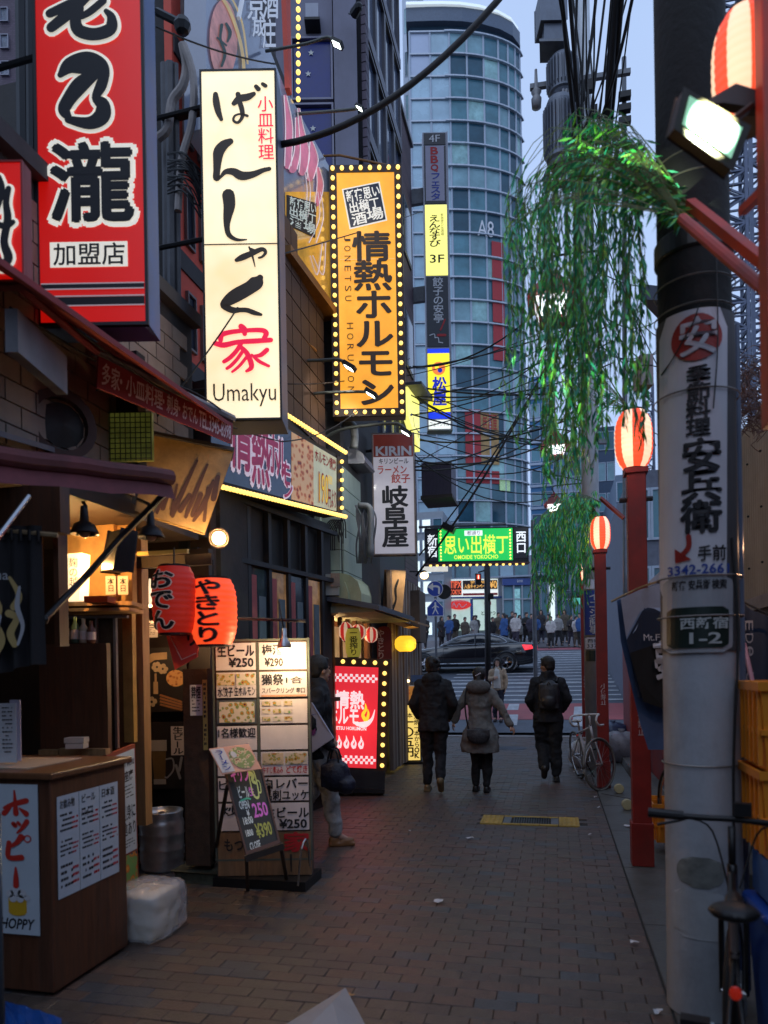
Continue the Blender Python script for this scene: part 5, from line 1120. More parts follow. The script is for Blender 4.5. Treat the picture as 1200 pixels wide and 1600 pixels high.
# English menu board
t = thing('menu_board', 'tall narrow English Menu poster board leaning behind the wrapped box', 'sign', tuple(D(195, 1395, 4.15)))
F = Face(D(168, 1180, 3.95), D(212, 1162, 4.3), D(218, 1396, 4.25), D(176, 1420, 3.95), (168, 1170, 214, 1400)); q = M(); q.slab(F, 168, 1170, 214, 1400, -.004, .025); q.build('board', mat('board_red_brown', (.22, .04, .02), .5, var=.2), t)
M().slab(F, 170, 1176, 211, 1330, .002, .003).build('upper_poster', mat('menu_bluewhite', (.5, .56, .62)), t); M().slab(F, 172, 1333, 211, 1396, .002, .003).build('photo_poster', foodmat('food_mix', [(.02, .03, .06), (.05, .09, .14), (.6, .3, .05), (.5, .1, .03), (.15, .3, .1)], 14, .0), t)
q = M(); q.text(F, 'English Menu', 181, 1186, 209, 1203, .004, .01, em='fit'); q.text(F, '御座席', 184, 1206, 207, 1222, .004, .02); q.text(F, 'お刺身に', 180, 1258, 209, 1280, .004, .03); q.text(F, '自信あり', 182, 1284, 209, 1304, .004, .03); squiggle(q, F, 182, 1228, 207, 1250, 4, .004, .3, 3); squiggle(q, F, 182, 1310, 207, 1324, 3, .004, .3, 3); q.build('lettering', INK, t, kind='stuff')
q = M(); q.stroke(F, [[(171, 1185, 3), (176, 1192, 5), (172, 1202, 3)], [(172, 1210, 5), (177, 1216, 3)], [(175, 1225, 4), (173, 1238, 4)]], .005); q.build('red_lettering', INR, t)
# wrapped box in clear plastic bag
def bagmesh(c, sx, sy, sz, seed, n=26, sq=3.0, amp=.09):
    q = M(); m_ = n // 2; P = []
    for i in range(m_ + 1):
        th = pi * i / m_
        for j in range(n):
            ph = 2 * pi * j / n; d = V((sin(th) * cos(ph), sin(th) * sin(ph), cos(th)))
            k = (abs(d.x) ** sq + abs(d.y) ** sq + abs(d.z) ** sq) ** (-1 / sq)
            w = 1 + amp * noise.noise(d * 3 + V((seed, 0, 0))) + amp * 1.1 * (.25 - abs(noise.noise(d * 4.3 + V((3, seed, 1))))) + amp * .7 * (.2 - abs(noise.noise(d * 10 + V((0, seed, 0)))))
            p = d * k * w; P.append((c[0] + p.x * sx, c[1] + p.y * sy, max(.004, c[2] + p.z * sz)))
    q.add(P, [(i * n + j, (i + 1) * n + j, (i + 1) * n + (j + 1) % n, i * n + (j + 1) % n) for i in range(m_) for j in range(n)]); return q
BAG = mat('clear_bag', (.75, .75, .78), .16, var=.05, sc=9, coat=.5, alpha=.38)
b0 = G(222, 1500); t = thing('wrapped_box', 'low box wrapped in crumpled white plastic bag against the counter end', 'bag', (-2.2, 4.0, 0)); bagmesh((-2.46, 3.99, .15), .18, .21, .16, 3, 72, 6.0, .055).build('plastic_bag', BAG, t, sm=True); M().box(-2.58, -2.34, 3.84, 4.14, .01, .255).build('box', mat('box_pale_card', (.5, .45, .34), .7, var=.15), t)
t = thing('plastic_scrap', 'flat orange-red plastic lid lying beside the wrapped box', 'lid', tuple(G(250, 1402))); p = [G(224, 1392), G(264, 1400), G(262, 1409), G(224, 1404)]; M().prism([V((a.x, a.y, .01)) for a in p], (0, 0, .025)).build('lid', mat('scrap_red', (.5, .07, .02), .4, var=.1), t)
# keg
c = G(254, 1357); t = thing('beer_keg', 'stainless steel beer keg standing in the dark doorway', 'keg', tuple(c)); r = .178; H_ = .48
prof = [(.0, .0), (r * .93, 0), (r * .95, .03), (r * .93, .06), (r * .98, .085), (r, .12), (r * .985, .16), (r * 1.02, .175), (r * .985, .19), (r * .985, .28), (r * 1.02, .295), (r * .985, .31), (r, .36), (r * .97, .395), (r * .93, .41), (r * .94, .44), (r * .97, H_ - .01), (r * .96, H_), (r * .93, H_ - .01), (r * .9, .43), (r * .6, .425), (0, .43)]
M().lathe(c, prof, 32).build('barrel', mat('keg_steel', (.6, .59, .58), .3, .75, var=.2, sc=8, dirt=.15), t, sm=True)
q = M(); q.tube([c + V((r * .94 * cos(a), r * .94 * sin(a), .462 + 0)) for a in [2.6 + i * .15 for i in range(5)]], .01, 6); q.build('handle', STL, t); q = M(); q.lathe(c + V((0, 0, .43)), [(.03, 0), (.03, .03), (0, .03)], 12); q.build('valve', STL, t)
# door posters
t = thing('food_poster', 'dark poster of grilled dishes, flowers and a bottle inside the doorway', 'poster', tuple(D(260, 1110, 5.0))); F = FY(229, 1012, 292, 1112, 5.5)
M().slab(F, 229, 1012, 292, 1112, .003, .004).build('sheet', mat('poster_black', (.015, .011, .009), .4, var=.2), t)
q = M(); q.disc(F, 275, 1060, 15, .006, 20, 13); q.build('plate_print', foodmat('food_grill', [(.08, .02, .005), (.3, .1, .02), (.5, .25, .08)], 30), t)
q = M(); [q.disc(F, x + 5 * cos(a), y + 5 * sin(a), 3.6, .007 + .0003 * a, 8) for x, y in ((246, 1042), (255, 1045)) for a in range(0, 6)]; [q.disc(F, 237 + 5 * cos(a * 1.2), 1096 + 5 * sin(a * 1.2), 3.4, .007 + .0003 * a, 8) for a in range(6)]; q.build('flower_print', mat('print_peach', (.4, .28, .15), .6, var=.2), t)
q = M(); q.poly([F.m(*p, .007) for p in ((231, 1024), (240, 1020), (262, 1019), (262, 1030), (243, 1031), (233, 1037))]); q.slab(F, 240, 1065, 247, 1084, .007, .002); q.slab(F, 242, 1052, 245, 1065, .007, .002); q.build('scroll_print', mat('print_tan', (.35, .22, .1), .6, var=.2), t)
q = M(); [q.slab(Face(F.m(250, 1084 + i * 5, .007), F.m(285, 1096 + i * 4, .007), F.m(284, 1099 + i * 4, .007), F.m(249, 1087 + i * 5, .007)), 0, 0, 1, 1, 0, .001) for i in range(4)]; q.build('skewer_print', mat('print_skewer', (.25, .1, .03), .6, var=.3), t, kind='stuff')
t = thing('beer_poster', 'dark poster with a full beer mug and draft beer plate inside the doorway', 'poster', tuple(D(265, 1230, 5.0))); F = FY(232, 1128, 296, 1232, 5.5)
M().slab(F, 232, 1128, 296, 1232, .003, .004).build('sheet', MC['poster_black'], t)
q = M(); q.poly([F.m(*p, .006) for p in ((237, 1172), (260, 1172), (258, 1218), (241, 1218))]); q.build('beer_print', mat('beer_amber', (.14, .085, .03), .3, var=.2), t); q = M(); q.slab(F, 236, 1156, 261, 1173, .008, .002); q.slab(F, 240, 1217, 259, 1225, .008, .002); q.build('foam_print', mat('foam_cream', (.32, .29, .24), .5, var=.1), t)
q = M(); q.stroke(F, [[(260, 1186, 2.5), (270, 1186, 2.5), (271, 1202, 2.5), (262, 1214, 2.5), (258, 1214, 2.5)], [(275, 1196, 4), (281, 1216, 4)], [(284, 1184, 4), (280, 1204, 4)]], .006); q.build('handle_print', mat('print_grey', (.25, .24, .22), .6, var=0), t)
M().slab(F, 268, 1135, 289, 1180, .008, .003).build('plate', PAPW, t); q = M(); q.text(F, '生ビール', 271, 1136, 286, 1179, .01, .04, True); q.build('lettering', INK, t)
for (x0, y0, x1, y1, m, s, lab) in ((297, 1070, 316, 1118, PAPER, '禁煙', 'white paper notice on the weathered wooden post'), (317, 1062, 324, 1172, mat('strip_yellow', (.5, .38, .1), .6, var=.1), '', 'narrow yellow strip notice down the wooden post'), (226, 970, 246, 996, PAPW, 'ち', 'small cream tag with one brush letter on the door frame')):
    t = thing('notice', lab, 'notice', tuple(D(x0, y1, 4.97))); F = FY(x0, y0, x1, y1, 4.97); M().slab(F, x0, y0, x1, y1, .0, .004).build('sheet', m, t)
    q = M()
    if s: q.text(F, s, x0 + 2, y0 + 3, x1 - 2, y0 + (y1 - y0) * .45, .003, .02); squiggle(q, F, x0 + 3, y0 + (y1 - y0) * .5, x1 - 3, y1 - 3, 4, .003, .3, 2)
    else: squiggle(q, F, x0 + 1.5, y0 + 5, x1 - 1.5, y1 - 5, 14, .003, .6, 1)
    q.build('print', INK, t, kind='stuff')
# wooden carved signboard leaning out above the lanterns
t = thing('carved_signboard', 'big tilted old wooden signboard with carved brush letters lit from below', 'sign', tuple(D(290, 830, 4.6)))
F = Face(D(237, 680, 4.5), D(362, 706, 4.75), D(318, 830, 4.6), D(212, 796, 4.4)); BRD = mat('board_old_gold', (.36, .22, .085), .55, var=.4, sc=5, bump=.4, dirt=.45)
q = M(); q.slab(F, 0, 0, 1, 1, 0, .06); q.build('board', BRD, t, bev=.01); q = M(); q.slab(F, -.05, -.04, 1.02, 0, .03, .2); q.slab(F, -.08, 0, -.0, 1, .0, .2); q.build('casing', mat('casing_dark', (.03, .028, .035), .6, var=.3), t)
q = M(); q.stroke(Face(*F.c, (0, 0, 100, 100)), [[(38, 62, 5), (36, 88, 7)], [(46, 55, 3), (50, 92, 6)], [(62, 20, 3), (56, 60, 6), (52, 94, 5)], [(66, 64, 6), (60, 84, 8)], [(76, 22, 3), (72, 62, 6), (70, 90, 5)], [(80, 60, 7), (78, 86, 6)], [(90, 40, 4), (88, 70, 8), (82, 92, 4)], [(86, 50, 4), (96, 88, 5)], [(34, 52, 3), (30, 96, 4)], [(94, 34, 6), (98, 60, 8)]], .004); q.build('carved_lettering', mat('carved_brown', (.08, .035, .02), .5, var=.3), t)
# round lit porthole lamp
t = thing('round_lamp', 'round lit wall lamp glowing beside the carved signboard', 'lamp', tuple(D(342, 841, 5.0))); c = D(342, 841, 5.0); d = (CAMP - c).normalized()
q = M(); q.lathe(c, [(.0, .0), (.05, 0), (.052, .0)], 20, d); q.build('glass', LWM, t); q = M(); q.lathe(c, [(.0, -.1), (.05, -.1), (.075, -.03), (.078, .012), (.066, .012), (.055, .0)], 24, d); q.build('housing', mat('lamp_ring', (.12, .08, .05), .4, .5, var=.2), t, sm=True); plight('round_lamp_light', c + d * .12, (1, .68, .35), 3, 0, t)
# --- big menu board tower with photo sheets, lit by a bulb
MBX = thing('menu_tower', 'tall board covered with hand-lettered Japanese menu sheets lit by a bare bulb', 'sign', (-2.15, 5.1, 0))
F = FY(336, 1000, 484, 1372, 5.02); F.ref = (336, 1000, 484, 1372)
q = M(); q.slab(F, 336, 1000, 484, 1372, -.02, .16); q.build('cabinet', mat('cabinet_brown', (.10, .06, .04), .6, var=.3), MBX)
q = M(); q.frame(F, 334, 998, 486, 1345, 3, 3, -.003, .05); q.slab(F, 403, 1003, 406.5, 1340, -.005, .03); q.build('frame', mat('frame_greenish', (.10, .11, .09), .5, .2, var=.2), MBX)
SHT = mat('sheet_pink_white', (.66, .57, .57), .6, var=.08, sc=5, dirt=.12)
cells = [(1004, 1044), (1047, 1085), (1088, 1123), (1126, 1163), (1166, 1202), (1205, 1242), (1245, 1284)]
yel = [[0, 1004, 1047], [1, 1050, 1090], [2, 1093, 1131], [3, 1134, 1172], [4, 1175, 1212], [5, 1215, 1252], [6, 1255, 1298]]
FOODA = foodmat('food_bowl', [(.03, .02, .02), (.45, .12, .02), (.6, .36, .06), (.08, .2, .04), (.6, .45, .3)], 38, 0)
FOODB = foodmat('food_plate', [(.02, .02, .03), (.35, .05, .02), (.6, .3, .05), (.08, .22, .05), (.6, .5, .42)], 26, 0)
for col, (xa, xb) in enumerate(((339.5, 402.5), (407, 482))):
    for i, ya, yb_ in yel:
        q = M(); q.slab(F, xa + .6, ya, xb - .6, yb_ - .5, .0, .006); q.build('menu_sheet', SHT if not (col == 0 and i == 2) else mat('sheet_dark', (.08, .09, .1), .5, var=.2), MBX)
q = M(); T = q.text; E_ = .004
T(F, '生ビール', 343, 1007, 400, 1026, E_, .045); T(F, '¥250', 360, 1027, 399, 1042, E_, .03, em='fit'); T(F, '梅酒', 412, 1008, 445, 1024, E_, .02); T(F, '¥290', 416, 1028, 445, 1042, E_, .03, em='fit')
T(F, '獺祭', 411, 1054, 445, 1071, E_, .03); T(F, '1合', 449, 1058, 475, 1069, E_, .01); T(F, 'スパークリング 辛口', 411, 1075, 478, 1084, E_, .03)
T(F, '水餃子', 342, 1073, 366, 1088, E_, .02); T(F, '生ホルモン', 368, 1072, 401, 1087, E_, .02); T(F, '1名様歓迎', 342, 1137, 400, 1152, E_, .04)
T(F, '白レバー', 412, 1217, 480, 1233, E_, .04); T(F, '馬刺ユッケ', 411, 1235, 481, 1251, E_, .04); T(F, '生ビール', 412, 1262, 481, 1279, E_, .045); T(F, '¥250', 434, 1280, 478, 1295, E_, .03, em='fit'); T(F, 'ビール', 342, 1218, 398, 1234, E_, .03); T(F, '名物もつ煮', 342, 1177, 399, 1192, E_, .03)
T(F, '炒め', 345, 1258, 396, 1274, E_, .03)
q.build('black_lettering', INK, MBX)
q = M(); T = q.text; T(F, '牛すじ煮込み', 410, 1198, 442, 1209, E_, .01); T(F, 'どて焼き', 447, 1197, 480, 1209, E_, .02); q.build('red_lettering', INR, MBX)
for (x0, y0, x1, y1, m) in ((341, 1052, 369, 1070, FOODA), (371, 1052, 401, 1070, FOODB), (344, 1096, 399, 1128, FOODB), (410, 1177, 443, 1195, FOODA), (446, 1177, 480, 1195, FOODB), (410, 1086, 480, 1089, mat('pr_orange', (.5, .25, .15), .6, var=.3))):
    q = M(); q.slab(F, x0, y0, x1, y1, .005, .003) if y1 - y0 < 25 or x0 == 344 else None
    q.build('food_photo', m, MBX) if q.v else None
for r in range(3):
    for c_ in range(3): q = M(); q.slab(F, 411 + c_ * 17, 1096 + r * 12, 424 + c_ * 17, 1103 + r * 12, .005, .002); q.build('food_photo', (FOODA, FOODB)[(r + c_) % 2], MBX)
for (x0, x1) in ((411, 442), (447, 479)): q = M(); q.disc(F, (x0 + x1) / 2, 1186, 14.5, .008, 18, 8); q.build('plate_photo', FOODA, MBX)
q = M(); q.slab(F, 338, 1300, 484, 1368, -.004, .02); q.build('base_panel', mat('base_wood', (.22, .12, .06), .6, var=.35, sc=6, dirt=.3), MBX)
q = M(); q.text(F, '家', 440, 1302, 478, 1332, .0, .05, em='box'); q.build('base_red_lettering', INR, MBX); q = M(); q.text(F, 'もつ', 348, 1310, 378, 1330, .0, .02); q.stroke(F, [[(452, 1336, 3), (452, 1362, 2)]], .002); q.build('base_lettering', INK, MBX)
q = M(); c = F.m(336, 1372); q.box(c.x - .03, F.m(484, 1372).x + .01, 4.93, 5.3, .0, .07); q.build('base_tray', BLK, MBX); q = M(); a = F.m(481, 1372); q.tube([(a.x, 4.84, .07), (a.x + .01, 4.9, .32), (a.x + .0, 5.05, .34), (a.x, 5.12, .07)], .008, 6, 3); q.build('tray_handle', STL, MBX)
t = thing('bulb_lamp', 'silver-capped bare bulb on a drop cord shining on the menu tower', 'lamp', tuple(D(444, 1010, 4.75))); c = D(444, 1010, 4.84); q = M(); q.sph(c, .045, 12); q.build('bulb', LWM, t, sm=True); q = M(); q.lathe(c, [(.048, -.012), (.05, .01), (.028, .05), (.02, .07), (.018, .13), (0, .13)], 16); q.build('cap', STL, t, sm=True)
M().tube([c + V((0, 0, .12)), D(440, 966, 4.8), D(436, 940, 4.9)], .006, 5).build('cord', BLK, t); M().tube([D(360, 966, 4.85), D(478, 970, 4.85)], .012, 6).build('support_rod', DKM, t); plight('bulb_light', c + V((0.02, -.02, -.085)), (1, .72, .38), 15, 0, t)
# --- A-frame chalkboard
ab = thing('a_frame_board', 'A-frame chalkboard with coloured chalk prices and a food photo clipped on top', 'sign', (-1.98, 4.75, 0))
F = Face(D(345, 1186, 4.55), D(407, 1190, 4.66), D(438, 1318, 4.4), D(385, 1338, 4.27), (0, 0, 100, 100))
q = M(); q.slab(F, 4, 4, 96, 96, 0, .012); q.build('blackboard', mat('chalkboard', (.012, .014, .014), .6, var=.4, sc=10), ab); q = M(); q.frame(F, 0, 0, 100, 100, 5, 4, .01, .03); q.build('frame', mat('frame_redbrown', (.08, .03, .02), .6, var=.3), ab)
bl, br = F.c[3], F.c[2]
for nm, a, b_ in (('leg', bl, G(387, 1390)), ('leg', br, G(449, 1381)), ('leg', lerp(F.c[0], F.c[3], .3) + V((-.02, .03, 0)), G(330, 1368)), ('leg', lerp(F.c[1], F.c[2], .3) + V((0, .05, 0)), G(415, 1352))): M().tube([a, b_], .016, 4).build(nm, DWD, ab)
q = M(); q.tube([bl + V((0, -.02, -.01)), br + V((.03, -.02, -.01))], .028, 4); q.build('ledge', DWD, ab)
def chalk(nm, items, col):
    q = M()
    for s, x0, y0, x1, y1 in items: q.text(F, s, x0, y0, x1, y1, .003, .02)
    q.build(nm, mat('chalk_' + nm, col, .8, var=.2, sc=30, emis=.12), ab)
chalk('pink', [('キリン', 14, 6, 62, 26), ('250', 48, 50, 88, 66), ('生', 50, 32, 64, 42)], (.6, .15, .55)); chalk('white', [('ビール', 22, 30, 50, 44), ('OPEN', 16, 46, 42, 55), ('18:00', 16, 63, 42, 71), ('1800', 14, 76, 34, 83), ('CLOSE', 16, 89, 46, 97), ('¥', 30, 56, 38, 63)], (.55, .6, .6)); chalk('yellow', [('¥390', 42, 72, 86, 88)], (.35, .36, .08))
q = M(); q.stroke(F, [[(62, 12, 3), (60, 40, 3), (74, 42, 3), (76, 14, 3), (62, 12, 3)], [(76, 24, 2), (84, 26, 2), (82, 38, 2), (75, 38, 2)], [(64, 16, 6), (72, 18, 6), (66, 24, 5), (73, 27, 4)]], .003); q.build('chalk_mug', mat('chalk_lime', (.5, .55, .2), .8, var=.2, emis=.1), ab)
q = M(); q.stroke(F, [[(22, 46, 2), (40, 44, 2), (50, 45, 2)]], .003); q.build('chalk_underline', mat('chalk_green', (.1, .5, .3), .8, var=.2), ab)
F2 = Face(D(326, 1172, 4.45), D(388, 1164, 4.6), D(408, 1203, 4.55), D(347, 1212, 4.4)); q = M(); q.slab(F2, 0, 0, 1, 1, .02, .008); q.build('photo_card', mat('card_orange', (.6, .3, .2), .4, var=.2, emis=.05), ab); q = M(); q.disc(F2, .66, .5, .30, .024, 22, .42); q.build('bowl_photo', foodmat('food_ramen', [(.1, .04, .02), (.45, .2, .08), (.65, .5, .3), (.2, .25, .06)], 40, .03), ab); q = M(); q.disc(F2, .5, .35, .07, .028, 10, .12); q.build('egg_photo', PAPER, ab); q = M(); q.slab(F2, .02, .05, .34, .95, .023, .002); q.build('side_strip', PAPER, ab); q = M(); q.text(F2, 'ラーメン', .08, .1, .28, .9, .026, .03, True); q.build('side_lettering', INB, ab)
# --- red floor sign with bulbs (facing board)
t = thing('illuminated_board', 'red floor sign ringed by bulbs with white flame logo and chequered bands', 'sign', (-2.4, 8.9, 0))
F = FY(501, 1025, 609, 1241, 8.8); F.c = [F.m(501, 1025), F.m(611, 1031), F.m(601, 1241), F.m(501, 1236)]; F.ref = (0, 0, 100, 200)
q = M(); q.slab(F, 0, 0, 100, 168, -.01, .22); q.build('cabinet', FRB, t); q = M(); q.slab(F, 4, 166, 98, 193, 0, .2); q.build('base_panel', DKM, t); q = M(); q.slab(F, -4, 193, 98, 199, .05, .36); q.build('foot', BLK, t)
q = M(); q.slab(F, 2, 13, 84, 163, .0, .006); q.build('face_panel', mat('lit_red_board', (.6, .03, .04), .35, var=.05, emis=.72, ecol=(.82, .028, .045)), t)
for i in range(7): bulb(t, F.m(3 + i * 15.2, 6, .02), s=1.1)
for i in range(1, 11): bulb(t, F.m(93, 6 + i * 15.2, .02), s=1.1)
for i in range(1, 4): bulb(t, F.m(-1, 6 + i * 15, .02), s=1.1)
bw = mat('board_white', (.75, .6, .62), .5, var=0, emis=.75, ecol=(.95, .8, .82)); q = M()
for y in (24, 145):
    for r in range(3):
        for i in range(20):
            if (i + r) % 2 == 0: q.slab(F, 4 + i * 3.95, y + r * 4, 4 + (i + 1) * 3.95, y + (r + 1) * 4, .004, .002)
q.build('chequer_band', bw, t, kind='stuff')
q = M(); q.text(F, '情熱', 22, 50, 64, 76, .004, .05); q.text(F, 'ホルモ', 11, 74, 56, 100, .004, .05); q.stroke(F, [[(54, 98, 5), (66, 98, 9), (76, 90, 4), (80, 76, 1)]], .004); q.text(F, 'JONETSU HORUMON', 12, 102, 68, 109, .004, .03, em='fit'); q.build('lettering', bw, t)
fl = lambda x, y, s: [[(x, y, 4 * s), (x - 2.4 * s, y - 5 * s, 3.4 * s), (x + .6 * s, y - 11 * s, 3 * s), (x, y - 17 * s, .6 * s)], [(x + 2 * s, y, 3 * s), (x + 3.4 * s, y - 6 * s, 2.6 * s), (x + 2.6 * s, y - 11 * s, .6 * s)]]
q = M(); [q.stroke(F, fl(16 + i * 11, 133, 1.), .004) for i in range(5)]; q.build('white_flame', bw, t, kind='stuff'); q = M(); q.stroke(F, fl(66, 91, 1.4), .006); q.build('yellow_flame', mat('flame_yellow', (.8, .5, .03), .5, var=0, emis=.9, ecol=(1, .6, .03)), t)
plight('board_glow', F.m(50, 100, .3), (1, .2, .12), 2.2, 0, t)
# --- yellow price board and small poster
t = thing('price_board', 'yellow lit floor sign with large black kanji price', 'sign', (-1.9, 11.9, 0)); F = FY(613, 1099, 656, 1199, 11.9)
q = M(); q.slab(F, 613, 1099, 658, 1190, -.01, .15); q.build('cabinet', BLK, t); q = M(); q.slab(F, 610, 1190, 660, 1199, .06, .3); q.build('foot', BLK, t); q = M(); q.slab(F, 615, 1102, 656, 1188, .0, .005); q.build('face_panel', mat('lit_amber', (.75, .55, .12), .4, var=.1, emis=.8, ecol=(1, .70, .18)), t)
q = M(); q.text(F, '一本', 628, 1114, 645, 1122, .004, .03); 
for i, ch in enumerate('一〇五円'): q.text(F, ch, 628, 1121 + i * 15.5, 645, 1136 + i * 15.5, .004, .05, em='box')
q.text(F, '水焼一本からOK', 647, 1116, 655, 1185, .004, .04, True); q.text(F, 'やきとり一番サベ多', 617, 1116, 625, 1185, .004, .04, True); q.build('lettering', INK, t); q = M(); q.text(F, '朝', 617, 1103, 625, 1112, .004, .04, em='box'); q.text(F, 'ま', 642, 1103, 650, 1112, .004, .04, em='box'); q.build('red_lettering', INR, t)
t = thing('framed_poster', 'small framed red food poster above the yellow price board', 'poster', tuple(D(643, 1098, 12.1))); F = FY(629, 1071, 657, 1099, 12.1); q = M(); q.slab(F, 629, 1071, 657, 1099, 0, .05); q.build('frame', PAPER, t); q = M(); q.slab(F, 630.5, 1072.5, 656, 1098, .004, .004); q.build('picture', foodmat('food_red', [(.25, .02, .01), (.5, .06, .02), (.6, .25, .05)], 10, .35), t)
M().slab(FY(627, 1055, 660, 1066, 12.2), 627, 1055, 660, 1066, 0, .04).build('header_strip', mat('strip_blue_yellow', (.05, .12, .3), .5, var=.3), t); q = M(); q.sph(D(638, 1064, 12.0), .025, 8); q.build('bulb', LWM, t)
# --- shop lanterns in the middle distance
def st2(j, n): return (j * 14 // n) % 2
ST = [mat('stripe_red', (.6, .03, .03), .5, var=.05, emis=.35, ecol=(.8, .03, .03)), mat('stripe_cream', (.7, .55, .42), .5, var=.05, emis=.45, ecol=(.9, .62, .45))]
lb = ['leftmost round red and white lantern over the shop door', 'middle red and white lantern half behind the yellow tube lantern', 'rightmost red and white lantern by the dark red banner']
for i, (px) in enumerate(((527, 971, 552, 1003), (546, 975, 572, 1001), (568, 979, 591, 1005))): lantern('striped_lantern', lb[i], px, 9.1 + .25 * i, ST, stripes=st2, rnd=.75, ribs=6, group='red and white lanterns over the shop door')
lantern('yellow_tube_lantern', 'tall yellow tube lantern with black letters among the striped lanterns', (540, 981, 564, 1028), 9.0, mat('lant_yellow', (.5, .42, .06), .5, var=.1, emis=.3), txt=('一番搾り', -25, 25, .05, .95, .03), tcol=mat('lant_yellow', (.5, .42, .06)), rnd=.3, ribs=6)
t, c, r, h = lantern('amber_lantern', 'glowing amber lantern hung sideways under the slanted board', (617, 993, 650, 1019), 11.0, mat('lant_amber', (.8, .5, .05), .5, var=.08, emis=1.0, ecol=(1, .56, .03)), rnd=.5, ribs=4); plight('shop_light', (-3.0, 9.4, 2.0), (1, .6, .25), 22, 0); plight('doorway_light', D(262, 1000, 5.1), (1, .6, .28), 8, 0); plight('amber_light', c + V((.2, -.2, -.1)), (1, .6, .15), 2, 0, t)  # doorway point light is added to brighten the keg, without a lamp body
t = thing('cloth_banner', 'rounded dark red cloth banner with outlined white kana behind the bulb sign', 'banner', tuple(D(600, 1028, 9.6))); F = FY(588, 978, 612, 1030, 9.6); q = M(); q.poly([F.m(589, 1030), F.m(589, 986), F.m(593, 980), F.m(600, 978), F.m(608, 980), F.m(612, 988), F.m(612, 1030)]); q.build('cloth', mat('banner_maroon', (.16, .02, .018), .8, var=.2), t)
q = M(); q.text(F, 'やきとり', 589, 984, 600, 1030, .006, .02, True); q.build('lettering', mat('ink_palepink', (.5, .38, .36), .6, var=0), t)
# slanted wooden lamp board (brown calligraphy board)
t = thing('wooden_signboard', 'upright lit wooden board with one brush stroke over the amber lantern', 'sign', tuple(D(620, 975, 10.8))); F = Face(D(601, 890, 10.8), D(634, 892, 10.9), D(628, 965, 10.9), D(598, 965, 10.8), (0, 0, 100, 100))
q = M(); q.slab(F, 0, 0, 28, 100, 0, .1); q.build('board', mat('board_brown_lit', (.22, .10, .03), .5, var=.3, emis=.0), t); q = M(); q.slab(F, 28, 0, 100, 100, .02, .1); q.build('lit_board', mat('board_tan', (.62, .40, .2), .5, var=.25, sc=5), t); q = M(); q.stroke(F, [[(66, 22, 8), (56, 40, 12), (62, 62, 9), (50, 80, 12)]], .024); q.build('brush_mark', INK, t)
slight('board_lamp', D(640, 885, 10.5), D(618, 930, 10.85), (1, .75, .45), 9, 90, 0, t); q = M(); q.prism([D(598, 968, 10.5), D(612, 965, 10.5), D(645, 978, 10.6), D(630, 980, 10.6)], (0, .5, .0)); q.build('shelf_board', mat('board_tan', (.5, .35, .2)), t)
t = thing('tile_sign', 'dark stone-look square sign block on the brick corner below the traffic signs', 'sign', tuple(D(655, 1000, 12.6))); q = M(); q.box(-2.66, -2.25, 12.3, 12.9, D(655, 1004, 12.6).z, D(655, 925, 12.6).z); q.build('block', mat('block_brown', (.09, .065, .05), .6, var=.3), t)
# ================================================================ right side of the alley
def capsule(q, p, r, r0, r1, n=12): q.cyl(p, r, r0, r1, n); q.sph(p, r0, n); q.sph(r, r1, n); return q
# --- near utility pole with wrapped adverts
PC = V((.664, 3.62, 0)); PR = .168
t = thing('utility_pole', 'thick grey concrete pole in front at right, black above and wrapped with a white advert', 'pole', tuple(PC))
q = M(); q.lathe(PC, [(PR + .004, 0), (PR, .3), (PR - .004, 1.68)], 40); q.build('shaft', mat('pole_paint', (.36, .385, .43), .6, var=.12, sc=3, bump=.3, dirt=.5), t, sm=True)
q = M(); q.lathe(PC, [(PR, 1.68), (PR - .012, 4.2), (PR - .02, 7.6), (0, 7.6)], 40); q.build('upper_shaft', mat('pole_black_wrap', (.009, .008, .008), .85, var=.6, sc=5, bump=.5), t, sm=True)
vd = (PC - V((0, 0, 0))).normalized(); pr_ = V((vd.y, -vd.x, 0)); pd = PC.dot(Fw)
class PoleF:
    def __init__(s, r): s.r = r
    def m(s, x, y, off=0.):
        up_ = (1036 - y); z = EYE + up_ / FPX * pd; xc = 1104 - (1590 - y) * .0185
        k = max(-.97, min(.97, (x - xc) / (PR / pd * FPX))); rr = s.r + off
        return V((PC.x, PC.y, z)) + (pr_ * k - vd * sqrt(1 - k * k)) * rr
def pslab(nm, x0, y0, x1, y1, off, m, rad=0, nx=14, ny=8):
    PF_ = PoleF(PR); q = M(); P = []
    for j in range(ny + 1):
        for i in range(nx + 1):
            y = lerp(y0, y1, j / ny); ins = 0
            if rad:
                dyy = min(y - y0, y1 - y); ins = rad - sqrt(max(0, rad * rad - (rad - min(dyy, rad)) ** 2))
            xs = -(1590 - y) * .0185 + 24
            P.append(PF_.m(lerp(x0 + ins, x1 - ins, i / nx) + xs * 0, y, off))
    q.add(P, [(j * (nx + 1) + i, j * (nx + 1) + i + 1, (j + 1) * (nx + 1) + i + 1, (j + 1) * (nx + 1) + i) for j in range(ny) for i in range(nx)]); return q.build(nm, m, t)
PWH = mat('advert_white', (.60, .59, .64), .5, var=.06, sc=3, dirt=.15)
q = M(); q.lathe(PC, [(PR + .002, PoleF(PR).m(1104, 1018).z), (PR + .002, PoleF(PR).m(1104, 508).z)], 40); q.build('backing_wrap', mat('wrap_brown', (.07, .065, .07), .6, var=.2), t)
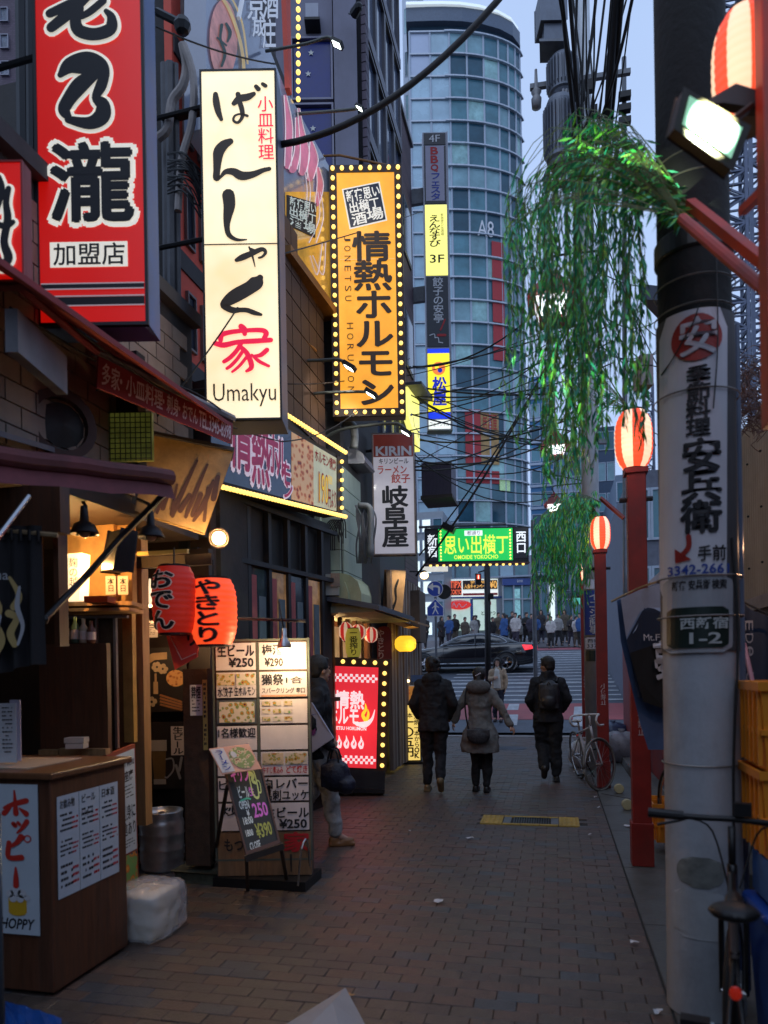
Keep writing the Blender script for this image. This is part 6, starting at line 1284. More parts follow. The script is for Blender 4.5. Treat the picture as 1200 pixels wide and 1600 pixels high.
pslab('advert_panel', 1036, 508, 1128, 945, .006, PWH, 10, ny=16); pslab('sticker_residue', 1062, 1326, 1128, 1372, .003, mat('residue_dark', (.17, .18, .17), .8, var=.4, sc=14), 22); pslab('repaint_patch', 1056, 1376, 1132, 1450, .002, mat('patch_pale', (.36, .38, .41), .6, var=.2), 14); pslab('lower_panel', 1042, 905, 1136, 1020, .008, mat('plate_rim', (.33, .34, .37), .4, var=.1), 12, ny=16); pslab('address_plate', 1049, 952, 1130, 1013, .012, mat('plate_green_black', (.01, .022, .018), .4, var=.1), 8, ny=12)
PFm = PoleF(PR)
q = M(); q.poly([PFm.m(1087 + 33 * cos(a * pi / 14), 551 + 35 * sin(a * pi / 14), .012) for a in range(28)]); 
q = M(); c0 = PFm.m(1087, 551, .012); ring = [PFm.m(1087 + 33 * cos(a * pi / 14), 551 + 35 * sin(a * pi / 14), .012) for a in range(28)]; ring2 = [PFm.m(1087 + 17 * cos(a * pi / 14), 551 + 18 * sin(a * pi / 14), .012) for a in range(28)]
q.add([c0] + ring2 + ring, [(0, 1 + i, 1 + (i + 1) % 28) for i in range(28)] + [(1 + i, 29 + i, 29 + (i + 1) % 28, 1 + (i + 1) % 28) for i in range(28)]); q.build('red_circle', mat('advert_red', (.32, .02, .012), .5, var=.1), t)
q = M(); q.text(PFm, '安', 1064, 524, 1110, 578, .018, .04, em='box'); q.build('circle_lettering', mat('advert_pale', (.5, .48, .52), .6, var=0), t)
q = M()
for i, ch in enumerate('季節料理'): q.text(PFm, ch, 1074, 594 + i * 26, 1103, 621 + i * 26, .012, .045, em='box')
for i, ch in enumerate('安兵衛'): q.text(PFm, ch, 1068, 703 + i * 46, 1116, 750 + i * 46, .012, .05, em='box')
q.text(PFm, '手前', 1090, 862, 1126, 884, .012, .02); q.text(PFm, '新宿 安兵衛', 1056, 912, 1106, 926, .012, .02); q.text(PFm, '検索', 1108, 912, 1127, 926, .012, .02); q.build('lettering', INK, t)
q = M(); q.stroke(PFm, [[(1078, 846, 7), (1078, 862, 7), (1068, 874, 7)]], .012); q.poly([PFm.m(*p, .014) for p in ((1060, 862), (1061, 884), (1082, 881))]); q.build('red_arrow', MC['advert_red'], t)
q = M(); q.text(PFm, '3342-2661', 1050, 888, 1130, 903, .012, .02, em='fit'); q.build('blue_lettering', mat('advert_blue', (.02, .06, .3), .5, var=0), t)
q = M(); q.text(PFm, '西新宿', 1068, 968, 1128, 985, .018, .02); q.text(PFm, '1-2', 1080, 990, 1120, 1007, .018, .02, em='fit'); q.build('plate_lettering', mat('plate_text', (.45, .48, .48), .5, var=0), t)
for y in (268, 300, 456, 498, 627, 905, 965, 1190):
    q = M(); z = PFm.m(1104, y).z; q.lathe(PC + V((0, 0, z)), [(PR + (.016 if 500 < y < 1020 else .006), -.004), (PR + (.02 if 500 < y < 1020 else .01), 0), (PR + (.016 if 500 < y < 1020 else .006), .004)], 40); q.build('band', mat('wire_band', (.25, .22, .2), .4, .7, var=.3), t)
for y in (395,): q = M(); z = PFm.m(1104, y).z; q.lathe(PC + V((0, 0, z)), [(PR - .004, -.05), (PR + .004, -.04), (PR + .004, .04), (PR - .004, .05)], 40); q.build('collar', mat('collar_black', (.02, .02, .02), .4, var=.3), t)
q = M(); q.tube([PFm.m(1090, 506, .03), PFm.m(1083, 530, .02), PFm.m(1072, 550, .02), PFm.m(1058, 575, .02), PFm.m(1040, 590, .01)], .003, 5, 3); q.tube([PFm.m(1112, 430, .01), PFm.m(1113, 560, .02), PFm.m(1108, 660, .02)], .003, 5, 3); q.tube([PFm.m(1134, 850, .01), PFm.m(1140, 1000, .02), PFm.m(1137, 1200, .01), PFm.m(1142, 1590, .01)], .006, 5, 3); q.build('loose_wire', CBL, t)
q = M(); q.tube([V((PC.x + .20, PC.y + .10, .05)), V((PC.x + .20, PC.y + .10, 3.2))], .018, 8); q.build('conduit', mat('conduit_blue', (.12, .15, .22), .5, var=.1), t)

# --- red lamp posts with striped lanterns
def st8(j, n): return (j * 10 // n) % 2
STL2 = [mat('paper_red_lit', (.7, .08, .03), .5, var=.05, emis=.95, ecol=(1, .085, .03)), mat('paper_cream_lit', (.8, .65, .5), .5, var=.05, emis=1.0, ecol=(1, .64, .40))]
def redpost(lab, x, Y, ytop, w, label2, px, e=5., base=True, text=None):
    c = D(x, 1200, Y); zt = D(x, ytop, Y).z; t = thing('red_post', lab, 'post', (c.x, Y, 0), 'red posts carrying striped lanterns')
    M().box(c.x - w / 2, c.x + w / 2, Y - w / 2, Y + w / 2, 0, zt).build('shaft', REDP, t, bev=.006)
    if base: M().box(c.x - w / 2 - .012, c.x + w / 2 + .012, Y - w / 2 - .012, Y + w / 2 + .012, 0, .34).build('base_sleeve', REDP, t, bev=.004)
    M().box(c.x - w * .62, c.x + w * .62, Y - w * .62, Y + w * .62, zt - .02, zt + .02).build('cap_plate', REDP, t)
    M().tube([(c.x - w * .9, Y, zt - .22), (c.x + w * .9, Y, zt - .22)], .02, 6).build('clamp', DKM, t)
    if text:
        F = FY(x - 8, text[1], x + 8, text[2], Y - w / 2 - .004); q = M(); q.text(F, text[0], x - 5, text[1], x + 6, text[2], .002, .01, True); q.build('lettering', mat('post_lettering', (.5, .4, .4), .6, var=0), t)
    l, cc, r, h = lantern('striped_post_lantern', label2, px, Y, STL2, stripes=st8, group='striped lanterns on red posts', rnd=.42, ribs=12, n=40)
    plight('lantern_light', cc + V((-.5 * r - .1, -r - .15, -.1)), (1, .38, .2), e * .35, 0, l); return t
redpost('nearest full red post standing on the gutter strip', 1001, 6.1, 737, .142, 'striped lantern on top of the nearest full red post', (960, 641, 1020, 735), 5, text=('立ち小便禁止', 1075, 1150))
redpost('second red post behind the parked white bicycle', 943, 9.9, 862, .145, 'striped lantern on the second red post behind the bicycle', (922, 807, 954, 860), 4, text=('小便禁止', 1068, 1102))
redpost('farthest red post beside the silver utility pole', 917, 13.6, 913, .13, 'small orange lantern on the farthest red post, half in willow', (904, 868, 926, 911), 3, text=('禁止', 1055, 1095))
# near frame at the right edge: orange-lit post, arm bars, lantern, floodlight
NR = D(1224, 900, 2.55); t = thing('red_frame_post', 'near orange-red post with two red arm bars leaning in at the right edge', 'post', (NR.x, 2.55, 0), None)
PO = mat('red_orange_paint', (.42, .035, .015), .5, var=.25, sc=5, dirt=.2)
M().box(NR.x - .045, NR.x + .04, 2.51, 2.6, D(1195, 665, 2.55).z, 4.2).build('shaft', PO, t, bev=.004)
A1, A2 = D(1206, 462, 2.6), D(1066, 342, 3.1); B1, B2 = D(1212, 425, 2.75), D(1078, 318, 3.25)
M().tube([A1, A2], .022, 10).build('arm_bar', PO, t); q = M(); q.tube([B1, B2], .026, 4); q.build('arm_bar', PO, t)
M().tube([D(1206, 285, 2.6), D(1160, 330, 2.9)], .02, 4).build('stay_bar', PO, t)
q = M(); q.prism([D(1085, 168, 2.6), D(1150, 130, 2.6), D(1215, 150, 2.6), D(1215, 172, 2.6), D(1130, 160, 2.6)], (0, .04, 0)); q.build('bracket_plate', DKM, t)
l, cc, r, h = lantern('striped_post_lantern', 'large blurred striped lantern at the top right corner', (1112, 20, 1218, 200), 2.75, STL2, stripes=st8, group='striped lanterns on red posts', rnd=.4, ribs=12, n=44); plight('lantern_light', cc + V((-.25, -.3, -.1)), (1, .38, .2), 1.5, 0, l)
t = thing('floodlight', 'square floodlight glowing pale green below the corner lantern', 'lamp', tuple(D(1115, 200, 2.45)))
F = Face(D(1074, 139, 2.42), D(1170, 196, 2.5), D(1146, 258, 2.5), D(1060, 196, 2.42)); q = M(); q.slab(F, -.03, -.04, 1.03, 1.04, -.008, .05); q.build('housing', mat('flood_brown', (.03, .02, .012), .5, .2, var=.3), t, bev=.004)
q = M(); q.slab(F, .06, .12, .93, .88, 0, .004); q.build('glass', mat('flood_lit', (.1, .2, .15), .3, var=.0, emis=.55, ecol=(.42, .9, .62)), t); q = M(); q.slab(F, .38, .42, .68, .54, .004, .003); q.build('tube', mat('flood_core', (.4, .5, .4), .3, var=0, emis=1.1, ecol=(.85, 1, .85)), t)
q = M(); c = F.m(.5, .5, -.05); q.prism([F.m(.15, .1, -.05), F.m(.8, .1, -.05), F.m(.8, .7, -.05), F.m(.15, .7, -.05)], -F.n * .05); q.tube([F.m(.7, .1, -.08), D(1175, 165, 2.6)], .012, 6); q.build('back_fins', MC['flood_brown'], t)
fl_ = F.m(.5, .5, .1); slight('flood_beam', fl_ + F.n * .05, D(880, 470, 3.7), (.8, 1, .65), 200, 64, 0, t); pass

# --- hanging street lamps with red roofs
def roof_lamp(lab, x, y0, ym, y1, hw, Y):
    c = D(x, ym, Y); s = hw / FPX * c.dot(Fw); z0, zt, z1 = D(x, y1, Y).z, D(x, y0, Y).z, D(x, ym, Y).z
    t = thing('roofed_lamp', lab, 'lamp', (c.x, Y, z0), 'red-roofed hanging lamps')
    q = M(); q.add([(c.x - s * 1.4, Y - s * 1.4, z1), (c.x + s * 1.4, Y - s * 1.4, z1), (c.x + s * 1.4, Y + s * 1.4, z1), (c.x - s * 1.4, Y + s * 1.4, z1), (c.x, Y, zt)], [(0, 1, 4), (1, 2, 4), (2, 3, 4), (3, 0, 4), (3, 2, 1, 0)]); q.build('roof', REDP, t)
    q = M(); q.add([(c.x + a * s * k, Y + b * s * k, z) for z, k in ((z0, .7), (z1, 1)) for a, b in ((-1, -1), (1, -1), (1, 1), (-1, 1))], [(i, (i + 1) % 4, 4 + (i + 1) % 4, 4 + i) for i in range(4)] + [(3, 2, 1, 0)]); q.build('lit_glass', mat('roof_lamp_glass', (.9, .95, 1), .3, var=.1, emis=1.5, ecol=(.9, .97, 1)), t)
    q = M(); [q.tube([(c.x + a * s * .7, Y + b * s * .7, z0), (c.x + a * s, Y + b * s, z1)], .012, 4) for a, b in ((-1, -1), (1, -1), (1, 1), (-1, 1))]; q.build('frame', REDP, t, kind='stuff')
    M().box(c.x - s * .75, c.x + s * .75, Y - s * .75, Y + s * .75, z0 - .03, z0).build('base_ring', REDP, t)
    M().tube([(c.x, Y, zt - .02), (c.x, Y, zt + .12), (c.x + .6, Y + .1, zt + .16)], .014, 6, 3).build('arm', DKM, t)
    plight('lamp_light', (c.x, Y - s - .1, z0 - .05), (.85, .95, 1), 4, 0, t)
roof_lamp('nearest red-roofed lamp, high among the willow strands', 862, 418, 472, 502, 26, 8.2)
roof_lamp('middle red-roofed lamp below the first among the strands', 867, 668, 700, 713, 16, 12.8)
roof_lamp('farthest small red-roofed lamp above the second willow bunch', 866, 768, 790, 800, 11, 16.2)

# --- silver utility pole with transformers
UY = 11.55; uc = D(929, 1150, UY); ux = uc.x
t = thing('utility_pole', 'slim silver pole behind the bicycle carrying grey transformers and cable clutter up high', 'pole', (ux, UY, 0))
M().cyl((ux, UY, 0), (ux, UY, 15), .135, .11, 24).build('shaft', mat('pole_silver', (.58, .61, .64), .55, .1, var=.15, sc=4, dirt=.3), t, sm=True)
class UP:
    def m(s, x, y, off=0.): p = D(x, y, UY - .15); k = max(-.95, min(.95, (x - 929) / 12)); return V((ux + .142 * k, UY - (.142 + off) * sqrt(1 - k * k), p.z))
U = UP(); q = M()
def upatch(nm, x0, y0, x1, y1, m, off=.004, ch=None):
    q = M(); P = [U.m(lerp(x0, x1, i / 6), y, off) for y in (y0, y1) for i in range(7)]; q.add(P, [(i, i + 1, 8 + i, 7 + i) for i in range(6)]); return q.build(nm, m, t)
upatch('blue_advert', 919, 922, 939, 992, mat('advert_deep_blue', (.02, .05, .25), .5, var=.1)); upatch('white_advert', 919, 905, 939, 920, PWH); upatch('white_plate', 919, 996, 939, 1014, PWH); upatch('address_plate', 920, 1016, 938, 1033, MC['plate_green_black'])
q = M(); [q.text(U, ch, 924, 925 + i * 13, 936, 938 + i * 13, .01, .04, em='box') for i, ch in enumerate('イニシ商事')]; q.build('advert_lettering', PAPER, t); q = M(); q.text(U, '3371', 921, 1006, 936, 1012, .01, 0, em='fit'); q.text(U, '西新', 922, 998, 936, 1004, .01, 0); q.build('plate_lettering', INK, t)
for y, x in ((130, 0), (690, 0), (560, 0)): 
    a, b = (D(828, 137, UY - .2), D(985, 112, UY - .1)) if y == 130 else (D(905, y, UY), D(950, y, UY)); M().tube([a, b], .05, 4).build('cross_arm', GRM, t)
XG_ = mat('transformer_grey', (.16, .18, .22), .45, .3, var=.15, dirt=.25)
def transformer(x0, y0, x1, y1, Y):
    c = D((x0 + x1) / 2, (y0 + y1) / 2, Y); r = (D(x1, y0, Y).x - D(x0, y0, Y).x) / 2; h = (D(x0, y0, Y).z - D(x0, y1, Y).z) / 2
    tr = M().lathe(c, [(0, -h), (r * .6, -h), (r * .7, -h * .85), (r * .82, -h * .8), (r * .82, h * .75), (r * .7, h * .9), (0, h)], 24).build('transformer', XG_, t, sm=False)
    for i in range(26):
        a = 2 * pi * i / 26; M().prism([c + V((cos(a) * r * .8, sin(a) * r * .8, -h * .72)), c + V((cos(a) * r, sin(a) * r, -h * .6)), c + V((cos(a) * r, sin(a) * r, h * .6)), c + V((cos(a) * r * .8, sin(a) * r * .8, h * .7))], (-sin(a) * .012, cos(a) * .012, 0)).build('fin', XG_, tr)
transformer(848, 152, 903, 262, UY - .5); transformer(853, 88, 905, 152, UY - .3)
F = FY(844, -20, 888, 62, UY - .5); q = M(); q.slab(F, 845, -20, 886, 30, 0, .4); q.slab(F, 852, 30, 880, 58, -.05, .3); q.build('switch_box', XG_, t, bev=.01)
M().prism([F.m(842, 60, 0), F.m(885, 60, 0), F.m(885, 64, 0), F.m(842, 64, 0)], (0, .4, 0)).build('box_shelf', GRM, t)
for x in (855, 868, 880): q = M(); c = D(x, 278, UY - .4); q.lathe(c, [(0, -.12), (.04, -.1), (.055, -.05), (.035, 0), (.055, .04), (.03, .1), (.0, .12)], 10); q.build('insulator', mat('insul', (.05, .09, .1), .3, var=.1), t, sm=True)
q = M(); c = D(838, 150, UY - .3); q.lathe(c, [(0, -.2), (.07, -.18), (.08, -.05), (.05, 0), (.08, .06), (.03, .12), (.02, .4)], 12); q.build('bushing', mat('bush_grey', (.25, .25, .26), .4, var=.2), t, sm=True)
M().tube([D(850, 292, UY - .3), D(900, 286, UY - .2)], .05, 4).build('cross_arm', GRM, t)
for i in range(9): q = M(); x = 885 + i * 4.5; q.tube([D(x, 60 + R(0, 90), UY - .25), D(x + R(-12, 16), 190 + R(-30, 30), UY - .4), D(905 + R(-12, 18), 290 + R(-20, 40), UY - .2)], .014, 5, 5); q.build('loose_cable', CBL, t)
for i in range(4): q = M(); q.tube([D(880 + i * 5, 140, UY - .55), D(880 + i * 4, 200, UY - .62), D(888 + i * 5, 270, UY - .4), D(905, 300, UY - .2)], .022, 6, 4); q.build('riser_cable', mat('riser_grey', (.2, .2, .22), .5, var=.1), t)
for i in range(6): c = D(900 + i * 7, 135 + (i % 3) * 40, UY - .3); M().bbox(c, .1, .1, .16).build('terminal_box', BLK, t)
for (y, x) in ((180, 975), (95, 985)): pass
t = thing('junction_mast', 'thin blue-grey mast with small fittings right of the transformers', 'mast', tuple(D(976, 700, 13))); M().cyl(D(977, 1000, 13), D(975, 90, 13), .04, n=8).build('pole', GRM, t)
for y in (150, 170, 190): M().bbox(D(976, y, 12.9), .2, .12, .1).build('fitting', BLK, t)

# --- walls on the right
RW = thing('pale_side_wall', 'pale grey rendered wall with pink band behind the red posts', 'wall', (1.8, 12, 0))
M().box(1.75, 1.95, 10, 16.2, 0, 3.15).build('wall', mat('wall_pale', (.42, .37, .42), .7, var=.15, sc=2, dirt=.3), RW); M().box(1.72, 1.75, 10, 16.2, 1.7, 2.05).build('pink_band', mat('pink_band', (.42, .12, .17), .7, var=.15), RW)
HR = thing('red_hoarding', 'dull red hoarding with white outline marks behind the bicycle and banner', 'hoarding', (1.25, 10, 0))
REDH = mat('hoarding_red', (.24, .014, .016), .6, var=.2, sc=3, dirt=.2)
for i in range(6): M().box(1.3, 1.34, 7.0 + i * 1.3, 7.0 + i * 1.3 + 1.29, .05, 1.95).build('panel', REDH, HR)
q = M(); FH = Face((1.295, 14, 2), (1.295, 8, 2), (1.295, 8, 0), (1.295, 14, 0)); q.stroke(Face(*FH.c, (0, 0, 100, 100)), [[(30, 14, 1), (36, 6, 1), (40, 12, 1), (46, 8, 1)], [(10, 30, 1), (20, 20, 1), (30, 26, 1)]], .004); q.build('outline_mark', mat('mark_pink', (.45, .3, .3), .6, var=0), HR)
CW = thing('corrugated_wall', 'tall dirty cream corrugated sheet wall behind the big pole', 'wall', (1.9, 7.5, 0)); cm = mat('corrugated_cream', (.33, .28, .22), .55, .1, var=.15, sc=2, dirt=.4)
def corr(x, y0, y1, z0, z1, nm, m, p=.075):
    q = M(); n = int((y1 - y0) / p * 4); P = []
    for i in range(n + 1): y = y0 + (y1 - y0) * i / n; xx = x + .018 * sin(2 * pi * (y - y0) / p); P += [(xx, y, z0), (xx, y, z1)]
    q.add(P, [(2 * i, 2 * i + 2, 2 * i + 3, 2 * i + 1) for i in range(n)]); return q.build(nm, m, CW, sm=True)
for k in range(3): corr(1.86, 4.2 + k * 1.98, 4.2 + k * 1.98 + 1.97, 2.2, 3.9 - (0 if k < 2 else .5), 'corrugated_sheet', cm)
M().box(1.9, 2.1, 4.2, 10.1, 0, 3.6).build('backing', WALLD, CW); M().box(1.80, 1.86, 4.2, 10, 2.08, 2.2).build('flashing', mat('flashing', (.25, .2, .17), .6, .2, var=.3, dirt=.4), CW)
for k in range(12):
    for z in (2.5, 3.0, 3.5): M().sph((1.835, 4.4 + k * .45, z), .012, 6).build('screw', BLK, CW)
M().box(1.84, 1.88, 4.2, 10, 0, 2.08).build('lower_wall', mat('lower_wall', (.10, .09, .11), .7, var=.3, dirt=.4), CW)
plight('wall_lamp_glow', D(1195, 850, 4.0), (1, .55, .3), 5, 0)  # bare warm light added to brighten the corrugated wall; no lamp hangs there
# vines on top of it
t = thing('dry_vine', 'tangled leafless brown vine spilling over the corrugated wall', 'vine', (1.8, 6.5, 3.8)); q = M()
for i in range(190):
    p = D(R(1132, 1205), R(555, 660), 6.2 + R(-.4, .5)); pts = [p]
    for k in range(5): p = p + V((R(-.09, .09), R(-.06, .06), R(-.1, .06))); pts.append(p)
    q.tube(pts, .0035, 3, 2)
q.build('tangle', mat('vine_brown', (.12, .07, .06), .8, var=.3), t, kind='stuff')
# lattice masts
def mast(lab, x0, x1, y0, y1, Y, n, w=.05):
    a, b = D(x0, y1, Y), D(x1, y1, Y); zt = D(x0, y0, Y).z; t = thing('lattice_mast', lab, 'mast', ((a.x + b.x) / 2, Y, a.z)); m = mat('mast_steel', (.12, .14, .2), .5, .5, var=.2); dx = b.x - a.x
    cs = [(a.x, Y), (b.x, Y), (b.x, Y + dx), (a.x, Y + dx)]
    for x, y in cs: M().tube([(x, y, a.z), (x, y, zt)], w, 4).build('upright', m, t)
    q = M()
    for i in range(n):
        z0 = lerp(a.z, zt, i / n); z1 = lerp(a.z, zt, (i + 1) / n)
        for k in range(4): (xa, ya), (xb, yb_) = cs[k], cs[(k + 1) % 4]; q.tube([(xa, ya, z0), (xb, yb_, z0)], w * .6, 4); q.tube([(xa, ya, z0), (xb, yb_, z1)] if i % 2 else [(xb, yb_, z0), (xa, ya, z1)], w * .6, 4)
    q.build('bracing', m, t, kind='stuff')
mast('steel lattice mast rising right of the big pole', 1133, 1172, -60, 640, 22, 34, .06); mast('second lattice mast at the right edge behind the vine', 1180, 1215, -60, 660, 26, 30, .08); mast('small lattice mast in the gap left of the big pole', 1010, 1024, 600, 800, 40, 14, .06)
q_ = thing('dark_canopy', 'dark blue-grey roof edge jutting left from the big pole', 'canopy', tuple(D(1015, 455, 7))); M().prism([D(998, 443, 7), D(1040, 448, 7), D(1040, 470, 7), D(998, 467, 7)], (.6, 1.2, 0)).build('roof_edge', mat('canopy_navy', (.03, .04, .07), .5, var=.2), q_)
t = thing('junction_box', 'small beige box on the pole side below the dark canopy', 'box', tuple(D(1010, 600, 7))); F = FY(1001, 553, 1021, 601, 7); M().slab(F, 1001, 553, 1021, 601, 0, .2).build('box', mat('box_beige', (.3, .25, .24), .6, var=.1), t); M().slab(F, 1002, 570, 1020, 572, .002, .004).build('seam', BLK, t)

# --- banners
t = thing('mountain_banner', 'hanging cloth banner with a dark mountain and white kanji left of the big pole', 'banner', tuple(D(1000, 1165, 5.0)))
RP = [D(958, 938, 5.3), D(1000, 915, 5.0), D(1046, 905, 4.2), D(1145, 940, 4.0), D(1215, 985, 4.0)]
M().tube([D(955, 940, 5.2), D(1000, 918, 5.1), D(1046, 903, 4.6)], .008, 5, 3).build('rope', mat('rope_tan', (.4, .28, .16), .8, var=.2), t)
FB_ = FY(960, 900, 1050, 1180, 5.0)
def bl(x, y, o=0.): return FB_.m(x, y, o + .025 * sin((x - y * .3) * .12))
def cloth(nm, pts, m, o): q = M(); q.poly([bl(x, y, o) for x, y in pts]); return q.build(nm, m, t)
cloth('blue_cloth', [(965, 938), (1000, 922), (1030, 912), (1050, 908), (1050, 1172), (1012, 1172), (1000, 1130), (985, 1060), (972, 1000)], mat('cloth_sky', (.07, .12, .25), .85, var=.2), 0)
cloth('snow_cap', [(968, 936), (1000, 922), (1040, 910), (1050, 950), (1036, 965), (1008, 950), (990, 985), (978, 1000)], mat('cloth_pale', (.28, .33, .45), .85, var=.12), .03)
cloth('mountain', [(976, 1000), (1002, 955), (1010, 950), (1018, 952), (1034, 962), (1050, 955), (1050, 1090), (993, 1090), (984, 1040)], mat('cloth_navy', (.012, .022, .05), .85, var=.2), .06)
cloth('black_field', [(980, 1020), (1010, 1010), (1050, 1005), (1050, 1120), (1030, 1108), (1000, 1096), (990, 1060)], mat('cloth_black', (.008, .008, .01), .85, var=.2), .075)
class BLF:
    def m(s, x, y, o=0.): return bl(x, y, o + .10)
q = M(); q.text(BLF(), '夢', 1012, 1005, 1052, 1062, 0, .05, em='box'); q.text(BLF(), 'Mt.Fuji', 996, 992, 1040, 1005, 0, .0, em='fit'); q.build('lettering', mat('cloth_white', (.5, .52, .58), .8, var=0), t)
t = thing('navy_banner', 'dark navy banner with sideways pale letters right of the big pole', 'banner', tuple(D(1180, 1150, 4.4))); F = FY(1150, 930, 1215, 1160, 4.4); q = M(); P = []
for j in range(7):
    for i in range(13): P.append(F.m(1151 + i * 5, 936 + i * 3 + j * 34, .02 * sin(i * .9 + j * .2)))
q.add(P, [(j * 13 + i, j * 13 + i + 1, (j + 1) * 13 + i + 1, (j + 1) * 13 + i) for j in range(6) for i in range(12)]); q.build('cloth', MC['cloth_navy'], t, sm=True)
q = M(); [q.text(Face(F.m(1172, 970 + i * 20, .03), F.m(1172, 985 + i * 20, .03), F.m(1160, 985 + i * 20, .03), F.m(1160, 970 + i * 20, .03)), ch, 0, 0, 1, 1, .01, 0, em='fit') for i, ch in enumerate('EDe Uced')if ch != ' ']; q.build('lettering', mat('cloth_grey', (.2, .22, .28), .8, var=0), t)
M().tube([D(1142, 930, 4.3), D(1215, 968, 4.3)], .006, 5).build('rope', BLK, t); M().tube([D(1162, 1005, 4.2), D(1180, 1085, 4.1)], .012, 6).build('pink_rod', mat('rod_pink', (.35, .2, .28), .6, var=.1), t)

# --- crates, bins, block
def crate(lab, c, sx, sy, h, m=ORN, grp=None, rz=0., taper=.9):
    t = thing('plastic_crate', lab, 'crate', c, grp, rz); th = .012
    def ring(z0, z1, e, nm='wall', holes=False):
        def k(z): return lerp(taper, 1, z / h)
        q = M(); P = []
        for z in (z0, z1):
            for ee in (e, e - th): P += [((a * sx / 2) * k(z) + a * ee, (b * sy / 2) * k(z) + b * ee, z) for a, b in ((-1, -1), (1, -1), (1, 1), (-1, 1))]
        f = []
        for i in range(4): j = (i + 1) % 4; f += [(i, j, 8 + j, 8 + i), (4 + j, 4 + i, 12 + i, 12 + j), (8 + i, 8 + j, 12 + j, 12 + i), (j, i, 4 + i, 4 + j)]
        q.add(P, f); q.build(nm, m, t, local=True)
    ring(.0, h * .42, 0); ring(h * .42, h * .9, .0); ring(h * .9, h, .016, 'rim'); ring(h * .40, h * .46, .012, 'band')
    q = M(); q.box(-sx / 2 * taper + .004, sx / 2 * taper - .004, -sy / 2 * taper + .004, sy / 2 * taper - .004, .0, .012); q.build('floor', m, t, local=True)
    q = M()
    for i in range(5):
        for s in (-1, 1): x = (-.4 + .2 * i) * sx; q.box(x - .008, x + .008, s * sy / 2 * .94 - .008 + s * .012, s * sy / 2 * .94 + .008 + s * .012, .02, h * .9); y = (-.4 + .2 * i) * sy; q.box(s * sx / 2 * .94 - .008 + s * .012, s * sx / 2 * .94 + .008 + s * .012, y - .008, y + .008, .02, h * .9)
    q.build('rib', m, t, local=True, kind='stuff'); return t
cx = D(1206, 1200, 3.35); zb = .80
for i, l in enumerate(('lower orange crate of the stack at the right edge', 'upper orange crate of the stack at the right edge')): crate(l, (cx.x + .13, 3.35, zb + .36 * i), .42, .34, .36, grp='orange crates stacked at the right edge')
t = thing('blue_bin', 'blue plastic bin with lid under the orange crate stack', 'bin', (cx.x + .12, 3.3, 0)); BLU = mat('bin_blue', (.012, .06, .32), .4, var=.12, dirt=.2)
q = M(); q.add([(cx.x + .12 + a * s, 3.3 + b * s * .8, z) for z, s in ((.01, .17), (.55, .2)) for a, b in ((-1, -1), (1, -1), (1, 1), (-1, 1))], [(i, (i + 1) % 4, 4 + (i + 1) % 4, 4 + i) for i in range(4)] + [(3, 2, 1, 0)]); q.build('bucket', BLU, t)
q = M(); q.box(cx.x - .1, cx.x + .35, 3.12, 3.48, .55, .6); q.build('lid', BLU, t, bev=.02); M().box(cx.x - .06, cx.x + .3, 3.16, 3.44, .62, .79).build('folded_sheet', mat('sheet_blue_pale', (.05, .14, .4), .4, var=.4, sc=8), t)
crate('single orange crate on the ground behind the big pole', (D(1035, 1260, 6.6).x + .08, 6.6, .1), .34, .4, .33)
t = thing('concrete_block', 'low dark concrete block with a blue printed sheet on top beside the pole', 'block', (1.15, 5.35, 0)); M().box(1.0, 1.35, 5.2, 5.6, .0, .2).build('block', mat('block_dark', (.05, .05, .05), .9, var=.3, bump=.5), t, bev=.01); M().box(1.02, 1.2, 5.22, 5.45, .201, .206).build('printed_sheet', mat('sheet_print', (.3, .4, .5), .5, var=.5, sc=40), t)
# trash bags behind the bicycle
for (x, y, s, sd, l, m) in ((915, 1198, .25, 1, 'white rubbish bag slumped left of the parked bicycle', mat('bag_white', (.5, .45, .45), .3, var=.2, sc=10, bump=.5, trans=.3)), (972, 1190, .3, 4, 'clear rubbish bag between bicycle and nearest red post', mat('bag_grey', (.3, .3, .36), .3, var=.3, sc=10, bump=.5, trans=.3)), (958, 1170, .3, 7, 'dark blue rubbish bag behind the bicycle', mat('bag_navy', (.03, .05, .12), .35, var=.3, bump=.5))):
    c = G(x, y); t = thing('rubbish_bag', l, 'bag', tuple(c), 'rubbish bags piled by the bicycle'); bagmesh((c.x, c.y, s * .8), s, s * .9, s * .85, sd, 24, 2.6, .16).build('plastic', m, t, sm=True); q = M(); q.lathe((c.x, c.y, s * 1.5), [(.07, -.04), (.03, .03), (.06, .09), (.0, .07)], 9); q.build('knot', m, t, sm=True)
for i, (x, y) in enumerate(((968, 1240), (981, 1266))): c = G(x, y); t = thing('tin_lid', ['round cream tin standing nearest the bicycle wheel', 'round cream tin standing by the foot of the red post'][i], 'tin', tuple(c), 'round tins on the gutter'); q = M(); q.lathe((c.x, c.y, .058), [(.0, .0), (.052, .0), (.058, .004), (.058, .06), (0, .06)], 20, (-.1, 1, .0)); q.build('tin', mat('tin_cream', (.42, .38, .22), .5, var=.15), t)
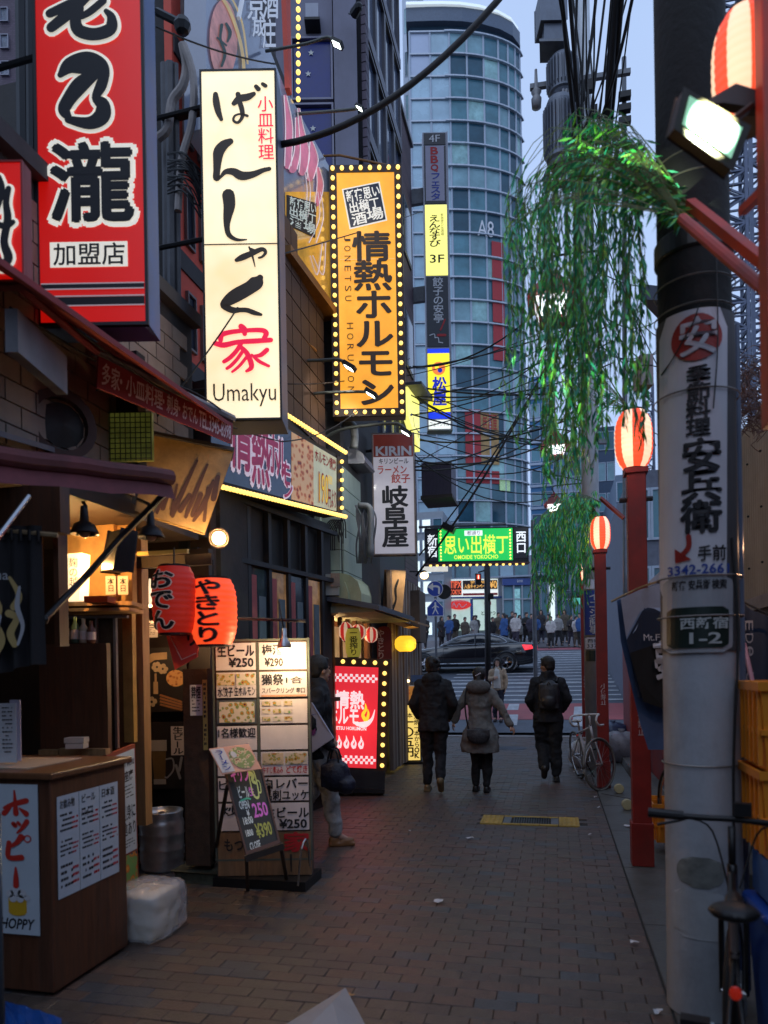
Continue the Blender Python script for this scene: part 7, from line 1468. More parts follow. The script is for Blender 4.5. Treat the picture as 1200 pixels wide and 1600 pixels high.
for i, (x, y, s) in enumerate(((685, 1410, .045), (735, 1311, .04), (922, 1306, .025), (991, 1476, .03), (982, 1292, .05), (936, 1263, .02), (900, 1207, .05), (545, 1559, .035), (908, 1204, .02), (640, 1300, .015), (870, 1352, .012), (930, 1247, .02), (865, 1205, .015), (1028, 1585, .03))):
    c = G(x, y); s *= .72; q = M(); P = [(c.x + s * R(.6, 1.3) * cos(a) * 1.2, c.y + s * R(.6, 1.2) * sin(a), .006 + R(0, .02)) for a in [k * pi / 4 for k in range(8)]]; q.add([(c.x, c.y, .02)] + P, [(0, 1 + k, 1 + (k + 1) % 8) for k in range(8)])
    o = q.build('litter_scrap', PAPER if i != 7 else mat('scrap_ochre', (.4, .22, .08), .7, var=.1), None); o['label'] = ['crumpled white tissue lying mid-alley on the bricks', 'white tissue scrap farther up mid-alley', 'tiny white scrap beside the yellow grate corner', 'white scrap lying right by the gutter edge in front', 'pale oval scrap against the nearest red post', 'tiny scrap on the brick edge before the bicycle', 'white crumpled scrap left of the bicycle wheel', 'small ochre scrap behind the grey pointed sheet', 'tiny scrap between walking man and bicycle', 'tiny pale scrap left of the drain grate', 'tiny pale scrap right of the alley centre', 'scrap on the gutter line beside the grate', 'tiny scrap behind the walking man in black', 'white scrap at the foot of the big pole'][i]; o['category'] = 'litter'; o['group'] = 'litter on the paving'
t = thing('grey_sheet', 'pale grey folded sheet whose pointed tip pokes in at the bottom edge', 'sheet', tuple(G(500, 1600))); a, b, c = G(540, 1559, .0), G(440, 1608), G(575, 1612); q = M(); q.add([a + V((0, 0, .05)), b + V((0, 0, .01)), c + V((0, 0, .01)), (a + b + c) / 3 + V((.02, -.05, .10)), b + V((.05, -.4, .01)), c + V((.05, -.4, .01))], [(0, 1, 3), (0, 3, 2), (1, 4, 3), (3, 5, 2), (3, 4, 5)]); q.build('paper', mat('sheet_grey', (.30, .29, .30), .7, var=.08), t)
M().tube([G(940, 1240), G(985, 1248)], .004, 4).build('twig', DWD, None, label='thin dark twig on the gutter strip by the red post', category='twig')
# right-hand buildings behind the wall (shade the alley)
t = block('rear_block', 'dim grey block behind the pale side wall at right', 985, 1045, 735, 19, mat('rear_grey', (.13, .14, .18), .7, var=.2), rows=3, ncol=2, wm=PG, zb=0)
# unseen blocks added round the viewer to cut skylight on the foreground
for x0, x1, y0, y1, h, lab in ((-9, -3.0, -22, 1.1, 9.5, 'tall dark shop block beside and behind the viewer on the left'), (2.1, 9, -22, 4.1, 3.6, 'low dark station-side block beside and behind the viewer on the right'), (-3, 2.1, -24, -20, 7, 'block closing the alley far behind the viewer')):
    t = thing('shop_block', lab, 'building', ((x0 + x1) / 2, y0, 0)); M().box(x0, x1, y0, y1, 0, h).build('wall', mat('block_brown_dark', (.06, .05, .05), .8, var=.3, dirt=.3), t)
    for i in range(5): xw = x1 + .01 if x1 < 0 else x0 - .01; yy = y0 + 2 + i * 4; yy < y1 - 1 and x1 != 2.1 and M().box(xw - .02, xw + .02, yy, yy + 1.6, 3.2, 5).build('window', GLS, t)
# ================================================================ people
SKIN = mat('skin', (.48, .27, .19), .5, var=.08, sc=20); HAIR = mat('hair_black', (.012, .010, .010), .45, var=.5, sc=60, bump=.6)
def ell(q, lv, n=20):
    """stack of ellipses (z, rx, ry, cx, cy) closed at both ends"""
    vs = []; m = len(lv)
    for z, rx, ry, cx, cy in lv: vs += [(cx + rx * cos(2 * pi * i / n), cy + ry * sin(2 * pi * i / n), z) for i in range(n)]
    return q.add(vs, [(i * n + j, i * n + (j + 1) % n, (i + 1) * n + (j + 1) % n, (i + 1) * n + j) for i in range(m - 1) for j in range(n)] + [tuple(range(n - 1, -1, -1)), tuple(range((m - 1) * n, m * n))])
def limb(q, pts, rs, n=12):
    for i in range(len(pts) - 1): capsule(q, pts[i], pts[i + 1], rs[i], rs[i + 1], n)
def head(q, c, rot, s=1.):
    c = V(c); r = lambda x, y, z: c + rot @ V((x * s, y * s, z * s))
    q.sph(r(0, -.005, .03), .098 * s, 16, (.80, .98, 1.08), rot); q.sph(r(0, .018, -.045), .07 * s, 12, (.80, .95, .95), rot); q.sph(r(0, .062, -.085), .03 * s, 8)
    q.cyl(r(0, .088, .012), r(0, .112, -.022), .009 * s, .017 * s, 8); q.sph(r(0, .108, -.022), .015 * s, 8)
    q.sph(r(0, .092, -.052), .017 * s, 8, (1.4, .5, .5), rot)
    for a in (-1, 1): q.sph(r(a * .076, -.005, -.01), .022 * s, 8, (.4, .8, 1.2), rot); q.sph(r(a * .033, .082, .026), .014 * s, 6, (1.3, .5, .6), rot)
    q.cyl(r(0, -.012, -.06), r(0, -.03, -.17), .052 * s, .058 * s, 12)
def hand(q, w, d, side, palm_n, s=1.):
    """palm with four fingers of different lengths, bent, and a thumb leaving the side"""
    w = V(w); d = V(d).normalized(); n = V(palm_n); n = (n - d * n.dot(d)).normalized(); sd = d.cross(n) * side
    for k in range(4):
        o = (k - 1.5) * .02 * s; b = w + d * .015 + sd * o * .8; kn = w + d * .085 * s + sd * o; L = (.066, .078, .072, .055)[k] * s
        q.cyl(b, kn, .013 * s, .012 * s, 8); m_ = kn + d * L * .5 + n * .012 * s; e = m_ + (d * .6 + n * .9).normalized() * L * .5; q.sph(kn, .012 * s, 8); q.cyl(kn, m_, .0105 * s, .0095 * s, 8); q.sph(m_, .0095 * s, 8); q.cyl(m_, e, .0095 * s, .008 * s, 8); q.sph(e, .008 * s, 8)
    a = w + d * .025 - sd * .03 * s; b = a + (d * .6 - sd * .7 + n * .3).normalized() * .04 * s; c = b + (d * .9 + n * .4).normalized() * .032 * s
    q.cyl(w, a, .014 * s, .014 * s, 8); q.cyl(a, b, .013 * s, .011 * s, 8); q.sph(b, .011 * s, 8); q.cyl(b, c, .011 * s, .009 * s, 8); q.sph(c, .009 * s, 8)
def person(label, loc, rz, h, legs, arms, hrot=(0, 0, 0), jac=(.02, .02, .022), trs=(.015, .015, .018), hem=.80, hemr=(.20, .14), hair='short', vox=.011, shoe=(.02, .02, .02), hood=False, slim=1., group=None, cr=.0, fin=True, jrough=.8, hands=(1, 1), collar=True, tw=1.):
    """legs / arms: [(knee, ankle)], [(elbow, wrist)] for left (-x) and right (+x); facing +Y; a 1.72 m frame"""
    s = h / 1.72; S = lambda p: (p[0] * s, p[1] * s, p[2] * s)
    HR_ = Matrix.Rotation(hrot[2], 3, 'Z') @ Matrix.Rotation(hrot[0], 3, 'X') @ Matrix.Rotation(hrot[1], 3, 'Y'); hc = V((0, .02, 1.585))
    sh = [(-.165 * slim, -.01, 1.365), (.165 * slim, -.01, 1.365)]; hp = [(-.09, 0, .90), (.09, 0, .90)]
    b = M(); ell(b, [(.84, .15 * slim, .10, 0, 0), (.93, .165 * slim, .115, 0, 0), (1.08, .135 * slim, .095, 0, 0), (1.24, .155 * slim, .11, 0, 0), (1.38, .165 * slim, .10, 0, 0), (1.44, .10, .07, 0, 0), (1.47, .055, .055, 0, 0)])
    head(b, hc, HR_, 1.)
    for i in (0, 1):
        kn, an = legs[i]; limb(b, [hp[i], kn, an], [.075, .052, .038]); limb(b, [an, (an[0], an[1] + .10, max(an[2] - .05, .03))], [.035, .028])
        el_, wr = arms[i]; limb(b, [sh[i], el_, wr], [.045, .037, .026]); d = V(wr) - V(el_)
        if fin and hands[i]: hand(b, wr, d, (-1, 1)[i], (-(-1, 1)[i], .25, 0))
        else: limb(b, [wr, tuple(V(wr) + d.normalized() * .07)], [.026, .024])
    b.v = [S(p) for p in b.v]; root = meshobj('person', remesh(b, vox, 1), SKIN, None, label=label, category='person')
    root.location = loc; root.rotation_euler = (0, 0, rz); ORG[root.name] = V((0, 0, 0))
    if group: root['group'] = group
    def part(nm, q, m, v=None):
        q.v = [S(p) for p in q.v]; me = remesh(q, v or vox * 1.1, 2, .05 if nm in ('jacket', 'coat', 'trousers') else 0)
        return meshobj(nm, me, m, root)
    jm = mat('coat_%.3f_%.3f_%.3f' % jac, jac, jrough, var=.3, sc=14, bump=.3); tm_ = mat('trouser_%.3f_%.3f_%.3f' % trs, trs, .85, var=.3, sc=14, bump=.3); sm_ = mat('shoe_%.3f_%.3f_%.3f' % shoe, shoe, .4, var=.3)
    q = M(); hx, hy = hemr; ell(q, [(hem, hx, hy, 0, -.01), (lerp(hem, .98, .5), hx * .97, hy * .97, 0, -.005), (.98, .185 * slim, .135, 0, 0), (1.12, .178 * slim, .128, 0, 0), (1.28, .20 * slim, .138, 0, 0), (1.38, .185 * slim, .118, 0, 0), (1.44, .13, .095, 0, 0), (1.49, .07, .07, 0, -.01)])
    for i in (0, 1): el_, wr = arms[i]; limb(q, [sh[i], el_, tuple(V(el_).lerp(V(wr), .93))], [.078, .064, .05])
    for k in range(14): a = R(0, 6.28); z = R(hem, 1.35); q.sph((.17 * slim * cos(a), .115 * sin(a), z), .035, 6, (1, .8, .35))
    if collar: ell(q, [(1.44, .10, .095, 0, -.01), (1.52, .085, .085, 0, -.012)])
    if hood: q.sph((0, -.085, 1.45), .11, 10, (1.25, .7, .7)); q.sph((0, -.1, 1.40), .09, 10, (1.2, .5, .7))
    part('coat' if hem < .7 else 'jacket', q, jm)
    q = M(); ell(q, [(.86, .165 * slim, .12, 0, 0), (.98, .165 * slim, .12, 0, 0)])
    for i in (0, 1): kn, an = legs[i]; limb(q, [hp[i], kn, tuple(V(kn).lerp(V(an), .93))], [.098 * tw, .074 * tw, .06 * tw]); m_ = V(kn).lerp(V(an), .75); q.sph(m_, (.066 * tw), 8, (1, 1, .5)); q.sph(V(kn), .08 * tw, 8, (1, 1, .5))
    part('trousers', q, tm_)
    for i in (0, 1):
        an = V(legs[i][1]); lift = an.z > .11; toe = an + (V((0, .03, -.11)) if not lift else V((0, .06, -.13))); q = M()
        if lift: limb(q, [tuple(an + V((0, -.03, .0))), tuple(an + V((0, .05, -.12)))], [.05, .042]); 
        else: q.sph((an.x, an.y - .02, .05), .05, 10, (.9, 1.1, .95)); q.sph((an.x, an.y + .09, .04), .05, 10, (.9, 1.7, .75)); q.bbox((an.x, an.y + .05, .015), .085, .24, .03)
        part('shoe', q, sm_, vox)
    q = M(); r = lambda x, y, z: hc + HR_ @ V((x, y, z))
    q.sph(r(0, -.018, .05), .108, 14, (.86, .98, .95), HR_); q.sph(r(0, -.06, -.0), .085, 10, (.95, .7, 1.05), HR_); q.sph(r(0, .055, .10), .05, 8, (1.4, .8, .5), HR_)
    if hair == 'long':
        for a in (-1, 1): limb(q, [r(a * .07, .02, .05), r(a * .09, -.0, -.06), r(a * .10, .02, -.20), r(a * .09, .06, -.27)], [.035, .035, .035, .02])
        limb(q, [r(0, -.07, .02), r(0, -.09, -.2)], [.08, .06])
    if hair == 'pony': limb(q, [r(0, -.11, .02), r(0, -.15, -.03), r(0, -.14, -.14), r(0, -.12, -.2)], [.035, .04, .035, .015])
    if hair == 'shaggy':
        for k in range(16): a = R(0, 6.28); q.sph(r(.075 * cos(a), -.02 + .075 * sin(a) - .01, .05 + R(-.06, .06)), .035, 6)
    part('hair', q, HAIR, vox * .8)
    return root, S, HR_, hc
def facebits(root, S, HR_, hc, col=(.45, .12, .1)):
    for a in (-1, 1): p = hc + HR_ @ V((a * .033, .092, .022)); M().sph(S(p), .009, 8).build('eye', mat('eye_dark', (.02, .012, .01), .2, var=0), root, local=True); p = hc + HR_ @ V((a * .034, .096, .045)); M().sph(S(p), .013, 6, (1.5, .4, .25), HR_).build('eyebrow', HAIR, root, local=True)
    p = hc + HR_ @ V((0, .104, -.053)); M().sph(S(p), .012, 8, (1.7, .4, .45), HR_).build('mouth', mat('lips', col, .4, var=0), root, local=True)
L0, L1 = (-.10, 0), (.10, 0)
# the couple walking away
p0 = G(690, 1238); legsA = [((-.09, .07, .49), (-.10, .08, .10)), ((.08, .03, .48), (.09, -.13, .17))]
armsA = [((-.25, -.03, 1.13), (-.20, .12, .95)), ((.25, -.03, 1.13), (.20, .12, .95))]
person('young man in black hooded jacket and black trousers walking away beside the grey-coated woman', (p0.x - .09, p0.y, 0), radians(3), 1.74, legsA, armsA, hood=True, hair='shaggy', hem=.78, hemr=(.205, .15), jac=(.010, .010, .012), trs=(.010, .010, .013), shoe=(.16, .11, .05), hrot=(.1, 0, 0), fin=False)
p0 = G(752, 1237); armsB = [((-.30, -.02, 1.16), (-.36, .02, .98)), ((.29, -.05, 1.16), (.42, -.04, .93))]
wm, S_, H_, hc_ = person('woman in long grey hooded coat with a black patterned shoulder bag walking away', (p0.x, p0.y - .02, 0), radians(-2), 1.60, [((-.07, .02, .49), (-.08, .05, .10)), ((.08, .05, .49), (.08, -.02, .10))], armsB, hood=True, hair='pony', hem=.55, hemr=(.27, .20), jac=(.15, .145, .135), trs=(.008, .008, .009), shoe=(.008, .008, .008), slim=.88, hrot=(.25, 0, 0), fin=True)
q = M(); q.sph(S_((0, -.10, 1.45)), .13, 14, (1.25, .75, .75)); meshobj('hood', remesh(q, .012, 2), mat('hood_fur_grey', (.13, .125, .12), .9, var=.3, sc=40, bump=1), wm)
bag = thing('shoulder_bag', 'black patterned pouch bag hanging on the back of the grey coat', 'bag', tuple(V((p0.x + .0, p0.y - .26, .66)))); q = M(); q.sph((0, 0, .08), .13, 18, (1.15, .42, .80)); q.box(-.14, .14, -.04, .04, .08, .165); meshobj('pouch', remesh(q, .01, 2), mat('bag_pattern', (.035, .035, .04), .5, var=.9, sc=45), bag)
M().tube([(-.12, 0, .16), (-.16, .02, .42), (-.15, .10, .66), (-.08, .22, .74)], .011, 6, 3).build('strap', BLK, bag, local=True)
q = M(); [q.sph((hc_ + V((x, -.135, .02 + .01 * i))) * (1.6 / 1.72), .009, 6) for i, x in enumerate((-.03, -.01, .01, .03))]; q.build('hair_clip', mat('clip_white', (.7, .65, .7), .3, var=0), wm, local=True)
# man with backpack on the right, looking left
p0 = G(858, 1221); pm, S_, H_, hc_ = person('man in black glancing left with a black backpack walking away on the right', (p0.x, p0.y, 0), radians(6), 1.73, [((-.08, .10, .52), (-.07, -.10, .20)), ((.09, .02, .49), (.10, .0, .10))], [((-.25, -.02, 1.13), (-.19, .14, .98)), ((.26, -.03, 1.13), (.20, .13, .97))], hair='short', jac=(.009, .010, .014), trs=(.008, .009, .012), hrot=(0, 0, .75), hem=.82, fin=False, slim=1.03, tw=1.25); facebits(pm, S_, H_, hc_)
q = M(); 
for a in (-1, 1): q.tube([S_(hc_ + H_ @ V((a * .033 + .02 * cos(k * pi / 4), .108, .022 + .016 * sin(k * pi / 4)))) for k in range(9)], .002, 4); q.tube([S_(hc_ + H_ @ V((a * .05, .1, .022))), S_(hc_ + H_ @ V((a * .08, .0, .02)))], .002, 4)
q.build('glasses', BLK, pm, local=True)
bp = thing('backpack', 'black backpack on the back of the man looking left', 'backpack', (p0.x + .02, p0.y - .17, 1.0)); q = M(); q.sph((0, 0, .2), .16, 16, (.95, .55, 1.35)); q.box(-.13, .13, -.06, .05, .02, .36); q.sph((0, -.06, .12), .1, 12, (1, .5, .9)); meshobj('pack_body', remesh(q, .011, 3), mat('pack_black', (.016, .017, .022), .45, var=.5, sc=10, bump=.3), bp)
for a in (-1, 1): M().tube([(a * .10, .05, .38), (a * .12, .14, .44), (a * .13, .24, .36)], .018, 6, 3).build('strap', BLK, bp, local=True)
M().tube([(-.02, -.10, .34), (0, -.12, .38), (.02, -.10, .34)], .008, 5, 2).build('handle', BLK, bp, local=True)
# woman facing us, cream cardigan
p0 = G(779, 1141); fw_, S_, H_, hc_ = person('young woman facing the camera in cream cardigan, white top and dark trousers', (p0.x, p0.y, gz(p0.y)), radians(176), 1.60, [((-.08, .05, .49), (-.08, .02, .10)), ((.08, .0, .49), (.09, -.04, .10))], [((-.22, .0, 1.14), (-.21, .05, .90)), ((.20, .02, 1.15), (.08, .16, 1.18))], hair='long', jac=(.42, .30, .20), trs=(.02, .02, .035), shoe=(.03, .02, .02), hem=.86, slim=.86, vox=.010, hrot=(0, 0, 0), collar=False); facebits(fw_, S_, H_, hc_)
q = M(); ell(q, [(.9, .10, .05, 0, .10), (1.2, .09, .05, 0, .115), (1.38, .07, .05, 0, .085), (1.45, .06, .055, 0, .03), (1.52, .05, .05, 0, .02)]); q.v = [S_(p) for p in q.v]; meshobj('white_top', remesh(q, .01, 1), mat('top_white', (.55, .52, .48), .8, var=.1), fw_)
# man in profile behind the menu tower carrying a folder and a bag
p0 = G(540, 1325); fm, S_, H_, hc_ = person('man in black jacket and light jeans stepping out from behind the menu tower, half hidden', (p0.x - .27, p0.y + .1, 0), radians(-70), 1.73, [((-.09, -.06, .50), (-.09, -.26, .16)), ((.07, .09, .49), (.08, .14, .10))], [((-.22, -.04, 1.14), (-.18, .08, .98)), ((.24, -.06, 1.13), (.22, .10, .90))], jac=(.010, .011, .014), trs=(.36, .36, .36), shoe=(.24, .11, .04), hair='short', hem=.80, vox=.010, hrot=(.05, 0, .55), tw=1.1); facebits(fm, S_, H_, hc_)
mw = fm.matrix_basis; 
def fml(x, y, z): return Matrix.Rotation(radians(-70), 3, 'Z') @ V((x, y, z)) + V((p0.x - .28, p0.y + .1, 0))
fo = thing('folder', 'large white paper folder held by the man behind the menu tower', 'folder', tuple(D(500, 1160, 6.2))); F = Face(D(470, 1092, 6.05), D(487, 1098, 6.0), D(521, 1153, 6.0), D(470, 1188, 6.05)); M().slab(F, 0, 0, 1, 1, 0, .012).build('cover', mat('folder_white', (.45, .45, .58), .5, var=.05), fo); q = M(); q.disc(F, .5, .62, .12, .003, 12, .09); q.build('emblem_print', mat('emblem_blue', (.2, .05, .2), .5, var=.4), fo); M().slab(F, .5, .3, .9, .31, .003, .001).build('line_print', INB, fo)
c = D(524, 1215, 6.05); bg_ = thing('tote_bag', 'soft black and navy bag hanging from the hand of the man behind the menu tower', 'bag', tuple(c)); q = M(); q.sph((0, 0, .02), .15, 16, (.95, .6, 1.0)); q.box(-.12, .10, -.06, .06, -.08, .12); q.sph((.10, 0, -.06), .09, 10); meshobj('bag_body', remesh(q, .011, 3), mat('bag_black_navy', (.012, .014, .03), .45, var=.6, sc=8, bump=.6), bg_)
for y in (-.04, .04): M().tube([(-.06, y, .12), (-.03, y, .24), (.02, y, .24), (.05, y, .12)], .009, 5, 3).build('handle', BLK, bg_, local=True)
# waiting crowd across the road
CJ = [mat('crowd_cloth_%d' % i, c, .8, var=.2) for i, c in enumerate([(.014, .013, .014), (.03, .026, .028), (.09, .07, .05), (.03, .09, .26), (.30, .29, .28), (.10, .025, .03), (.015, .015, .018), (.16, .15, .14), (.035, .03, .05), (.50, .46, .44)])]
base = []
for v in range(4):
    st = (.05, .12, .0, .16)[v]; a = [((-.23, 0, 1.14), (-.20, .12 if v % 2 else .02, .92)), ((.23, 0, 1.14), (.18, .16 if v > 1 else .02, .95 if v < 3 else 1.15))]
    r_, _, _, _ = person('x', (0, 0, 0), 0, 1.7, [((-.09, st * .6, .49), (-.10, st, .1)), ((.09, -st * .2, .49), (.10, -st, .1))], a, vox=.028, hem=(.82, .80, .62, .8)[v], hemr=((.2, .14), (.2, .14), (.23, .17), (.2, .14))[v], hair=('short', 'short', 'long', 'shaggy')[v], fin=False, collar=False); base.append(r_)
CROWD = [(652, 35.5, 3, 6, 'dark-clad person at the left end of the waiting crowd'), (665, 36.8, 0, 0, 'person in black behind the round traffic sign'), (690, 37, 1, 2, 'person in dark brown beside the traffic sign pole'), (702, 36.6, 3, 0, 'person in black coat left of the oval shop sign'), (711, 38, 0, 6, 'dark figure right behind the oval shop sign'), (727, 36.5, 2, 8, 'long-haired person in dark plum left of the white bag carrier'), (741, 37, 4, 7, 'person in mottled grey top left of the signal post'), (744, 38.6, 1, 0, 'tall person in black directly left of the signal post'), (770, 37, 0, 0, 'person in black right of the signal post'), (779, 38.3, 2, 1, 'dark figure behind the man in blue'), (788, 36.4, 3, 3, 'person in bright blue top in mid crowd'), (792, 39, 5, 5, 'person with dark red top in the back row'), (801, 38, 1, 6, 'person in black in the back row right of the blue top'), (806, 36.3, 9, 1, 'man in dark suit with pale scarf in mid crowd'), (812, 37.4, 4, 4, 'person in light top behind the scarfed man'), (823, 37, 0, 6, 'black-clad person left of the plaid shirt'), (831, 36.2, 8, 5, 'person in dark plum with red collar at the front of the crowd'), (838, 38.4, 3, 3, 'person in blue plaid shirt at the back'), (846, 39, 1, 6, 'dark figure at the edge of the willow strands'), (858, 37.4, 2, 8, 'dark coated person seen under the willow strands'), (861, 36, 9, 9, 'person in white jacket under the willow strands'), (873, 37.2, 4, 2, 'brown-clad person right of the white jacket'), (883, 38.4, 2, 7, 'long-coated person half hidden by willow tips'), (893, 36.8, 1, 6, 'person in black near the right end of the crowd'), (901, 36.4, 9, 4, 'person in pale top near the right end of the crowd'), (907, 36, 3, 1, 'person in navy beside the farthest red post')]
for i, (x, Y, ci, cj, lab) in enumerate(CROWD):
    b_ = base[i % 4]; o = copytree(b_); c = D(x, 1000, Y); o.location = (c.x, Y, gz(Y) + .03); o.rotation_euler = (0, 0, pi + R(-.9, .9)); k = R(.88, 1.07); o.scale = (k, k, k); o['label'] = lab; o['group'] = 'people waiting across the avenue'
    for ch in o.children:
        if ch.name.startswith(('jacket', 'coat', 'trousers')):
            ch.material_slots[0].link = 'OBJECT'; ch.material_slots[0].material = CJ[ci if ch.name[0] != 't' else (0, 6, 1, 8, 2)[i % 5]]
for b_ in base:
    for ch in list(b_.children): bpy.data.objects.remove(ch)
    bpy.data.objects.remove(b_)

# ================================================================ black saloon car
Yc = 28.3; tail = D(838, 1020, Yc); CARX = tail.x - 2.6; cz = gz(Yc) ; CP = mat('car_black', (.006, .007, .010), .12, .0, var=0, coat=1.)
car = thing('parked_car', 'long black saloon car crossing the alley mouth with its tail to the right', 'car', (CARX, Yc, cz - .03)); car.rotation_euler = (0, 0, 0)
def loft(sec, m, nm, parent, cap=True):
    q = M(); n = len(sec[0]); q.v = [p for s_ in sec for p in s_]; q.f = [(i * n + j, i * n + (j + 1) % n, (i + 1) * n + (j + 1) % n, (i + 1) * n + j) for i in range(len(sec) - 1) for j in range(n)] + [tuple(range(n - 1, -1, -1)), tuple(range((len(sec) - 1) * n, len(sec) * n))]; q.mi = [0] * len(q.f); return q.build(nm, m, parent, local=True, sm=True)
st = [(-2.60, .35, .62, .60), (-2.5, .22, .72, .80), (-2.1, .20, .84, .90), (-1.2, .2, .95, .93), (-.9, .2, .99, .935), (0, .2, 1.0, .935), (1.0, .2, 1.03, .935), (1.6, .2, 1.06, .93), (2.1, .22, 1.07, .91), (2.45, .28, 1.05, .86), (2.58, .38, .98, .78), (2.61, .45, .80, .72)]
loft([[(x, -w * .9, zb), (x, -w, zb + .12), (x, -w * 1.0, lerp(zb, zt, .55)), (x, -w * .985, lerp(zb, zt, .84)), (x, -w * .90, zt - .015), (x, -w * .6, zt + .015), (x, 0, zt + .025), (x, w * .6, zt + .015), (x, w * .90, zt - .015), (x, w * .985, lerp(zb, zt, .84)), (x, w, lerp(zb, zt, .55)), (x, w, zb + .12), (x, w * .9, zb)] for x, zb, zt, w in st], CP, 'body', car)
gs_ = [(-1.05, .98, .02), (-.75, 1.12, .74), (-.35, 1.34, .69), (0, 1.42, .67), (.5, 1.455, .66), (.9, 1.44, .655), (1.25, 1.37, .66), (1.6, 1.24, .68), (2.0, 1.07, .70)]
CG = mat('car_glass', (.012, .018, .025), .04, .0, var=0, coat=1.)
loft([[(x, -.80, .96), (x, -max(w, .3), z - .02), (x, -max(w, .3) * .8, z), (x, 0, z + .015), (x, max(w, .3) * .8, z), (x, max(w, .3), z - .02), (x, .80, .96)] for x, z, w in gs_], CG, 'glasshouse', car)
loft([[(x, -w - .004, z - .055), (x, -w, z + .004), (x, -w * .7, z + .02), (x, w * .7, z + .02), (x, w, z + .004), (x, w + .004, z - .055)] for x, z, w in gs_[3:7]], CP, 'roof', car)
def side(pts, r, m, nm): return M().tube([(x, y, z) for x, y, z in pts], r, 6, 3).build(nm, m, car, local=True)
CH = mat('chrome', (.6, .62, .66), .12, 1., var=0)
side([(-.98, -.815, 1.01), (-.7, -.775, 1.16), (-.3, -.72, 1.345), (.25, -.70, 1.425), (.8, -.70, 1.41), (1.25, -.72, 1.30), (1.52, -.80, 1.13), (1.5, -.83, 1.06)], .011, CH, 'window_trim'); side([(-.98, -.83, 1.01), (0, -.84, 1.03), (1.5, -.84, 1.06)], .008, CH, 'window_trim')
M().tube([(.36, -.835, 1.03), (.34, -.70, 1.42)], .03, 5).build('door_pillar', CP, car, local=True)
for a, b in (((-.85, -.94, .3), (-.85, -.93, .98)), ((.36, -.945, .3), (.36, -.93, 1.02)), ((1.15, -.945, .55), (1.3, -.93, 1.03))): M().tube([a, b], .006, 4).build('door_seam', INK, car, local=True)
for x in (-.05, 1.0): M().bbox((x, -.945, .86), .2, .025, .03).build('door_handle', CH, car, local=True)
side([(-1.35, -.945, .31), (0, -.95, .31), (1.2, -.945, .31)], .014, CH, 'sill_trim')
for i, (x, y) in enumerate(((-1.62, -.86), (1.52, -.86), (-1.62, .86), (1.52, .86))):
    w = M(); w.lathe((x, y, .34), [(.2, -.11), (.335, -.1), (.345, 0), (.335, .1), (.2, .11)], 32, (0, 1, 0)); W_ = w.build('wheel', mat('tyre', (.015, .015, .016), .8, var=0), car, local=True, sm=True)
    r = M(); r.lathe((x, y - .1, .34), [(.0, .0), (.05, -.01), (.06, .01)], 16, (0, 1, 0))
    for k in range(5): a = k * 2 * pi / 5; r.prism([(x + .05 * cos(a - .5), y - .105, .34 + .05 * sin(a - .5)), (x + .225 * cos(a - .13), y - .10, .34 + .225 * sin(a - .13)), (x + .225 * cos(a + .13), y - .10, .34 + .225 * sin(a + .13)), (x + .05 * cos(a + .5), y - .105, .34 + .05 * sin(a + .5))], (0, .03, 0))
    r.lathe((x, y - .1, .34), [(.215, 0), (.24, -.01), (.24, .02), (.215, .02)], 28, (0, 1, 0)); r.build('rim', CH, W_, local=True, kind='stuff')
    M().lathe((x, y * 1.085, .35), [(.36, .0), (.40, .008), (.42, -.01)], 24, (0, -1 if y < 0 else 1, 0)).build('wheel_arch', CP, car, local=True)
TLM = mat('tail_lit', (.6, .02, .03), .2, var=0, emis=1.3, ecol=(1, .04, .06)); M().prism([(2.1, -.895, .98), (2.42, -.90, .96), (2.5, -.83, .83), (2.2, -.94, .78)], (.03, -.02, 0)).build('tail_light', TLM, car, local=True); M().prism([(2.63, -.82, .95), (2.63, -.5, .95), (2.63, -.5, .82), (2.64, -.80, .80)], (.02, 0, 0)).build('tail_light', TLM, car, local=True)
M().bbox((2.64, -.1, .7), .02, .45, .14).build('number_plate', PAPER, car, local=True); M().bbox((2.56, 0, .42), .16, 1.5, .16).build('rear_bumper', CP, car, local=True); M().tube([(2.5, -.87, .5), (2.67, -.6, .5), (2.67, .6, .5)], .014, 6).build('bumper_trim', CH, car, local=True)
M().sph((-.78, -.98, 1.02), .09, 10, (1.1, .7, .6)).build('wing_mirror', CP, car, local=True, sm=True)

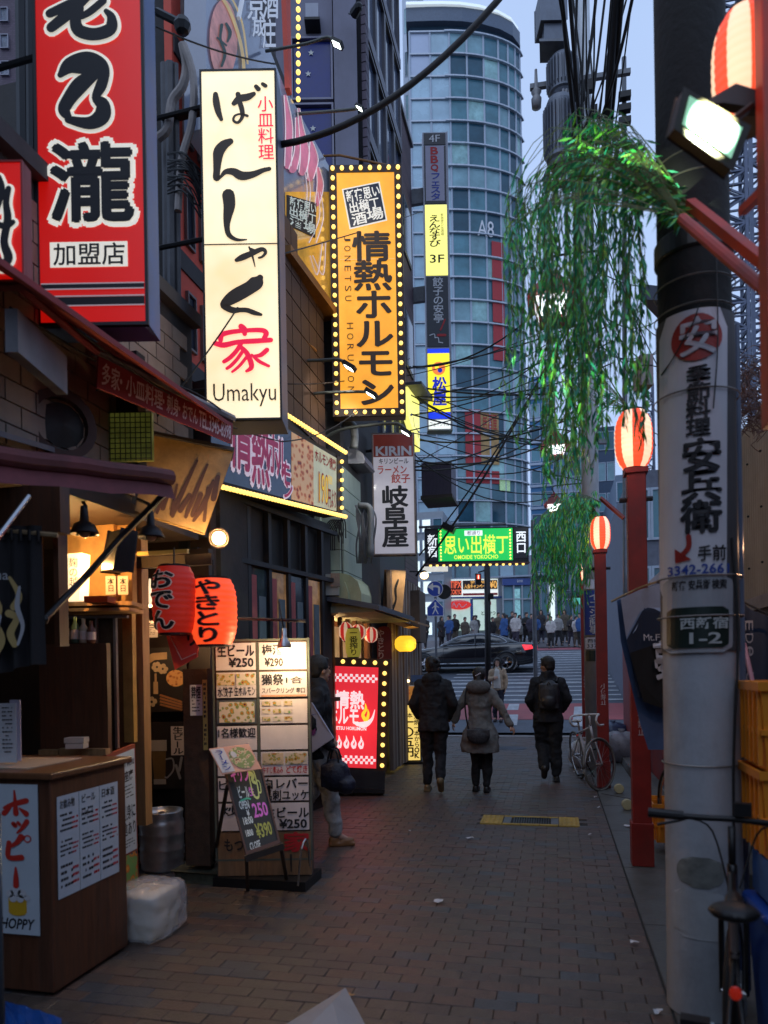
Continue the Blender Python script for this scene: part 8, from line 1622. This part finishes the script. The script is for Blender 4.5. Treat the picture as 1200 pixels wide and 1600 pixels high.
# ================================================================ bicycles
def bike(lab, loc, rz, fr, tyre, steer=0., drop=False, s=1., lean=0., sadc=None, wr=.33, grp=None):
    t = thing('bicycle', lab, 'bicycle', loc, grp, rz); t.rotation_euler = (0, lean, rz); t.scale = (s, s, s); b = M; P = lambda y, z, x=0: V((x, y, z))
    rw, fw = P(-.5, wr), P(.52, wr); bb = P(-.08, .28); st = P(-.2, .78); hd = P(.36, .80); hb = P(.40, .66)
    def wheel(c, ang):
        ax = V((cos(ang), sin(ang), 0)); q = M(); fwd = V((-sin(ang), cos(ang), 0)); q.tube([c + fwd * wr * cos(a * pi / 14) + V((0, 0, wr * sin(a * pi / 14))) for a in range(29)], .016, 8); w = q.build('wheel', tyre, t, local=True, sm=True)
        q = M(); q.tube([c + fwd * wr * .93 * cos(a * pi / 14) + V((0, 0, wr * .93 * sin(a * pi / 14))) for a in range(29)], .009, 5); q.build('rim', STL, w, local=True); q = M()
        for k in range(20): a = k * pi / 10; q.cyl(c + ax * .02 * (-1) ** k, c + fwd * wr * .92 * cos(a) + V((0, 0, wr * .92 * sin(a))), .0018, n=4, caps=False)
        q.build('spokes', STL, w, local=True, kind='stuff'); M().cyl(c - ax * .045, c + ax * .045, .02, n=10).build('hub', STL, w, local=True)
    wheel(rw, 0); wheel(fw, steer)
    q = M(); [q.tube(x, r) for x, r in (([bb, st + P(0, -.08)], .016), ([bb, hb], .018), ([st + P(0, -.1), hd], .015), ([hb, hd + P(-.01, .03)], .019))]
    for a in (-1, 1): q.tube([bb + V((a * .03, 0, 0)), rw + V((a * .05, 0, 0))], .009); q.tube([st + P(0, -.1), rw + V((a * .05, 0, 0))], .008)
    q.build('frame', fr, t, local=True, sm=True)
    Rs = Matrix.Rotation(steer, 3, 'Z'); f = lambda x, y, z: hb + Rs @ V((x, y, z)); q = M()
    for a in (-1, 1): q.tube([f(0, 0, -.02), f(a * .045, .02, -.06), fw + Rs @ V((a * .045, 0, 0))], .011)
    q.build('fork', fr, t, local=True, sm=True); hz = .98
    q = M(); q.tube([hd, hd + P(.01, .17)], .014)
    if drop:
        for a in (-1, 1): q.tube([f(0, .03, .31), f(a * .17, .05, .31), f(a * .2, .13, .30), f(a * .2, .16, .24), f(a * .2, .11, .18), f(a * .2, .02, .17)], .014, 8, 3)
    else: q.tube([f(-.29, -.04, .34), f(-.12, .0, .33), f(0, .02, .33), f(.12, 0, .33), f(.29, -.04, .34)], .012, 8, 3)
    q.build('handlebar', mat('tape_white', (.6, .6, .62), .5, var=0) if drop else BLK, t, local=True, sm=True)
    if not drop:
        for a in (-1, 1): M().tube([f(a * .17, -.02, .335), f(a * .30, -.045, .342)], .019, 10).build('grip', BLK, t, local=True); M().tube([f(a * .16, .02, .32), f(a * .2, .05, .30), f(a * .28, .03, .28)], .006, 5, 2).build('brake_lever', BLK, t, local=True); M().tube([f(a * .15, .02, .32), f(a * .08, .10, .26), f(a * .02, .06, .05)], .004, 5, 4).build('brake_cable', CBL, t, local=True)
        M().bbox(f(.04, .02, .37), .06, .04, .05).build('bell', BLK, t, local=True)
    M().tube([st + P(0, -.1), st + P(-.01, .04)], .013).build('seat_post', STL, t, local=True)
    q = M(); q.sph(st + P(-.06, .06), .08, 12, (.95, .85, .35)); q.sph(st + P(.05, .065), .04, 10, (.7, 2.3, .5)); me = remesh(q, .008, 2); meshobj('saddle', me, sadc or BLK, t)
    q = M(); q.lathe(bb + V((.04, 0, 0)), [(0, 0), (.09, 0), (.09, .006), (0, .006)], 20, (1, 0, 0)); q.build('chainring', GRM, t, local=True)
    for a in (-1, 1): M().tube([bb + V((a * .05, 0, 0)), bb + V((a * .07, a * .06, -.15 * a))], .009, 5).build('crank', STL, t, local=True); M().bbox(bb + V((a * .12, a * .06, -.15 * a)), .09, .05, .02).build('pedal', BLK, t, local=True)
    q = M(); q.sph(st + P(-.13, -.16), .018, 10, (1, .5, 1.2)); q.build('rear_light', mat('reflector_red', (.4, .015, .01), .25, var=0, emis=.12, ecol=(1, .05, .02)), t, local=True)
    M().tube([P(-.3, .3, -.03), P(-.28, .02, -.14)], .008, 5).build('kickstand', DKM, t, local=True); return t
c = G(946, 1230); bike('white and black road bicycle leaning by the second red post, front wheel turned', (c.x - .17, c.y + .30, 0), radians(180 + 14), mat('bike_white', (.55, .56, .6), .3, var=.1), mat('tyre_grey', (.14, .14, .13), .7, var=.1), steer=radians(-52), drop=True, sadc=mat('saddle_white', (.6, .6, .62), .5, var=0), lean=radians(7))
bike('dark bicycle parked on the side ground behind the big pole', (1.06, 5.9, .1), radians(8), mat('bike_dark', (.03, .03, .035), .35, .3, var=.1), mat('tyre', (.015, .015, .016)), steer=.2)
bike('near black folding bicycle seen from behind at the bottom right', (.575, 2.64, 0), radians(-12), mat('bike_black', (.012, .012, .014), .3, .3, var=.1), mat('tyre', (.015, .015, .016)), wr=.27, steer=-.1)

# ================================================================ willow garlands
LFm = [mat('willow_leaf_%d' % i, c, .5, var=.3, sc=20) for i, c in enumerate([(.05, .46, .10), (.16, .60, .07), (.02, .30, .18), (.30, .6, .10), (.07, .50, .26)])]
def willow(lab, anchors, ends, n, Lf=.075, seed=1, w=.008, leafgap=.022):
    rnd = random.Random(seed); q = M(); st = M(); a0 = anchors[0]
    t = thing('willow_garland', lab, 'plant', tuple(a0), 'artificial willow strands on the red frames')
    for k in range(n):
        A = V(rnd.choice(anchors)); E, top = ends(rnd); ap = V((lerp(A.x, E.x, .6), lerp(A.y, E.y, .6), max(A.z, top.z) + rnd.uniform(-.06, .07)))
        pts = smooth([tuple(A), tuple(ap), tuple(top), tuple(top.lerp(E, .35) + V((rnd.uniform(-.04, .04), rnd.uniform(-.04, .04), 0))), tuple(top.lerp(E, .7) + V((rnd.uniform(-.05, .05), 0, 0))), tuple(E)], 7)
        P = [V(p) for p in pts]; st.tube(P[::2] + [P[-1]], .0022, 3)
        for i in range(1, len(P)):
            a, b = P[i - 1], P[i]; l = (b - a).length; m_ = max(1, int(l / leafgap)); d = (b - a).normalized()
            if i < 14 and rnd.random() < .62: continue
            for j in range(m_):
                p = a.lerp(b, rnd.random()); o = V((rnd.uniform(-1, 1), rnd.uniform(-1, 1), rnd.uniform(-.6, .2))); dr = (d * .55 + V((0, 0, -.55)) + o * .5).normalized(); sd = dr.orthogonal().normalized() * w * rnd.uniform(.6, 1.2); sd = Quaternion(dr, rnd.uniform(0, 6.3)) @ sd; L = Lf * rnd.uniform(.5, 1.15); q.k = rnd.choices(range(5), (4, 4, 3, 1.5, 2))[0]
                q.add([p, p + dr * L * .45 + sd, p + dr * L, p + dr * L * .45 - sd], [(0, 1, 2, 3)])
    q.build('foliage', LFm, t, kind='stuff'); st.build('stems', mat('willow_stem', (.10, .13, .04), .6, var=.3), t, kind='stuff')
def endsA(r):
    x = r.choices([r.uniform(790, 850), r.uniform(850, 925), r.uniform(925, 1000)], (2, 5, 4.5))[0]; yt = 262 + abs(x - 900) * .35 + r.uniform(-10, 60); Y = r.uniform(3.2, 4.3)
    yb = {0: r.uniform(420, 700), 1: r.uniform(520, 760), 2: r.uniform(500, 700)}[0 if x < 850 else 1 if x < 925 else 2]; return D(x + r.uniform(-12, 12), yb, Y), D(x, yt, Y)
willow('big near bunch of green willow strands arching off the two red arm bars', [D(1066, 340, 3.1), D(1078, 322, 3.25), D(1070, 332, 3.2)], endsA, 130, Lf=.072, w=.0068, seed=4)
def endsB(r): x = r.choices([r.uniform(838, 872), r.uniform(865, 925)], (2, 4))[0]; Y = r.uniform(9.0, 10.2); return D(x + r.uniform(-14, 6), r.uniform(850, 965), Y), D(x, 775 + abs(x - 900) * .5 + r.uniform(0, 25), Y)
willow('second bunch of green willow strands by the small post lantern', [D(940, 785, 9.9), D(932, 800, 9.9)], endsB, 110, Lf=.13, w=.010, seed=9, leafgap=.03)
def endsC(r): x = r.uniform(845, 905); Y = r.uniform(5.6, 6.2); return D(x, r.uniform(640, 830), Y), D(x + 15, 560 + r.uniform(0, 60), Y)
willow('thin middle bunch of willow strands hanging off the nearest full red post', [D(985, 640, 6.1)], endsC, 22, Lf=.09, w=.007, seed=5)
M().tube([D(975, 810, 9.8), D(938, 778, 9.9)], .03, 5).build('red_arm_bar', REDP, None, label='red arm bar on the second red post holding the willow', category='bar')

# ================================================================ cables
def cable(lab, a, b, sag=.3, r=.012, grp='black service cables crossing the alley', m=CBL):
    a, b = V(a), V(b); n = 14; P = [a.lerp(b, i / n) - V((0, 0, sag * 4 * (i / n) * (1 - i / n))) for i in range(n + 1)]
    o = M().tube(P, r, 6).build('cable', m, None, sm=True); o['label'] = lab; o['category'] = 'cable'; o['group'] = grp
cable('thickest black cable sweeping from the cream sign up to the top edge', D(438, 226, 5.4), D(800, -26, 5.6), .24, .026, m=mat('cable_thick', (.02, .017, .016), .6, var=.3))
rr = random.Random(5); G1 = 'thin black cables strung across the alley mouth'; lab1 = 'one of the thin black cables strung across the alley mouth'
for i in range(26):
    y = rr.uniform(560, 760); Ya, Yb = rr.uniform(12.5, 14.5), rr.uniform(11.6, 17); cable(lab1, D(640 + rr.uniform(-8, 14), y, Ya), D(930 + rr.uniform(-90, 30), y + rr.uniform(-170, 90), Yb), rr.uniform(.05, .5), rr.choice((.008, .011, .016)), G1)
cable('long cable running steeply from mid left up to the transformer pole', D(650, 900, 12), D(905, 470, 11.5), .25, .02); cable('second steep cable just below the first one', D(655, 868, 12.5), D(960, 380, 11.5), .3, .014)
for i, (x0, x1, r) in enumerate(((874, 905, .03), (888, 912, .028), (965, 942, .045), (975, 948, .03), (958, 940, .02), (930, 925, .012), (992, 952, .01), (915, 918, .01))): cable(['thick twisted cable coming down left of the transformer pole', 'second thick cable beside it in front of the transformer', 'heavy black cable bundle dropping right of the transformer pole', 'slimmer bundle at the right of the heavy black one', 'cable hugging the left side of the heavy black bundle', 'thin cable near the top of the transformer pole', 'thin outer cable rightmost of the dropping bundles', 'thin cable down the middle of the transformer pole'][i], D(x0, -40, 9.5), D(x1, 262 + 10 * (i % 3), UY - .3), .06, r, 'cables dropping along the transformer pole')
for i in range(11): cable('one of the tangled cables fanning out round the transformer pole', D(866 + i * 13 + rr.uniform(-6, 6), -40, rr.uniform(9, 11.3)), D(900 + rr.uniform(-14, 42), rr.uniform(150, 330), UY - rr.uniform(.2, .6)), rr.uniform(.02, .3), rr.uniform(.009, .024), 'tangled cables round the transformer pole')
for i in range(10): cable('thin cable looping low in front of the far blocks', D(905 + rr.uniform(-20, 20), 300 + rr.uniform(-30, 300), 11.3), D(1030 + rr.uniform(-10, 20), rr.uniform(380, 700), 14), rr.uniform(.1, .5), .009, 'thin cables between silver pole and big pole')
for i, (a, b, s) in enumerate(((D(430, 100, 5.2), D(200, 20, 4.2), .05), (D(15, 480, 3.2), D(440, 690, 6.0), .1), (D(100, 500, 3.3), D(370, 670, 4.9), .05), (D(345, 640, 4.6), D(150, 610, 3.8), -.12), (D(440, 690, 6.1), D(560, 640, 8), .08), (D(450, 600, 6.5), D(640, 560, 12), .12), (D(430, 400, 5.5), D(660, 330, 13), .02), (D(200, 700, 4.6), D(372, 480, 5.02), .05))): cable(['thin wire from the cream sign top to the upper left', 'wire running along above the red awning', 'second wire lying along the red awning top', 'wire crossing the white letters of the red awning', 'wire from the billboard end to the orange sign', 'wire from billboard roof across below the orange sign', 'wire passing behind the cream sign to the brick corner', 'dark wire slanting across the cream sign'][i], a, b, s, .006, 'wires around the left signs')
# cable and duct clutter between billboard and ramen sign
t = thing('duct_cluster', 'tangle of pipes, hoses and duct elbows between the billboard and the ramen sign', 'pipes', tuple(D(550, 800, 8.9))); PG2 = mat('duct_grey', (.25, .26, .26), .5, .2, var=.25, dirt=.4)
for pts, r in (([(500, 592), (530, 592), (536, 606), (536, 640), (525, 660), (520, 700)], .05), ([(512, 660), (548, 662), (554, 680), (553, 700)], .05), ([(560, 790), (576, 792), (580, 810), (579, 870)], .04), ([(505, 400), (505, 700)], .04), ([(517, 520), (517, 720)], .03), ([(478, 560), (478, 640)], .045), ([(490, 560), (490, 660)], .03)): M().tube([D(x, y, 8.7) for x, y in pts], r, 8, 4).build('pipe', PG2, t, sm=True)
q = M(); F = FY(530, 690, 570, 725, 8.9); q.prism([F.m(532, 700), F.m(556, 700), F.m(566, 708), F.m(571, 722), F.m(567, 724), F.m(532, 724)], (0, .5, 0)); q.build('duct_hood', mat('hood_grey', (.2, .2, .23), .4, .3, var=.2), t)
q = M(); F = FY(490, 470, 520, 485, 8.8); q.slab(F, 487, 472, 516, 486, 0, .3); q.build('air_unit', PG2, t)
for i in range(10): q = M(); x = 562 + rr.uniform(-8, 16); q.tube([D(x, 790, 8.8), D(x + rr.uniform(-4, 10), 810, 8.7), D(x + rr.uniform(0, 8), 850, 8.7), D(x + 3, 880, 8.8)], .012, 5, 4); q.build('hose', mat('hose_grey', (.12, .12, .13), .5, var=.3), t)
for i in range(7): q = M(); q.tube([D(505 + i * 3, 860, 8.4), D(506 + i * 3, 830, 8.4), D(520 + i * 3, 812, 8.4), D(528 + rr.uniform(0, 14), 845 + rr.uniform(-6, 8), 8.4)], .008, 5, 4); q.build('wire_loop', CBL, t)

# ================================================================ arm floodlights on the signs
def arm_lamp(lab, pts, Y, face=(1, .96, .85), e=8, w=18, ang=.6):
    t = thing('arm_floodlight', lab, 'lamp', tuple(D(*pts[-1], Y)), 'long-armed sign floodlights'); M().tube([D(x, y, Y) for x, y in pts], .014 * Y / 6, 6, 3).build('arm', mat('arm_green_grey', (.10, .11, .10), .5, .3, var=.2), t, sm=True)
    x, y = pts[-1]; F = FY(x - w, y - w, x + w, y + w, Y); q = M(); c = F.m(x, y); s = w / FPX * Y; rot = Matrix.Rotation(ang, 3, 'Y'); q.bbox(c, s * 1.5, s * 1.0, s * .5, rot); q.build('housing', BLK, t, bev=.004)
    q = M(); q.bbox(c + rot @ V((s * .15, -s * .2, -s * .28)), s * 1.0, s * .8, s * .06, rot); q.build('lamp_glass', LWH, t); slight('lamp_beam', c + rot @ V((0, 0, -s * .5)), c + rot @ V((-.3, .6, -1)), face, e, 110, 0, t)
arm_lamp('top arm floodlight shining beside the grey pillar', [(415, 80), (480, 68), (512, 58), (527, 68)], 6.6, w=14); arm_lamp('second arm floodlight below the blue star panel', [(440, 180), (540, 172), (562, 168)], 7.4, w=10, e=4)
arm_lamp('arm floodlight across the lower part of the orange sign', [(447, 564), (500, 563), (530, 562), (546, 572)], 7.6, w=15); arm_lamp('curved arm floodlight at the bottom of the orange sign', [(447, 655), (455, 630), (480, 616), (560, 612), (580, 614)], 7.8, w=14); arm_lamp('lowest arm floodlight above the ramen sign', [(500, 690), (530, 672), (580, 664), (622, 662), (634, 674)], 8.4, w=13)
t = thing('clip_lamp', 'small lit clip lamp on the brick corner by the gate sign', 'lamp', tuple(D(663, 900, 12))); c = D(663, 900, 12); q = M(); q.lathe(c, [(0, .0), (.05, 0), (.07, -.02)], 14, (.2, -.8, -.6)); q.build('bulb', LWM, t); q = M(); q.lathe(c, [(.075, 0), (.05, -.12), (.02, -.16), (0, -.16)], 14, (.2, -.8, -.6)); q.build('shade', BLK, t, sm=True); M().tube([D(640, 893, 12.1), D(663, 893, 12.1)], .012, 5).build('arm', BLK, t); slight('lamp_beam', c, c + V((.1, -.6, -1)), (1, .75, .45), 12, 110, 0, t)

# ================================================================ traffic signs and signal
t = thing('traffic_sign', 'blue round left-turn sign above a blue pedestrian-crossing sign on a grey pole', 'sign', tuple(D(680, 1050, 17))); Y = 17.; M().cyl(D(680, 908, Y) , V((D(680, 980, Y).x, Y, .02)), .03, n=8).build('pole', GRM, t)
TB = mat('traffic_blue', (.015, .06, .42), .4, var=.1, dirt=.15, emis=.04); TW = mat('traffic_white', (.6, .62, .66), .4, var=0, emis=.08); F = FY(667, 907, 693, 966, Y - .05)
q = M(); q.disc(F, 680, 920, 12.5, .0, 24); q.build('round_rim', TW, t); q = M(); q.disc(F, 680, 920, 11.6, .004, 24); q.build('round_plate', TB, t); q = M(); q.disc(F, 680, 920, 12.5, -.01, 24); q.build('back_plate', GRM, t)
q = M(); q.stroke(F, [[(686, 927, 3), (686, 918, 3), (680, 916, 3), (675, 917, 3)]], .008); q.poly([F.m(*p, .012) for p in ((668.5, 917), (677, 910.5), (677, 923))]); q.build('arrow', TW, t)
q = M(); q.poly([F.m(*p, .0) for p in ((680, 935), (693, 949), (693, 963), (667, 963), (667, 949))]); q.build('crossing_rim', TW, t); q = M(); q.poly([F.m(*p, .004) for p in ((680, 936.5), (692, 949.5), (692, 962), (668, 962), (668, 949.5))]); q.build('crossing_plate', TB, t)
q = M(); q.disc(F, 680, 942.5, 1.6, .008, 10); q.stroke(F, [[(680, 945, 3), (680, 951, 3)], [(680, 951, 1.8), (676, 959, 1.6)], [(680, 951, 1.8), (684, 959, 1.6)], [(680, 946, 1.5), (675, 950, 1.2)], [(680, 946, 1.5), (685, 949, 1.2)]], .008); q.build('walker', TW, t)
Y = 19; t = thing('signal_post', 'dark post with a red-lit pedestrian signal at the far kerb', 'traffic light', tuple(D(761, 990, Y))); M().cyl(V((D(761, 985, Y).x, Y, gz(Y))), D(761, 878, Y), .08, n=10).build('post', BLK, t, sm=True)
F = FY(742, 895, 754, 914, Y - .15); q = M(); q.slab(F, 743, 896, 752, 913, 0, .15); q.build('signal_box', BLK, t); q = M(); q.slab(F, 745, 898, 750, 905, .01, .01); q.build('red_lamp', mat('signal_red', (.5, .05, .03), .4, var=0, emis=.8, ecol=(1, .08, .03)), t); q = M(); q.disc(F, 747.5, 899.5, .8, .02, 8); q.slab(F, 746.8, 900.5, 748.2, 904.5, .02, .004); q.build('standing_figure', mat('signal_white', (1, .9, .8), .4, var=0, emis=1.6, ecol=(1, .75, .6)), t)
M().tube([F.m(748, 894, -.05), D(761, 890, Y)], .02, 5).build('bracket', BLK, t); M().box(D(764, 935, Y).x, D(771, 935, Y).x, Y - .1, Y + .1, D(765, 936, Y).z, D(765, 928, Y).z).build('control_box', BLK, t)
Y = 30; t = thing('bollard', 'small orange-yellow bollard in front of the crowd', 'bollard', (D(793, 990, Y).x, 35.6, gz(35.6))); x = D(793, 990, 35.6).x; M().cyl((x, 35.6, gz(35.6)), (x, 35.6, gz(35.6) + .55), .09, .07, 12).build('post', mat('bollard_orange', (.6, .28, .04), .5, var=.1), t, sm=True); M().cyl((x, 35.6, gz(35.6) + .3), (x, 35.6, gz(35.6) + .38), .095, .09, 12).build('band', PAPER, t)
q = thing('wall_clock_sign', 'round dark lit sign disc behind the traffic sign', 'sign', tuple(D(700, 925, 17.6))); M().lathe(D(694, 925, 17.6), [(0, 0), (.18, 0), (.18, .05), (0, .05)], 20, (0, -1, 0)).build('disc', mat('disc_dark', (.03, .03, .03), .5, var=.3), q)
t = thing('manhole_cover', 'round dark manhole cover in the bricks near the alley mouth', 'cover', tuple(G(797, 1169))); c = G(797, 1169); q = M(); q.lathe((c.x, c.y, .0), [(0, .006), (.3, .006), (.32, .004), (.33, -.01)], 28); q.build('lid', MC['cast_iron'], t)
